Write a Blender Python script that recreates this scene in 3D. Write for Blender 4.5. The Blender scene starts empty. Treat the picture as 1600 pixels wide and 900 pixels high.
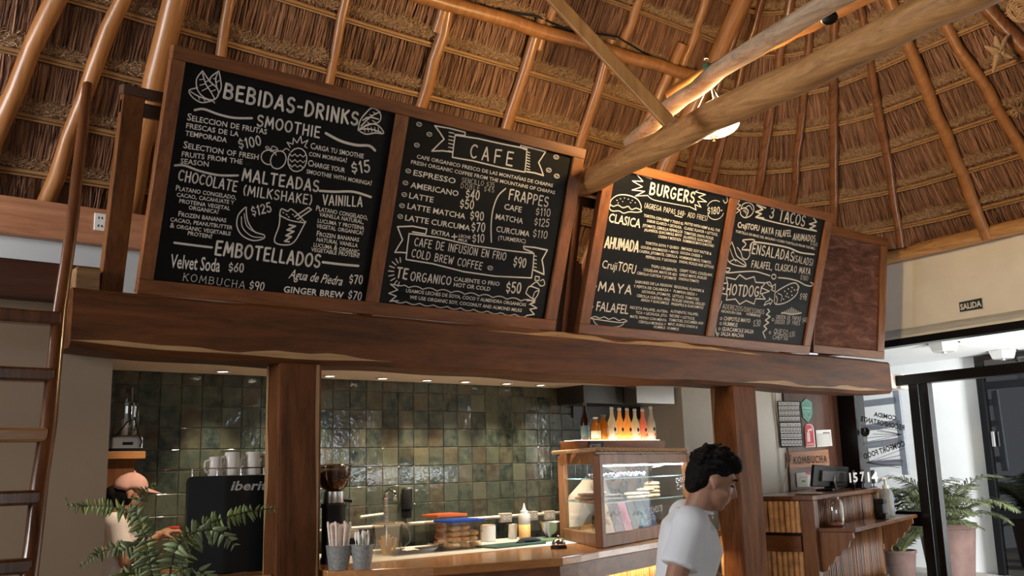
import bpy, bmesh, math, random
import numpy as np
from mathutils import Vector, Matrix
random.seed(7); rng = np.random.default_rng(11)
SC = bpy.context.scene; COL = SC.collection
# ---------------------------------------------------------------- camera
F = 1500.0                                  # focal length in pixels of the 1600x900 frame
CAM = np.array([0.0, 0.0, 1.58])
def _cam_axes(yaw, pitch, roll):
    f = np.array([math.sin(yaw)*math.cos(pitch), math.cos(yaw)*math.cos(pitch), math.sin(pitch)])
    r = np.array([math.cos(yaw), -math.sin(yaw), 0.0]); u = np.cross(r, f)
    return math.cos(roll)*r + math.sin(roll)*u, -math.sin(roll)*r + math.cos(roll)*u, f
CR, CU, CF = _cam_axes(math.radians(39.288), math.radians(10.602), math.radians(-1.526))
cd = bpy.data.cameras.new('camera'); co = bpy.data.objects.new('camera', cd); COL.objects.link(co)
cd.sensor_width = 36.0; cd.lens = F/1600*36; cd.clip_start = 0.05; cd.clip_end = 200
co.matrix_world = Matrix(((CR[0], CU[0], -CF[0], CAM[0]), (CR[1], CU[1], -CF[1], CAM[1]), (CR[2], CU[2], -CF[2], CAM[2]), (0, 0, 0, 1)))
SC.camera = co
# ---------------------------------------------------------------- exposure, daylight and window light
SC.view_settings.view_transform = 'Standard'; SC.view_settings.look = 'None'
SC.view_settings.gamma = 1.0; SC.view_settings.use_curve_mapping = False
SC.view_settings.exposure = -0.17
SC.cycles.use_denoising = True
SC.cycles.max_bounces = 6; SC.cycles.transparent_max_bounces = 16
SC.cycles.sample_clamp_indirect = 4.0
W = bpy.data.worlds.new('daylight'); SC.world = W; W.use_nodes = True
W.node_tree.nodes['Background'].inputs[0].default_value = (0.86, 0.93, 1.0, 1)
W.node_tree.nodes['Background'].inputs[1].default_value = 0.55
def light(name, kind, loc, energy, color=(1, 1, 1), target=None, **kw):
    l = bpy.data.lights.new(name, kind); l.energy = energy; l.color = color
    for k, v in kw.items(): setattr(l, k, v)
    o = bpy.data.objects.new(name, l); COL.objects.link(o); o.location = loc
    if target is not None: o.rotation_euler = (Vector(target)-Vector(loc)).to_track_quat('-Z', 'Y').to_euler()
    return o
# daylight entering the open sides of the palapa behind and to the left of the viewer, and an added loft fill
light('daylight_opening_left', 'AREA', (-4.6, 5.0, 3.3), 520, (1.0, 0.95, 0.92), (2.2, 6.6, 4.6), size=3.0, size_y=1.8, shape='RECTANGLE')
light('loft_fill_light', 'AREA', (-0.7, 6.0, 3.5), 26, (0.90, 0.95, 1.0), (1.6, 7.2, 3.2), size=0.6, size_y=0.6, shape='RECTANGLE')  # unseen fill lamp added to brighten the loft wall, no opening here
light('daylight_opening_rear', 'AREA', (1.0, -4.6, 1.9), 62, (1.0, 0.93, 0.84), (4.5, 6.0, 3.0), size=3.5, size_y=1.6, shape='RECTANGLE')
light('daylight_opening_right', 'AREA', (9.35, -3.9, 1.75), 40, (0.62, 0.78, 1.0), (4.5, 6.0, 1.8), size=0.7, size_y=1.3, shape='RECTANGLE')
light('daylight_outside', 'AREA', (10.05, 1.6, 1.55), 1600, (0.95, 0.98, 1.0), (14.0, 3.3, 1.6), size=1.6, size_y=2.3, shape='RECTANGLE')
# ---------------------------------------------------------------- placing helpers: a photo point at a real plane
def ray(x, y):
    return CR*((x-800)/F) - CU*((y-450)/F) + CF
def onZ(x, y, z): d = ray(x, y); return CAM + d*((z-CAM[2])/d[2])
def onY(x, y, Y): d = ray(x, y); return CAM + d*((Y-CAM[1])/d[1])
def onX(x, y, X): d = ray(x, y); return CAM + d*((X-CAM[0])/d[0])
def atD(x, y, D): return CAM + ray(x, y)*D
def onP(x, y, P0, n): d = ray(x, y); return CAM + d*(((np.asarray(P0)-CAM)@n)/(d@n))
V3 = lambda *a: np.array(a, float)
def unit(v): v = np.asarray(v, float); return v/np.linalg.norm(v)
# ---------------------------------------------------------------- mesh builder
class MB:
    def __init__(s): s.v = []; s.f = []; s.c = None
    def add(s, vs, fs):
        b = len(s.v); s.v.extend([tuple(map(float, v)) for v in vs]); s.f.extend([tuple(b+i for i in f) for f in fs]); return s
    def box(s, c, size, ax=None):
        c = np.asarray(c, float); A = np.eye(3) if ax is None else np.asarray(ax, float)
        vs = [c + A[0]*(i*size[0]/2) + A[1]*(j*size[1]/2) + A[2]*(k*size[2]/2) for i in (-1, 1) for j in (-1, 1) for k in (-1, 1)]
        return s.add(vs, [(0, 1, 3, 2), (4, 6, 7, 5), (0, 4, 5, 1), (2, 3, 7, 6), (0, 2, 6, 4), (1, 5, 7, 3)])
    def bounds(s, a, b):
        a = np.minimum(a, b), np.maximum(a, b); return s.box((a[0]+a[1])/2, a[1]-a[0])
    def bar(s, a, b, w, h, up=(0, 0, 1)):
        a = np.asarray(a, float); b = np.asarray(b, float); d = unit(b-a)
        x = np.cross(d, up); x = unit(x) if np.linalg.norm(x) > 1e-6 else V3(1, 0, 0); z = np.cross(x, d)
        return s.box((a+b)/2, (np.linalg.norm(b-a), w, h), (d, x, z))
    def tube(s, pts, r, n=12, cap=True, ell=None, up=None):
        pts = [np.asarray(p, float) for p in pts]; m = len(pts)
        rs = [r]*m if np.isscalar(r) else list(r)
        vs = []; px = None
        for i, p in enumerate(pts):
            d = pts[min(i+1, m-1)]-pts[max(i-1, 0)]; d = unit(d)
            if px is None:
                ref = V3(0, 0, 1) if up is None else np.asarray(up, float)
                if abs(d@unit(ref)) > 0.95 and up is None: ref = V3(1, 0, 0)
                px = np.cross(d, ref)
            px = unit(px - d*(px@d)); py = np.cross(d, px)
            e = 1.0 if ell is None else (ell if np.isscalar(ell) else ell[i])
            for k in range(n):
                t = 2*math.pi*k/n; vs.append(p + px*(rs[i]*math.cos(t)) + py*(rs[i]*e*math.sin(t)))
        fs = [(i*n+k, i*n+(k+1) % n, (i+1)*n+(k+1) % n, (i+1)*n+k) for i in range(m-1) for k in range(n)]
        if cap: fs += [tuple(range(n-1, -1, -1)), tuple(range((m-1)*n, m*n))]
        return s.add(vs, fs)
    def lathe(s, c, prof, n=20, ax=None, cap=True):
        c = np.asarray(c, float); A = np.eye(3) if ax is None else np.asarray(ax, float); m = len(prof)
        vs = [c + A[0]*(r*math.cos(2*math.pi*k/n)) + A[1]*(r*math.sin(2*math.pi*k/n)) + A[2]*z for r, z in prof for k in range(n)]
        fs = [(i*n+k, i*n+(k+1) % n, (i+1)*n+(k+1) % n, (i+1)*n+k) for i in range(m-1) for k in range(n)]
        if cap: fs += [tuple(range(n-1, -1, -1)), tuple(range((m-1)*n, m*n))]
        return s.add(vs, fs)
    def ball(s, c, r, n=16, m=10, ax=None):
        r = (r, r, r) if np.isscalar(r) else r; A = np.eye(3) if ax is None else np.asarray(ax, float); c = np.asarray(c, float)
        vs = [c + A[2]*r[2]]; 
        for j in range(1, m):
            p = math.pi*j/m
            for k in range(n):
                t = 2*math.pi*k/n; vs.append(c + A[0]*(r[0]*math.sin(p)*math.cos(t)) + A[1]*(r[1]*math.sin(p)*math.sin(t)) + A[2]*(r[2]*math.cos(p)))
        vs.append(c - A[2]*r[2]); L = len(vs)-1
        fs = [(0, 1+k, 1+(k+1) % n) for k in range(n)]
        fs += [(1+(j-1)*n+k, 1+j*n+k, 1+j*n+(k+1) % n, 1+(j-1)*n+(k+1) % n) for j in range(1, m-1) for k in range(n)]
        fs += [(L, 1+(m-2)*n+(k+1) % n, 1+(m-2)*n+k) for k in range(n)]
        return s.add(vs, fs)
    def prism(s, poly, ext):
        n = len(poly); e = np.asarray(ext, float); vs = [np.asarray(p, float) for p in poly]; vs = vs + [p+e for p in vs]
        return s.add(vs, [tuple(range(n-1, -1, -1)), tuple(range(n, 2*n))] + [(i, (i+1) % n, n+(i+1) % n, n+i) for i in range(n)])
def tag(o, label=None, cat=None, group=None, kind=None):
    for k, v in (('label', label), ('category', cat), ('group', group), ('kind', kind)):
        if v: o[k] = v
    return o
def thing(name, label, cat, loc, group=None):
    o = bpy.data.objects.new(name, None); COL.objects.link(o); o.location = [float(q) for q in loc]; o.empty_display_size = 0.05
    o['_base'] = [float(q) for q in loc]
    return tag(o, label, cat, group)
def base_of(o): return np.array(o['_base'] if '_base' in o else (0, 0, 0), float)
def put(mb, name, mat, parent=None, loc=None, smooth=False, bevel=0.0, label=None, seg=2, fixn=True, auto=None):
    """link the collected shapes as ONE mesh object; vertices are given in world space"""
    base = base_of(parent) if parent is not None else (np.asarray(loc, float) if loc is not None else V3(0, 0, 0))
    me = bpy.data.meshes.new(name); vs = np.asarray(mb.v, float) - base
    me.from_pydata(vs.tolist(), [], mb.f); me.update()
    if fixn:
        bm = bmesh.new(); bm.from_mesh(me); bmesh.ops.recalc_face_normals(bm, faces=bm.faces); bm.to_mesh(me); bm.free()
    me.materials.append(mat)
    if smooth: me.polygons.foreach_set('use_smooth', [True]*len(me.polygons))
    o = bpy.data.objects.new(name, me); COL.objects.link(o)
    if parent is not None: o.parent = parent; o['_base'] = [float(q) for q in base]
    else: o.location = [float(q) for q in base]; o['_base'] = [float(q) for q in base]
    if bevel > 0:
        b = o.modifiers.new('edge', 'BEVEL'); b.width = bevel; b.segments = seg; b.limit_method = 'ANGLE'; b.angle_limit = math.radians(40)
    if smooth and auto:
        bm = bmesh.new(); bm.from_mesh(me)
        for e in bm.edges:
            if len(e.link_faces) == 2 and e.calc_face_angle(0) > math.radians(auto): e.smooth = False
        bm.to_mesh(me); bm.free()
    if label: o['label'] = label
    return o
def struct(o): o['kind'] = 'structure'; return o
# ---------------------------------------------------------------- materials
MATS = {}
def nodes(name):
    m = bpy.data.materials.new(name); m.use_nodes = True; nt = m.node_tree; b = nt.nodes['Principled BSDF']
    return m, nt, b
def N(nt, t, **kw):
    n = nt.nodes.new(t)
    for k, v in kw.items():
        if k.startswith('i_'): n.inputs[k[2:].replace('_', ' ')].default_value = v
        else: setattr(n, k, v)
    return n
def c4(c): return (c[0], c[1], c[2], 1)
def ramp(nt, fac, stops):
    r = nt.nodes.new('ShaderNodeValToRGB'); e = r.color_ramp.elements
    while len(e) < len(stops): e.new(0.5)
    for el, (p, c) in zip(e, stops): el.position = p; el.color = c4(c)
    nt.links.new(fac, r.inputs[0]); return r
def bump(nt, b, h, strength=0.3, dist=0.01):
    n = nt.nodes.new('ShaderNodeBump'); n.inputs['Strength'].default_value = strength; n.inputs['Distance'].default_value = dist
    nt.links.new(h, n.inputs['Height']); nt.links.new(n.outputs[0], b.inputs['Normal'])
def plain(name, c, rough=0.5, metal=0.0, emit=None, es=0.0, spec=0.5, noise=0.0, nscale=20, bmp=0.0, alpha=1.0, trans=0.0, ior=1.45, coat=0.0):
    if name in MATS: return MATS[name]
    m, nt, b = nodes(name); b.inputs['Base Color'].default_value = c4(c); b.inputs['Roughness'].default_value = rough
    b.inputs['Metallic'].default_value = metal; b.inputs['Specular IOR Level'].default_value = spec; b.inputs['Coat Weight'].default_value = coat
    b.inputs['IOR'].default_value = ior; b.inputs['Transmission Weight'].default_value = trans; b.inputs['Alpha'].default_value = alpha
    if emit: b.inputs['Emission Color'].default_value = c4(emit); b.inputs['Emission Strength'].default_value = es
    if noise or bmp:
        tc = N(nt, 'ShaderNodeTexCoord'); nz = N(nt, 'ShaderNodeTexNoise', i_Scale=nscale, i_Detail=5.0); nt.links.new(tc.outputs['Object'], nz.inputs['Vector'])
        if noise:
            lo = [max(0, x*(1-noise)) for x in c]; hi = [min(1, x*(1+noise)) for x in c]
            r = ramp(nt, nz.outputs['Fac'], [(0.3, lo), (0.7, hi)]); nt.links.new(r.outputs[0], b.inputs['Base Color'])
        if bmp: bump(nt, b, nz.outputs['Fac'], bmp, 0.01)
    MATS[name] = m; return m
def wood(name, dark, light_, axis=0, scale=1.0, rough=0.4, coat=0.0, gr=9.0, bmp=0.15, spec=0.4):
    """stretched grain with darker veins; axis is the grain direction (0 x, 1 y, 2 z, 3 y and z)"""
    if name in MATS: return MATS[name]
    m, nt, b = nodes(name); tc = N(nt, 'ShaderNodeTexCoord'); mp = N(nt, 'ShaderNodeMapping')
    s = [gr*scale]*3
    for a in ((0,), (1,), (2,), (1, 2))[axis]: s[a] = 0.8*scale
    mp.inputs['Scale'].default_value = s; nt.links.new(tc.outputs['Object'], mp.inputs['Vector'])
    n1 = N(nt, 'ShaderNodeTexNoise', i_Scale=1.0, i_Detail=8.0, i_Roughness=0.62, i_Distortion=1.3); nt.links.new(mp.outputs[0], n1.inputs['Vector'])
    n2 = N(nt, 'ShaderNodeTexNoise', i_Scale=5.0, i_Detail=6.0, i_Roughness=0.7); nt.links.new(mp.outputs[0], n2.inputs['Vector'])
    mx = N(nt, 'ShaderNodeMath', operation='MULTIPLY_ADD'); nt.links.new(n2.outputs['Fac'], mx.inputs[0]); mx.inputs[1].default_value = 0.45; nt.links.new(n1.outputs['Fac'], mx.inputs[2])
    mid = [(a+c)/2 for a, c in zip(dark, light_)]
    r = ramp(nt, mx.outputs[0], [(0.5, dark), (0.7, mid), (0.92, light_)]); nt.links.new(r.outputs[0], b.inputs['Base Color'])
    b.inputs['Roughness'].default_value = rough; b.inputs['Coat Weight'].default_value = coat; b.inputs['Coat Roughness'].default_value = 0.15; b.inputs['Specular IOR Level'].default_value = spec
    if bmp: bump(nt, b, mx.outputs[0], bmp, 0.006)
    MATS[name] = m; return m
def glass(name, tint=(1, 1, 1), refl=0.08, rough=0.02):
    """thin clear glass: mostly see-through with a fresnel reflection"""
    if name in MATS: return MATS[name]
    m = bpy.data.materials.new(name); m.use_nodes = True; nt = m.node_tree; nt.nodes.clear()
    out = N(nt, 'ShaderNodeOutputMaterial'); tr = N(nt, 'ShaderNodeBsdfTransparent'); gl = N(nt, 'ShaderNodeBsdfGlossy'); mx = N(nt, 'ShaderNodeMixShader'); lw = N(nt, 'ShaderNodeFresnel', i_IOR=1.45)
    tr.inputs[0].default_value = c4(tint); gl.inputs['Roughness'].default_value = rough
    ad = N(nt, 'ShaderNodeMath', operation='MULTIPLY_ADD'); ad.inputs[1].default_value = 0.9; ad.inputs[2].default_value = refl-0.035; nt.links.new(lw.outputs[0], ad.inputs[0])
    gm = N(nt, 'ShaderNodeNewGeometry'); iv = N(nt, 'ShaderNodeMath', operation='SUBTRACT'); iv.inputs[0].default_value = 1; nt.links.new(gm.outputs['Backfacing'], iv.inputs[1]); ml = N(nt, 'ShaderNodeMath', operation='MULTIPLY'); nt.links.new(ad.outputs[0], ml.inputs[0]); nt.links.new(iv.outputs[0], ml.inputs[1])
    nt.links.new(ml.outputs[0], mx.inputs[0]); nt.links.new(tr.outputs[0], mx.inputs[1]); nt.links.new(gl.outputs[0], mx.inputs[2]); nt.links.new(mx.outputs[0], out.inputs[0])
    MATS[name] = m; return m
def vcol(name, rough=0.7, bmp=0.0, nscale=60, spec=0.3, mott=None, extra=None):
    """colour carried by the mesh's own colour attribute (each tile or straw has its own colour)"""
    if name in MATS: return MATS[name]
    m, nt, b = nodes(name); a = N(nt, 'ShaderNodeVertexColor', layer_name='col'); src = a.outputs[0]
    b.inputs['Roughness'].default_value = rough; b.inputs['Specular IOR Level'].default_value = spec
    if mott or bmp:
        tc = N(nt, 'ShaderNodeTexCoord'); nz = N(nt, 'ShaderNodeTexNoise', i_Scale=nscale, i_Detail=6.0, i_Roughness=0.6); nt.links.new(tc.outputs['Object'], nz.inputs['Vector'])
        if mott:
            r = ramp(nt, nz.outputs['Fac'], [(0.38, (0, 0, 0)), (0.66, (1, 1, 1))]); mx = N(nt, 'ShaderNodeMix', data_type='RGBA'); 
            nt.links.new(r.outputs[0], mx.inputs[0]); nt.links.new(src, mx.inputs[6]); mx.inputs[7].default_value = c4(mott)
            k = N(nt, 'ShaderNodeMath', operation='MULTIPLY'); nt.links.new(r.outputs[0], k.inputs[0]); k.inputs[1].default_value = 0.75; nt.links.new(k.outputs[0], mx.inputs[0]); src = mx.outputs[2]
        if bmp:
            nb = N(nt, 'ShaderNodeTexNoise', i_Scale=nscale*1.6, i_Detail=2.0); nt.links.new(tc.outputs['Object'], nb.inputs['Vector']); bump(nt, b, nb.outputs['Fac'], bmp, 0.01)
    nt.links.new(src, b.inputs['Base Color']); MATS[name] = m; return m
def setcol(o, cols):
    a = o.data.color_attributes.new('col', 'FLOAT_COLOR', 'POINT'); c = np.ones((len(o.data.vertices), 4), np.float32); c[:, :3] = cols; a.data.foreach_set('color', c.ravel())
M_BEAM = wood('beam_wood', (0.029, 0.0092, 0.003), (0.138, 0.049, 0.014), 0, 1.0, 0.5, gr=7, spec=.2)
M_POST = wood('post_wood', (0.040, 0.013, 0.005), (0.16, 0.062, 0.022), 2, 1.0, 0.65, gr=7, spec=.12)
M_SAP = wood('pale_sapwood', (0.22, 0.12, 0.05), (0.46, 0.3, 0.14), 0, 1.0, 0.5)
M_SAPZ = wood('pale_sapwood_upright', (0.22, 0.12, 0.05), (0.46, 0.3, 0.14), 2, 1.0, 0.5)
M_FRX = wood('frame_wood_lengthwise', (0.085, 0.029, 0.009), (0.24, 0.09, 0.029), 0, 1.0, 0.45, spec=.25)
M_FRZ = wood('frame_wood_upright', (0.085, 0.029, 0.009), (0.24, 0.09, 0.029), 2, 1.0, 0.45, spec=.25)
M_RAILW = wood('railing_wood', (0.06, 0.021, 0.006), (0.19, 0.07, 0.019), 2, 1.0, 0.5, spec=.15)
M_LOG = wood('peeled_log', (0.27, 0.125, 0.042), (0.60, 0.33, 0.13), 1, 1.2, 0.5, gr=14, bmp=0.35)
M_GREYLOG = wood('weathered_log', (0.24, 0.15, 0.09), (0.62, 0.47, 0.32), 1, 1.2, 0.6, gr=14, bmp=0.35)
M_RAFT = wood('varnished_pole', (0.20, 0.078, 0.023), (0.37, 0.16, 0.052), 3, 1.2, 0.36, coat=0.14, gr=12, bmp=0.3)
M_RAFTD = wood('dark_pole', (0.07, 0.025, 0.01), (0.26, 0.1, 0.035), 3, 1.2, 0.32, coat=0.25, gr=16, bmp=0.5)
M_BAT = wood('batten_pole', (0.16, 0.08, 0.03), (0.4, 0.22, 0.09), 0, 1.5, 0.6, gr=20)
M_COUNT = wood('counter_wood', (0.30, 0.125, 0.04), (0.52, 0.25, 0.09), 0, 1.0, 0.22, coat=0.5)
M_CASE = wood('case_wood', (0.11, 0.042, 0.014), (0.27, 0.115, 0.042), 2, 1.4, 0.4, spec=.25)
M_KIOSK = wood('desk_wood', (0.06, 0.022, 0.009), (0.18, 0.072, 0.028), 0, 1.2, 0.3, coat=0.3)
M_LATH = wood('cane_lath', (0.2, 0.085, 0.03), (0.5, 0.27, 0.11), 2, 1.2, 0.4, gr=16)
M_CREAM = plain('cream_plaster', (0.80, 0.77, 0.70), 0.9, noise=0.05, nscale=3, bmp=0.15, spec=0.2)
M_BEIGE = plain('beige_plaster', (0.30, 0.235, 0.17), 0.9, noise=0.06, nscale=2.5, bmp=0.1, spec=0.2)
M_WHITEP = plain('white_plaster', (0.8, 0.81, 0.8), 0.9, noise=0.03, nscale=2, spec=0.2)
M_PALEBLUE = plain('pale_wall_paint', (0.5, 0.53, 0.54), 0.8)
M_BLACKM = plain('black_metal', (0.012, 0.012, 0.013), 0.35, 0.6)
M_BLACKP = plain('black_plastic', (0.008, 0.008, 0.009), 0.5, spec=0.25)
M_STEEL = plain('brushed_steel', (0.55, 0.53, 0.5), 0.3, 1.0)
M_CHROME = plain('chrome', (0.75, 0.73, 0.7), 0.12, 1.0)
M_WHITE = plain('white_glaze', (0.78, 0.76, 0.72), 0.25)
M_PAPER = plain('white_paper', (0.75, 0.72, 0.66), 0.8)
M_CHALK = plain('white_paint', (0.74, 0.73, 0.70), 0.7, spec=0.2)
M_BOARD = plain('black_chalk_panel', (0.004, 0.004, 0.0044), 0.55, spec=0.10)
M_GLASS = glass('clear_glass')
M_GLASSD = glass('dark_glass', (0.28, 0.28, 0.29), 0.16)
# ================================================================ THE SETTING
YB = 5.42                                   # front face of the long beam
YT = 7.2                                    # tiled wall
ZC = 2.352                                  # kitchen ceiling
TH = math.radians(57); SL = 1/math.tan(TH)
YAWW = math.radians(8.6); DW = V3(math.sin(YAWW), math.cos(YAWW), 0); NW = V3(math.cos(YAWW), -math.sin(YAWW), 0)
QW = V3(10.34, 5.8, 0)                      # a point of the right wall
PR = onP(1500, 386, QW, NW)
RC = 2.35                                   # corner radius of the roof at its foot
ctr_d = PR@NW + (PR[2]-3.6)*SL - RC
CY = 7.5-RC; CX = (ctr_d + 0.1495*CY)/0.9888
CEN = V3(CX, CY, 0); ARC = math.radians(98.6)
def roof_frame(s, z):
    """plan point, outward direction and tangent of the thatch at path length s and height z"""
    r = RC-(z-3.6)*SL
    if s < 0: n = V3(0, 1, 0); p = V3(CX+s, CY+r, z); t = V3(1, 0, 0)
    elif s < ARC*RC:
        a = math.pi/2-s/RC; n = V3(math.cos(a), math.sin(a), 0); p = V3(CX, CY, z)+n*r; t = V3(n[1], -n[0], 0)
    else: n = NW; p = V3(CX, CY, z)+n*r-DW*(s-ARC*RC); t = -DW
    return p, n, t
def roof_d(P):
    u = P-CEN; a = u[1]; b = u[0]*NW[0]+u[1]*NW[1]
    if u[0] > 0 and u@DW > 0: d = math.hypot(u[0], u[1])
    elif u[0] <= 0 and u@DW <= 0: d = max(a, b)
    elif u[0] <= 0: d = a
    else: d = b
    return d-(RC-(P[2]-3.6)*SL)
def onRoof(x, y, inset=0.0):
    d = ray(x, y); lo, hi = 1.0, 20.0
    for k in range(60):
        m = (lo+hi)/2
        if roof_d(CAM+d*m) > -inset/math.sin(TH): hi = m
        else: lo = m
    return CAM+d*lo
# floor
struct(put(MB().bounds(V3(-6, -6, -0.12), V3(16, 9, 0)), 'floor', plain('floor_stone', (0.34, 0.28, 0.22), 0.5, noise=0.15, nscale=2), loc=(5, 2, 0)))
# kitchen side wall (left) and its return, loft wall behind
cL = onY(176, 574, 5.75)
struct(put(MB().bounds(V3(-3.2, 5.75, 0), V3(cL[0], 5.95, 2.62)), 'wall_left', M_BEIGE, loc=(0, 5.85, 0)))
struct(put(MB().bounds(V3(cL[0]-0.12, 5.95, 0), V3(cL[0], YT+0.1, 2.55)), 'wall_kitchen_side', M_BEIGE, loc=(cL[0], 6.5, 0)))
lb = MB(); za, zb = onY(0, 467, 5.75)[2], onY(0, 407, 5.75)[2]
tag(put(lb.bounds(V3(-3.2, 5.66, za), V3(1.62, 5.95, zb)), 'loft_edge_beam', wood('dark_plank', (0.03, 0.011, 0.006), (0.1, 0.035, 0.016), 0, 1.0, 0.4), loc=(0, 5.8, za), bevel=0.006), 'dark reddish timber lying along the loft edge above the beige wall, behind the ladder', 'beam')
zb0 = onY(0, 363, 7.15)[2]; zb1 = onY(0, 304, 7.15)[2]
struct(put(MB().bounds(V3(-3.2, 7.24, 2.62), V3(11.2, 7.40, zb0+0.1)), 'wall_loft', M_PALEBLUE, loc=(4, 7.5, 2.3)))
struct(put(MB().bounds(V3(-3.2, 7.15, zb0), V3(7.2, 7.25, zb1)), 'trim_1', wood('loft_band_wood', (0.3, 0.12, 0.06), (0.5, 0.24, 0.13), 0, 0.8, 0.4), loc=(2, 7.42, zb0), bevel=0.005))
ol = onY(156, 347, 7.14); t = thing('wall_socket', 'white wall socket on the reddish wood band under the thatch', 'socket', ol+V3(0, .01, 0))
put(MB().box(ol, (0.08, 0.014, 0.13)), 'face_plate', M_WHITE, t, bevel=0.004)
sk = MB()
for dz in (-0.03, 0.03):
    for dx in (-0.012, 0.012): sk.box(ol+V3(dx, -0.008, dz), (0.006, 0.003, 0.016))
put(sk, 'slots', M_BLACKP, t)
# kitchen ceiling, tiled wall, cream wall
struct(put(MB().bounds(V3(cL[0]-0.1, YB+0.3, ZC), V3(10.6, YT+0.3, ZC+0.16)), 'ceiling', plain('ceiling_paint', (0.74, 0.65, 0.54), 0.9), loc=(5, 6.5, ZC)))
struct(put(MB().bounds(V3(cL[0]-0.3, YT+0.012, 0), V3(9.2, YT+0.2, 2.6)), 'wall_back', plain('grout', (0.16, 0.12, 0.085), 0.9), loc=(4, YT+0.1, 0)))
# tiles: one wall of handmade glazed tiles, each with its own tilt and colour
tb = []; tf = []; tc = []
pit = 0.16; x0 = cL[0]-0.02; nx = int((9.0-x0)/pit); z00 = 2.352-0.013-10*pit
pal = [(0.018, 0.030, 0.026), (0.030, 0.043, 0.034), (0.055, 0.068, 0.052), (0.050, 0.040, 0.028), (0.018, 0.032, 0.034), (0.078, 0.084, 0.060), (0.040, 0.056, 0.048), (0.056, 0.048, 0.034), (0.014, 0.023, 0.022)]
for j in range(11):
    for i in range(nx):
        cx, cz = x0+(i+.5)*pit, z00+(j-.5)*pit+pit/2
        h = pit/2-0.002; tx, tz = rng.normal(0, .007, 2); col = np.array(pal[rng.integers(len(pal))])*rng.uniform(.8, 1.25)
        b = len(tb); g = 4
        for a in range(g+1):
            for c in range(g+1):
                u, v = ((-1, -.95, 0, .95, 1)[a], (-1, -.95, 0, .95, 1)[c]); edge = max(abs(u), abs(v))
                y = YT+tx*u*h+tz*v*h+(0.003 if edge > 0.99 else 0)+rng.normal(0, .0003)
                tb.append((cx+u*h, y, cz+v*h)); tc.append(col)
        for a in range(g):
            for c in range(g): tf.append((b+a*(g+1)+c, b+(a+1)*(g+1)+c, b+(a+1)*(g+1)+c+1, b+a*(g+1)+c+1))
tm = MB(); tm.v = tb; tm.f = tf
tw = struct(put(tm, 'wall_tiles', vcol('glazed_tile', 0.11, 0.22, 13, 0.5, mott=(0.105, 0.112, 0.078)), loc=(4, YT, 1))); setcol(tw, np.array(tc))
struct(put(MB().bounds(V3(7.62, 6.6, 0), V3(10.7, 6.8, 2.5)), 'wall_cream', M_CREAM, loc=(9, 6.7, 0)))
struct(put(MB().bounds(V3(7.62, 6.8, 0), V3(7.78, YT, 2.5)), 'wall_cream_return', M_CREAM, loc=(7.7, 7, 0)))
# wood panel with notices and white trim beside the door
struct(put(MB().bounds(V3(onY(1226, 650, 6.58)[0], 6.57, 0.3), V3(onY(1309, 650, 6.58)[0], 6.6, 2.36)), 'trim_2', wood('dark_red_panel', (0.035, 0.014, 0.009), (0.10, 0.042, 0.024), 2, 0.7, 0.35), loc=(9.8, 6.58, 0.3), bevel=0.004))
struct(put(MB().bounds(V3(onY(1309, 650, 6.58)[0]+.01, 6.55, 0.0), V3(10.62, 6.6, 2.36)), 'trim_3', plain('door_trim_paint', (0.5, 0.44, 0.36), 0.7), loc=(10.5, 6.58, 0), bevel=0.004))
# right wall: cream band above the glazed front
def wp(x, y, off=0.0): return onP(x, y, QW+NW*off, NW)
def W2(al, z, off=0.0): return QW*V3(1, 1, 0)+DW*al+NW*off+V3(0, 0, z)
zl = 2.885; zr = 2.44; zt = 3.80
wr = MB(); wr.box(W2(-2.5, (zl+zt)/2, 0.1), (7.0, 0.2, zt-zl), (DW, NW, (0, 0, 1)))
struct(put(wr, 'wall_right', M_CREAM, loc=W2(-2.5, zl)))
struct(put(MB().box(W2(-2.5, zl-0.02, 0.02), (7.0, 0.16, 0.08), (DW, NW, (0, 0, 1))), 'trim_4', M_BLACKM, loc=W2(-2.5, zl)))
struct(put(MB().box(W2(-2.5, zr-0.005, 0.02), (7.0, 0.16, 0.11), (DW, NW, (0, 0, 1))), 'trim_5', M_BLACKM, loc=W2(-2.5, zr)))
tg = struct(put(MB().box(W2(-2.5, (zl+zr)/2, 0.04), (7.0, 0.01, zl-zr-0.15), (DW, NW, (0, 0, 1))), 'window_1', M_GLASS, loc=W2(-2.5, zr)))
# log plate on top of the wall
def pole(mb, pts, r, n=14, wob=0.0, bulge=0.06, seg=10):
    P = []; R = []
    pts = [np.asarray(p, float) for p in pts]; L = len(pts)
    tot = [0]; 
    for i in range(1, L): tot.append(tot[-1]+np.linalg.norm(pts[i]-pts[i-1]))
    for k in range(seg+1):
        d = tot[-1]*k/seg; i = max(j for j in range(L) if tot[j] <= d+1e-9); i = min(i, L-2)
        f = (d-tot[i])/(tot[i+1]-tot[i]); p = pts[i]*(1-f)+pts[i+1]*f
        rr = r if np.isscalar(r) else r[0]+(r[1]-r[0])*k/seg
        if 0 < k < seg: p = p+rng.normal(0, wob, 3)
        P.append(p); R.append(rr*(1+rng.normal(0, bulge)))
    return mb.tube(P, R, n)
def log(name, pts, r, m, label, cat, group=None, wob=0.006, bulge=0.035, seg=12, extra=None):
    mb = MB(); pole(mb, pts, r, 16, wob, bulge, seg); c = np.mean([np.asarray(p) for p in pts], axis=0)
    if extra: extra(mb)
    o = put(mb, name, m, loc=c, smooth=True, auto=60); return tag(o, label, cat, group)
log('wall_plate_log', [W2(0.5, zt+0.05, -0.09), W2(-5.2, zt+0.05, -0.09)], 0.08, M_LOG, 'peeled log lying along the top of the cream wall above the exit sign', 'log', wob=0.004)
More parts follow.
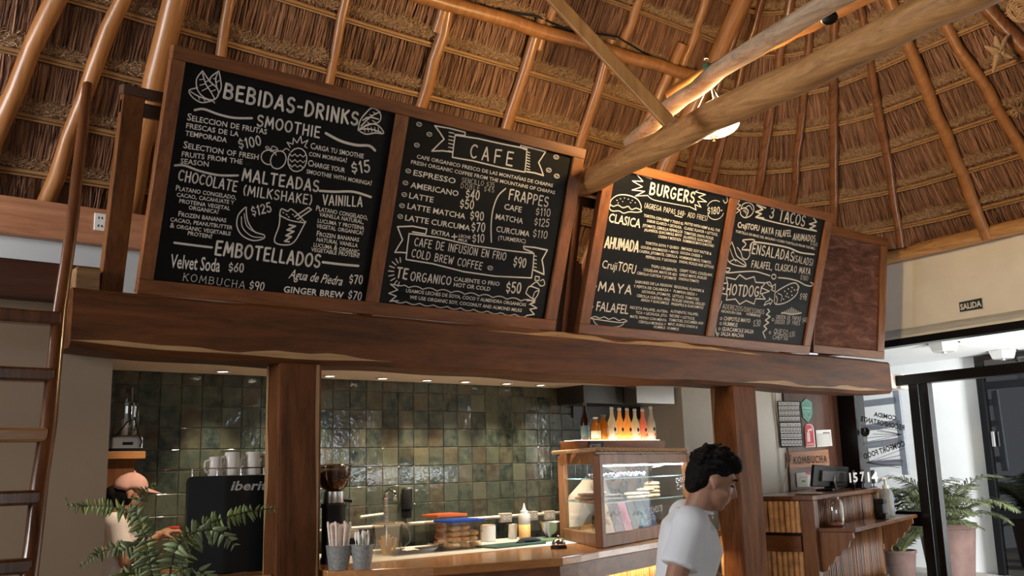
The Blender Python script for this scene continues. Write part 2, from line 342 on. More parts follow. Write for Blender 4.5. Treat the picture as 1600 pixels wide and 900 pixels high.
# ---------------------------------------------------------------- thatch
def roof_sheet(z0, z1, off):
    mb = MB(); ss = [-11+0.5*i for i in range(22)]+[ARC*RC*i/24 for i in range(25)]+[ARC*RC+0.5*i for i in range(1, 17)]; zs = np.linspace(z0, z1, 10); n = len(ss)
    for z in zs:
        for s in ss:
            zl_ = z0 if s < ARC*RC-1.5 else 3.90; zz = zl_+(z-z0)*(z1-zl_)/(z1-z0)
            p, nn, t = roof_frame(s, zz); mb.v.append(tuple(p+nn*off))
    for j in range(len(zs)-1):
        for i in range(n-1): mb.f.append((j*n+i, j*n+i+1, (j+1)*n+i+1, (j+1)*n+i))
    return mb
M_THB = wood('thatch_base', (0.035, 0.016, 0.007), (0.12, 0.06, 0.026), 3, 2.0, 0.9, gr=30, spec=0.1)
struct(put(roof_sheet(3.48, 7.05, 0.07), 'roof', M_THB, loc=(5, 6, 4), fixn=False))
struct(put(MB().prism([(-6.5, -4.8, 3.0), (12, -4.8, 3.0), (12, 5.4, 7.2), (-6.5, 5.4, 7.2)], (0, 0, .1)), 'roof_front_slope', M_THB, loc=(3, 0, 6)))
struct(put(MB().prism([(-6.5, -4.8, 2.9), (-6.5, 8.2, 2.9), (-6.5, 5.2, 7.3)], (.1, 0, 0)), 'roof_gable', M_THB, loc=(-6.5, 2, 4)))
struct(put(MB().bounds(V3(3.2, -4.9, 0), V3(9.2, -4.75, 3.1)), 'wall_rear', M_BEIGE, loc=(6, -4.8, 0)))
struct(put(MB().box(W2(-5.55, zl/2, .1), (5.5, .2, zl), (DW, NW, (0, 0, 1))), 'wall_right_front', M_CREAM, loc=W2(-6.2, 0)))
ZR = [3.50, 3.80, 4.14, 4.50, 4.87, 5.24, 5.60, 5.97, 6.34, 6.72, 6.95]
def thatch():
    S0, S1 = -7.6, ARC*RC+3.6
    V = []; Fq = []; Cc = []; base = 0
    def frames(s, z):
        r = RC-(z-3.6)*SL; n = np.zeros((len(s), 3)); t = np.zeros((len(s), 3)); p = np.zeros((len(s), 3)); p[:, 2] = z
        a = s < 0; b = (s >= 0) & (s < ARC*RC); c = s >= ARC*RC
        n[a] = (0, 1, 0); t[a] = (1, 0, 0); p[a, 0] = CX+s[a]; p[a, 1] = CY+r[a]
        an = math.pi/2-s[b]/RC; n[b, 0] = np.cos(an); n[b, 1] = np.sin(an); t[b, 0] = n[b, 1]; t[b, 1] = -n[b, 0]; p[b, 0] = CX+n[b, 0]*r[b]; p[b, 1] = CY+n[b, 1]*r[b]
        n[c] = NW; t[c] = -DW; k = (s[c]-ARC*RC)[:, None]; p[c, :2] = (CEN+NW*r[c][:, None]-DW*k)[:, :2]
        return p, n, t
    def emit(cols, *rings):
        nonlocal base
        m = len(rings[0]); k = len(rings); arr = np.stack(rings, 1).reshape(-1, 3); V.append(arr); 
        idx = base+np.arange(m)[:, None]*k
        for q in range(0, k-2, 2): Fq.append(np.concatenate([idx+q, idx+q+1, idx+q+3, idx+q+2], 1))
        Cc.append(np.repeat(cols, k, 0)); base += m*k
    def inn(n): return np.concatenate([-n[:, :2]*math.sin(TH), np.full((len(n), 1), -math.cos(TH))], 1)
    def keep(s, z):
        r = (RC-(z-3.6)*SL)/RC; return (s < 0) | (s > ARC*RC) | (rng.random(len(s)) < r)
    for k in range(len(ZR)-1):
        za, zb = ZR[k], ZR[k+1]
        # long straws
        m = int((S1-S0)*640); s = rng.uniform(S0, S1, m); z = np.full(m, za); s = s[keep(s, z)]
        if k == 0: s = s[s < ARC*RC-1.3]
        m = len(s)
        b0 = za+rng.uniform(-0.05 if k else .0, 0.22, m)*(rng.random(m) < .5); b0 = np.where((k < 2) & (s > ARC*RC-1.3), np.maximum(b0, 3.92), b0)
        t0 = zb+rng.uniform(-.02, .05, m); drift = rng.normal(0, .020, m); w = rng.uniform(.0030, .0070, m); tw = rng.normal(0, .6, m)
        of0 = rng.uniform(.0, .045, m); of1 = of0*0.4+rng.uniform(-.01, .01, m)
        g = np.clip(rng.normal(.5, .24, m), 0, 1)[:, None]; pat = (0.5+0.5*np.sin(s*2.1+k*1.7))[:, None]*0.25
        col = (1-g)*np.array([[.070, .031, .017]])+g*np.array([[.35, .172, .095]]); col = col*(0.85+pat)
        rr = []
        for f in (0, .5, 1):
            zz = b0+(t0-b0)*f; sm = (RC/np.maximum(RC-(zz-3.6)*SL, .4)); p, n, t = frames(s+drift*f*1.0*np.where((s > 0) & (s < ARC*RC), sm, 1), zz); i = inn(n)
            q = p+i*(of0+(of1-of0)*f+.012*math.sin(f*3.1))[:, None]; d = (t*np.cos(tw)[:, None]+i*np.sin(tw)[:, None]*.6)*(w*(1.0 if f < 1 else .7))[:, None]; rr += [q-d, q+d]
        emit(col, *rr)
        # frayed butt ends bulging above every batten
        m = int((S1-S0)*3300); s = rng.uniform(S0, S1, m); s = s[keep(s, np.full(m, za))]
        if k < 2: s = s[s < ARC*RC-1.3]
        m = len(s)
        lump = np.sin(s*7.3+k*2.2)*.5+np.sin(s*17.1+k)*.3+np.sin(s*3.1+k*4)*.4
        hgt = 0.088*(1+.22*lump); u = rng.random(m)**.8; z0 = za+0.004+u*hgt; L = rng.uniform(.016, .046, m); w = rng.uniform(.0014, .0030, m)
        p, n, t = frames(s, z0); i = inn(n); bul = ((.028+.010*lump)+.048*np.sin(np.pi*np.clip(u*0.86+.14, 0, 1)))[:, None]
        up = np.concatenate([-n[:, :2]*math.cos(TH), np.full((m, 1), math.sin(TH))], 1)
        q0 = p+i*(bul-.016); dr = up*rng.uniform(-.1, .95, m)[:, None]+i*rng.uniform(.1, .75, m)[:, None]+t*rng.normal(0, .42, m)[:, None]; q1 = q0+dr*L[:, None]
        tw = rng.uniform(0, 6.28, m)[:, None]; d = (t*np.cos(tw)+up*np.sin(tw))*w[:, None]
        g = np.clip(rng.normal(.55, .2, m), 0, 1)[:, None]; col = (1-g)*np.array([[.24, .138, .068]])+g*np.array([[.60, .39, .22]])
        emit(col, q0-d, q0+d, q1-d*.6, q1+d*.6)
        # the packed body of every frayed row
        ss = np.arange(S0, S1, .03)
        if k < 2: ss = ss[ss < ARC*RC-1.3]
        lump = np.sin(ss*7.3+k*2.2)*.5+np.sin(ss*17.1+k)*.3+np.sin(ss*3.1+k*4)*.4; rings = []
        for u, bo in ((0, .0), (.1, .024), (.4, .045), (.7, .045), (.95, .02), (1.05, -.02)):
            p, n, t = frames(ss, za+.004+u*.088*(1+.22*lump)); rings.append(p+inn(n)*(bo+.010*lump)[:, None])
        arr = np.stack(rings, 1).reshape(-1, 3); V.append(arr); m = len(ss); idx = base+np.arange(m-1)[:, None]*6
        for q in range(5): Fq.append(np.concatenate([idx+q, idx+q+1, idx+q+7, idx+q+6], 1))
        Cc.append(np.repeat(np.array([[.20, .115, .06]]), m*6, 0)*rng.uniform(.7, 1.3, (m*6, 1))); base += m*6
    v = np.concatenate(V); f = np.concatenate(Fq); c = np.concatenate(Cc)
    me = bpy.data.meshes.new('thatch'); me.vertices.add(len(v)); me.vertices.foreach_set('co', v.astype(np.float32).ravel())
    me.loops.add(f.size); me.loops.foreach_set('vertex_index', f.astype(np.int32).ravel()); me.polygons.add(len(f)); me.polygons.foreach_set('loop_start', np.arange(0, f.size, 4, dtype=np.int32)); me.update(calc_edges=True); me.validate()
    me.materials.append(vcol('straw', 0.65, spec=0.25)); o = bpy.data.objects.new('thatch', me); COL.objects.link(o); setcol(o, c)
    tag(o, 'brown straw thatch hanging in tied rows under the whole roof', 'thatch', kind='stuff')
thatch()
# tied rows: a split pole batten under each frayed row
ordn = ['lowest', 'second', 'third', 'fourth', 'fifth', 'sixth', 'seventh', 'eighth', 'ninth']
for k, z in enumerate(ZR[:9]):
    pts = []; s = -7.4; ph = rng.uniform(0, 6)
    while s < (ARC*RC+3.4 if k > 1 else ARC*RC-1.3):
        p, n, t = roof_frame(s, z-.012+.012*math.sin(s*1.3+ph)); pts.append(p-n*.05*math.sin(TH)-V3(0, 0, .05*math.cos(TH))); s += .3
    tag(put(MB().tube(pts, 0.017, 8).tube([p+V3(0, 0, -.028) for p in pts[::2]], 0.010, 6), 'roof_batten', M_BAT, loc=pts[len(pts)//2], smooth=True, auto=60), 'thin split-pole batten tied under the thatch, %s row up from the foot of the roof' % ordn[k], 'batten', 'battens under the thatch')
# rafters
def rafter(a, b, r, m, label, up=None):
    """a, b: photo points on the roof; the pole runs on to the ridge"""
    A = onRoof(*a, inset=r+.035); B = onRoof(*b, inset=r+.035); pts = [A, B]
    zf = 3.90 if A[0] > 8.6 and A[1] < 6.2 else 3.30; lo = A+(A-B)*((A[2]-zf)/max(B[2]-A[2], .1)) if A[2] > zf+.05 else A
    hi = B+(B-A)*((6.6-B[2])/max(B[2]-A[2], .1))
    log('roof_rafter', [lo, A, B, hi], r, m, label, 'rafter', 'roof rafters', wob=0.008, bulge=0.045, seg=14)
rafter((0, 195), (90, 0), .066, M_RAFT, 'knotty pale rafter pole nearest the left edge of the photo')
rafter((75, 300), (190, 0), .056, M_RAFT, 'pale slender rafter pole rising behind the top of the ladder')
rafter((203, 320), (272, 0), .085, M_RAFT, 'thickest honey-coloured rafter, behind the railing post left of the drinks board')
rafter((345, 85), (360, 0), .042, M_RAFT, 'thin rafter rising above the left half of the drinks board')
rafter((515, 125), (540, 0), .037, M_RAFT, 'thin glossy rafter rising above the right half of the drinks board')
for (a, b, w) in (((660, 160), (703, 10), 'above the left edge of the coffee board'), ((790, 200), (835, 62), 'above the right half of the coffee board'), ((905, 228), (945, 95), 'above the right end of the coffee board'), ((1018, 175), (1052, 100), 'beside the knee brace')):
    rafter_l = onRoof(*a, inset=.09); B = onRoof(*b, inset=.09); lo = rafter_l+(rafter_l-B)*((rafter_l[2]-3.3)/(B[2]-rafter_l[2])); top = B+(B-rafter_l)*(.18/(B[2]-rafter_l[2]))
    log('roof_rafter', [lo, rafter_l, B, top], .052, M_RAFT, 'lower rafter length ending at the purlin '+w, 'rafter', 'roof rafters', wob=.008, bulge=.04)
for (a, b, w) in (((682, 50), (697, 0), 'first peg-like end from the left'), ((840, 78), (868, 0), 'second end from the left'), ((955, 115), (1000, 0), 'beside the diagonal plank'), ((1052, 145), (1105, 0), 'by the green junction box')):
    A = onRoof(*a, inset=.07); B = onRoof(*b, inset=.07); hi = B+(B-A)*((6.6-B[2])/(B[2]-A[2]))
    log('roof_rafter', [A, B, hi], .047, M_RAFT, 'upper length of spliced rafter hanging past the purlin, '+w, 'rafter', 'roof rafters', wob=.008, bulge=.04)
rafter((1039, 267), (1160, 0), .095, M_RAFT, 'broad smooth rafter rising beside the glowing lamp')
rafter((1073, 272), (1092, 218), .04, M_RAFTD, 'dark rafter just left below the glowing lamp bowl')
rafter((1112, 284), (1190, 0), .045, M_RAFTD, 'dark knotty rafter passing behind the glowing lamp bowl')
rafter((1183, 301), (1225, 60), .05, M_RAFTD, 'dark twisted rafter right of the glowing lamp bowl')
rafter((1239, 315), (1257, 127), .043, M_RAFTD, 'dark thin rafter above the mullion of the burgers board')
rafter((1302, 340), (1304, 95), .048, M_RAFTD, 'dark rafter above the joint of the tacos board and the blank board')
rafter((1408, 385), (1358, 85), .042, M_RAFTD, 'crooked dark rafter above the blank board')
rafter((1543, 372), (1412, 52), .062, M_RAFT, 'smooth orange rafter standing on the log plate above the cream wall')
rafter((1600, 235), (1472, 30), .05, M_RAFT, 'rafter with dark knots rising left of the straw starfish')
rafter((1645, 120), (1530, 0), .07, M_RAFTD, 'dark rafter in the upper right corner behind the straw starfish')
# ================================================================ LOGS UNDER THE ROOF
A1, B1 = onZ(945, 270, 3.75), onZ(1480, 4, 3.75); d1 = unit(B1-A1)
log('tie_log', [A1-d1*.36, A1, B1, B1+d1*2.6], .098, M_LOG, 'thickest peeled log crossing the picture in front of the burgers board corner', 'log', wob=.008, bulge=.03, seg=22)
pts = [onZ(*q, 4.12) for q in ((985, 224), (1050, 163), (1130, 106), (1207, 57), (1300, 3), (1400, -60))]
log('tie_log', pts, (.058, .068), M_GREYLOG, 'grey weathered log lying just above the thickest crossing log, its sawn end showing', 'log', wob=.006, bulge=.05, seg=18)
pts = [onZ(*q, 4.42) for q in ((1050, 148), (1120, 108), (1240, 47), (1400, -30))]
log('tie_log', pts, .062, M_RAFT, 'honey-coloured pole behind the grey weathered log, starting at the purlin end', 'log', wob=.005, bulge=.04, seg=16)
PA, PB = onRoof(690, 2, inset=.17), onRoof(1088, 119, inset=.17); dp = unit(PB-PA)
log('purlin_pole', [PA-dp*3.0, PA, PB], .062, M_RAFT, 'horizontal purlin pole tied across the rafters above the coffee board', 'log', wob=.008, bulge=.03, seg=20)
ka, kb = atD(1047, 193, 5.95), atD(850, -18, 6.3)
tag(put(MB().bar(ka, kb, .085, .05, up=CF), 'knee_brace', wood('plank_wood', (0.26, 0.11, 0.03), (0.48, 0.24, 0.075), 3, 1, .45), loc=ka, bevel=.008), 'flat diagonal plank standing on the thickest crossing log', 'brace')
gb = atD(1107, 106, 6.9); t = thing('junction_box', 'green junction box with silver socket at the end of the purlin', 'box', gb)
put(MB().box(gb, (.075, .05, .06)), 'body', plain('green_plastic', (0.03, 0.10, 0.075), .5), t, bevel=.008)
put(MB().lathe(gb+V3(-.035, -.01, .045), [(.012, 0), (.022, .006), (.022, .035), (.014, .05)], 12), 'socket', M_CHROME, t, smooth=True, auto=40)
cab = MB(); P = [onRoof(*q, inset=.13) for q in ((740, 8), (780, 17), (840, 26), (890, 48), (930, 52), (965, 58), (1005, 82), (1050, 103), (1095, 112))]
tag(put(cab.tube(P, .009, 6), 'power_cable', M_BLACKP, loc=P[0], smooth=True), 'black cable strung along the purlin to the green junction box', 'cable')
cab = MB(); P = [onZ(*q, 4.46) for q in ((1118, 106), (1160, 82), (1205, 58), (1245, 36))]
tag(put(cab.tube(P, .010, 6), 'power_cable', plain('grey_cable', (.12, .11, .10), .6), loc=P[0], smooth=True), 'grey cable running along the honey-coloured pole behind the grey log', 'cable')
sp = atD(1295, 27, 5.6); t = thing('spot_lamp', 'small round black lamp under the log ends at the top right', 'lamp', sp)
put(MB().lathe(sp, [(.01, .05), (.035, .045), (.047, .02), (.05, -.01), (.044, -.02), (.03, -.012)], 18, (CR, unit(np.cross(V3(.1, .3, 1), CR)), unit(V3(.1, .3, 1)))), 'shade', M_BLACKP, t, smooth=True, auto=45)
put(MB().tube([sp+V3(0, 0, .04), sp+V3(-.02, 0, .13), sp+V3(.06, .03, .3)], .008, 6), 'stem', M_BLACKP, t)
# chain with glowing bowl
lp = atD(1114, 194, 7.0); t = thing('bowl_lamp', 'glowing frosted glass bowl lamp hanging behind the thickest log', 'lamp', lp)
bw = MB(); prof = [(.004, -.092)]+[(.19*math.sin(a), -.092*math.cos(a)-.0) for a in np.linspace(.12, math.pi/2, 9)]+[(.196, .012), (.19, .018), (.16, .015)]
put(bw.lathe(lp, prof, 28), 'bowl', plain('lamp_glow', (1, .9, .7), .4, emit=(1.0, .80, .52), es=7.5), t, smooth=True)
put(MB().lathe(lp, [(.012, -.128), (.006, -.122), (.007, -.108), (.026, -.104), (.03, -.096), (.01, -.088)], 14), 'finial', plain('bronze', (.18, .12, .06), .35, .9), t, smooth=True)
ch = MB(); top = onRoof(1108, 100, inset=.1); hub = lp+V3(0, 0, .33)
for k in range(3):
    a = k*2.094+.4; ch.tube([lp+V3(.165*math.cos(a), .165*math.sin(a), .012), hub], .006, 6)
nl = 22
for k in range(nl):
    q = hub+(top-hub)*(k/nl); ch.tube([q, q+(top-hub)/nl*.9], .009 if k % 2 else .005, 6)
put(ch, 'chain', M_BLACKM, t)
light('bowl_lamp_light', 'POINT', lp+V3(0, 0, .16), 290, (1.0, .70, .32), shadow_soft_size=.12)
light('bowl_lamp_light', 'POINT', lp+V3(0, 0, -.2), 40, (1.0, .66, .32), shadow_soft_size=.12)
# straw ornaments near the top right
sc = onRoof(1560, 82, inset=.35); t = thing('straw_starfish', 'woven straw starfish hanging under the thatch at the upper right', 'ornament', sc)
ax = (CR, CU, CF)
M_STRAW = plain('woven_straw', (.40, .25, .13), .8, noise=.35, nscale=90, bmp=.6)
st = MB()
for a, L in ((155, .155), (62, .20), (100, .17), (-20, .15), (-105, .21)):
    d = CR*math.cos(math.radians(a))+CU*math.sin(math.radians(a)); L *= .92
    st.tube([sc-d*.01, sc+d*L*.3, sc+d*L*.65, sc+d*L*.93, sc+d*L], [.042, .038, .026, .014, .006], 10, ell=.7)
put(st, 'arms', M_STRAW, t, smooth=True)
rd_ = MB()
for a, L in ((155, .155), (62, .20), (100, .17), (-20, .15), (-105, .21)):
    d = CR*math.cos(math.radians(a))+CU*math.sin(math.radians(a)); L *= .92
    for f in np.linspace(.2, .95, 11): rd_.tube([sc+d*L*(f-.004), sc+d*L*(f+.012)], .046*(1-f)+.01, 10, ell=.8)
put(rd_, 'binding', plain('straw_binding', (.5, .34, .2), .8), t)
put(MB().tube([sc+CU*.15, sc+CU*.3+CF*.2, onRoof(1562, 20, inset=0)], .003, 5), 'cord', M_STRAW, t)
bc = onRoof(1598, 12, inset=.3); t = thing('straw_ball', 'round woven straw ball in the top right corner of the photo', 'ornament', bc)
bb_ = MB(); 
for k in range(46):
    u = unit(rng.normal(size=3)); w = unit(np.cross(u, rng.normal(size=3))); v = np.cross(u, w); bb_.tube([bc+.125*(w*math.cos(a)+v*math.sin(a)) for a in np.linspace(0, 6.283, 25)], .0045, 5, cap=False)
put(bb_, 'weave', M_STRAW, t); put(MB().ball(bc, .11), 'core', plain('straw_core', (.16, .10, .05), .9, noise=.3, nscale=60), t, smooth=True)
put(MB().tube([bc+CU*.12, bc+CU*.4+CF*.3], .003, 5), 'cord', M_STRAW, t)
sc2 = onRoof(1592, 172, inset=.1); t2 = MB()
for k in range(60):
    u = unit(rng.normal(size=3)); t2.tube([sc2+u*.01, sc2+u*rng.uniform(.05, .10)], .004, 5)
tag(put(t2.ball(sc2, .03), 'straw_tuft', M_STRAW, loc=sc2), 'frayed golden straw tuft ornament at the right edge below the starfish', 'ornament')
# ================================================================ BEAM AND POSTS
bz0, bz1 = 2.245, 2.595
xl, xr_ = onY(112, 500, YB)[0], onY(1393, 600, YB)[0]
bm_ = MB(); nseg = 60; top = []; bot = []
for i in range(nseg+1):
    x = xl+(xr_-xl)*i/nseg
    top.append(bz1+.004*math.sin(x*3.1)+.003*math.sin(x*7.7)+.012*max(0, 1-(x-xl)/.5)); bot.append(bz0+.008*math.sin(x*1.9+1)+.005*math.sin(x*6.1)+(.03*max(0, 1-(x-xl)/1.2)))
th_ = .30
for i in range(nseg+1):
    x = xl+(xr_-xl)*i/nseg
    bm_.v += [(x, YB, bot[i]+.03), (x, YB+.03, bot[i]), (x, YB+th_, bot[i]), (x, YB+th_, top[i]), (x, YB+.02, top[i]), (x, YB, top[i]-.02)]
for i in range(nseg):
    for k in range(6): bm_.f.append((i*6+k, i*6+(k+1) % 6, (i+1)*6+(k+1) % 6, (i+1)*6+k))
bm_.f += [tuple(range(6)), tuple(range(nseg*6+5, nseg*6-1, -1))]
t = thing('wooden_beam', 'massive live-edge wooden beam carrying the menu boards', 'beam', (xl+.2, YB+.15, bz0))
put(bm_, 'timber', M_BEAM, t)
se = MB()
def liveedge(f, x0, x1, z, h, seed):
    n = int((x1-x0)/.12)+1; vs = []
    for i in range(n+1):
        x = x0+(x1-x0)*i/n; e = min(1, 4*min(i/n, 1-i/n)+.05); hh = h*e*(1+.5*math.sin(x*5+seed)+.3*math.sin(x*13+seed)); q = z(x)
        vs += [(x, YB-.003, q), (x, YB-.003, q+hh), (x, YB+.005, q+hh), (x, YB+.005, q)]
    for i in range(n): 
        for k in range(4): f.add([vs[i*4+k], vs[i*4+(k+1) % 4], vs[i*4+4+(k+1) % 4], vs[i*4+4+k]], [(0, 1, 2, 3)])
ib = lambda x: np.interp(x, np.linspace(xl, xr_, nseg+1), bot); it = lambda x: np.interp(x, np.linspace(xl, xr_, nseg+1), top)
liveedge(se, xl, xl+2.0, lambda x: ib(x)+.035, .03, 0); liveedge(se, 4.2, 7.4, lambda x: it(x)-.045, .028, 2); liveedge(se, 7.0, xr_-.02, lambda x: ib(x)+.032, .026, 1)
put(se, 'sapwood_edge', M_SAP, t, fixn=True)
e = onY(104, 420, YB+.12); t = thing('timber_offcut', 'short rough timber block on the left end of the big beam', 'block', (e[0]+.12, YB+.2, bz1))
put(MB().box((xl+.09, YB+.18, bz1+.06), (.13, .22, .14)), 'block', wood('offcut_wood', (.10, .05, .02), (.30, .17, .07), 0, 1.5, .6), t, bevel=.006)
put(MB().box((xl+.12, YB+.22, bz1+.145), (.12, .10, .03)), 'strip', M_FRX, t, bevel=.004)
def post(x0, x1, d, label, sapx):
    t = thing('wooden_post', label, 'post', ((x0+x1)/2, YB+d/2, 0))
    put(MB().bounds(V3(x0, YB+.005, 0), V3(x1, YB+d, bz0+.01)), 'timber', M_POST, t, bevel=.022)
    sm = MB(); s2 = MB(); n = 24
    for i in range(n):
        z0, z1 = bz0*i/n, bz0*(i+1)/n; w0, w1 = [.035+.02*math.sin(z*3.1+x0)+.012*math.sin(z*9) for z in (z0, z1)]
        sm.add([(x0-.002, YB+d-w0, z0), (x0-.002, YB+d-.015, z0), (x0-.002, YB+d-.015, z1), (x0-.002, YB+d-w1, z1)], [(0, 1, 2, 3)])
        if sapx:
            w0, w1 = [.012+.008*math.sin(z*4) for z in (z0, z1)]
            s2.add([(x1+.0015-.03-w0, YB+.0035, z0), (x1+.0015-.024, YB+.0035, z0), (x1+.0015-.024, YB+.0035, z1), (x1+.0015-.03-w1, YB+.0035, z1)], [(0, 1, 2, 3)])
    put(sm, 'sapwood_edge', M_SAPZ, t)
    if sapx: put(s2, 'sapwood_edge', M_SAPZ, t)
post(onY(438, 574, YB)[0], onY(505, 576, YB)[0], .2, 'square wooden post between the coffee machine and the coffee grinder', True)
post(onY(1144, 605, YB)[0], onY(1182, 605, YB)[0], .26, 'thick wooden post behind the walking person with black hair', False)
# ================================================================ LETTERING
TXT = {}
def glyphs(s, bold=0.0, sc=False, sp=1.0):
    key = (s, bold, sc, sp)
    if key in TXT: return TXT[key]
    c = bpy.data.curves.new('t', 'FONT'); c.body = s; c.size = 1; c.offset = bold; c.resolution_u = 2; c.space_character = sp; c.fill_mode = 'FRONT'
    if sc:
        c.small_caps_scale = .78
        for f in c.body_format: f.use_small_caps = True
    o = bpy.data.objects.new('t', c); me = bpy.data.meshes.new_from_object(o)
    v = np.array([q.co[:2] for q in me.vertices], float).reshape(-1, 2); f = [tuple(p.vertices) for p in me.polygons]
    bpy.data.objects.remove(o); bpy.data.curves.remove(c); bpy.data.meshes.remove(me)
    v[:, 0] -= v[:, 0].min(); w = v[:, 0].max(); v /= 0.729      # cap height of the built-in face = 0.729
    TXT[key] = (v, f, w/0.729); return TXT[key]
def arc(cx, cy, rx, ry, a0, a1, n=7): return [(cx+rx*math.cos(math.radians(a0+(a1-a0)*i/n)), cy+ry*math.sin(math.radians(a0+(a1-a0)*i/n))) for i in range(n+1)]
HG = {  # brush letters: strokes on a 6-high cell, and the advance width
 'A': ([[(0, 0), (1.9, 6), (2.1, 6), (4, 0)], [(.9, 1.9), (3.2, 1.9)]], 4), 'B': ([[(.2, 0), (.2, 6)], [(.2, 5.9)]+arc(1.7, 4.6, 1.5, 1.35, 90, -80, 5)+[(.3, 3.2)], [(.3, 3.2)]+arc(1.9, 1.65, 1.75, 1.6, 85, -90, 6)+[(.2, .05)]], 3.7),
 'C': ([arc(2.1, 3, 2.1, 3, 50, 310, 10)], 3.6), 'D': ([[(.2, 0), (.2, 6)], [(.2, 6)]+arc(1.2, 3, 2.6, 3, 85, -85, 8)+[(.2, 0)]], 3.9), 'E': ([[(3.1, 6), (.2, 5.9), (.2, .1), (3.2, 0)], [(.2, 3.1), (2.7, 3.2)]], 3.2),
 'F': ([[(3.1, 6), (.2, 5.9), (.2, 0)], [(.2, 3.1), (2.6, 3.2)]], 3.1), 'G': ([arc(2.1, 3, 2.1, 3, 55, 330, 10)+[(3.9, 2.7), (2.3, 2.7)]], 4), 'H': ([[(.2, 0), (.2, 6)], [(3.5, 0), (3.5, 6)], [(.2, 3), (3.5, 3.1)]], 3.7),
 'I': ([[(.3, 0), (.3, 6)]], .6), 'J': ([[(2.4, 6), (2.4, 1.4)]+arc(1.2, 1.3, 1.2, 1.3, 0, -170, 5)], 2.6), 'K': ([[(.2, 0), (.2, 6)], [(3.3, 6), (.3, 2.9)], [(1.2, 3.6), (3.5, 0)]], 3.5), 'L': ([[(.2, 6), (.2, .1), (3, 0)]], 3),
 'M': ([[(0, 0), (.6, 6), (2.4, 1.6), (4.2, 6), (4.8, 0)]], 4.8), 'N': ([[(.2, 0), (.2, 6), (3.4, 0), (3.5, 6)]], 3.7), 'O': ([arc(2.1, 3, 2.1, 3, 90, 450, 14)], 4.2), 'P': ([[(.2, 0), (.2, 6)], [(.2, 5.9)]+arc(1.6, 4.4, 1.6, 1.5, 90, -90, 6)+[(.2, 2.8)]], 3.2),
 'Q': ([arc(2.1, 3, 2.1, 3, 90, 450, 14), [(2.5, 1.4), (4.1, -.4)]], 4.2), 'R': ([[(.2, 0), (.2, 6)], [(.2, 5.9)]+arc(1.6, 4.5, 1.6, 1.4, 90, -90, 6)+[(.3, 3)], [(1.4, 3), (3.5, 0)]], 3.5), 'S': ([arc(1.7, 4.5, 1.55, 1.5, 35, 250, 7)+arc(1.6, 1.5, 1.65, 1.5, 80, -150, 8)], 3.3),
 'T': ([[(0, 5.9), (3.8, 6)], [(1.9, 6), (1.9, 0)]], 3.8), 'U': ([[(.2, 6), (.2, 1.9)]+arc(1.9, 1.7, 1.7, 1.7, 180, 360, 7)+[(3.6, 6)]], 3.8), 'V': ([[(0, 6), (1.9, 0), (3.8, 6)]], 3.8), 'W': ([[(0, 6), (1.2, 0), (2.6, 4.6), (4, 0), (5.2, 6)]], 5.2), 'X': ([[(0, 6), (3.5, 0)], [(3.5, 6), (0, 0)]], 3.5),
 'Y': ([[(0, 6), (1.8, 2.9), (3.6, 6)], [(1.8, 2.9), (1.8, 0)]], 3.6), 'Z': ([[(0, 6), (3.4, 6), (0, 0), (3.5, 0)]], 3.5), '0': ([arc(1.6, 3, 1.6, 3, 90, 450, 12)], 3.2), '1': ([[(.1, 4.8), (1.1, 6), (1.1, 0)]], 1.5), '2': ([arc(1.6, 4.4, 1.6, 1.6, 160, -25, 6)+[(0, 0), (3.3, 0)]], 3.3),
 '3': ([arc(1.5, 4.5, 1.5, 1.5, 150, -85, 6)+arc(1.5, 1.6, 1.7, 1.6, 85, -150, 7)], 3.2), '4': ([[(2.5, 0), (2.5, 6), (0, 2), (3.5, 2)]], 3.5), '5': ([[(3, 6), (.5, 6), (.3, 3.4)]+arc(1.5, 1.9, 1.7, 1.9, 120, -150, 8)], 3.2), '6': ([[(2.7, 6), (.7, 3.4)]+arc(1.6, 1.7, 1.6, 1.7, 150, 510, 12)], 3.2), '7': ([[(0, 6), (3.2, 6), (1, 0)]], 3.2),
 '8': ([arc(1.6, 4.5, 1.4, 1.45, -90, 270, 10), arc(1.6, 1.55, 1.6, 1.5, 90, 450, 10)], 3.2), '9': ([arc(1.6, 4.3, 1.6, 1.7, -30, 330, 12), [(3.2, 4.2), (2.4, 0)]], 3.2), '$': ([arc(1.5, 4.1, 1.4, 1.2, 30, 250, 7)+arc(1.4, 1.9, 1.5, 1.2, 80, -150, 7), [(1.5, 6.2), (1.5, 5.1)], [(1.5, .9), (1.5, -.3)]], 3),
 '-': ([[(.2, 2.9), (2, 3)]], 2.2), '!': ([[(.4, 6), (.3, 1.9)], [(.3, .3), (.3, .1)]], .7), '(': ([arc(2.2, 3, 2, 3.6, 120, 240, 6)], 1.4), ')': ([arc(-.8, 3, 2, 3.6, 60, -60, 6)], 1.4), '/': ([[(0, -.4), (2.2, 6.4)]], 2.2), ',': ([[(.5, .4), (.1, -1)]], .7), '.': ([[(.3, .1), (.3, .3)]], .6), '+': ([[(0, 3), (3, 3)], [(1.5, 1.4), (1.5, 4.6)]], 3), "'": ([[(.3, 6), (.2, 4.8)]], .5), ' ': ([], 2.2),
}
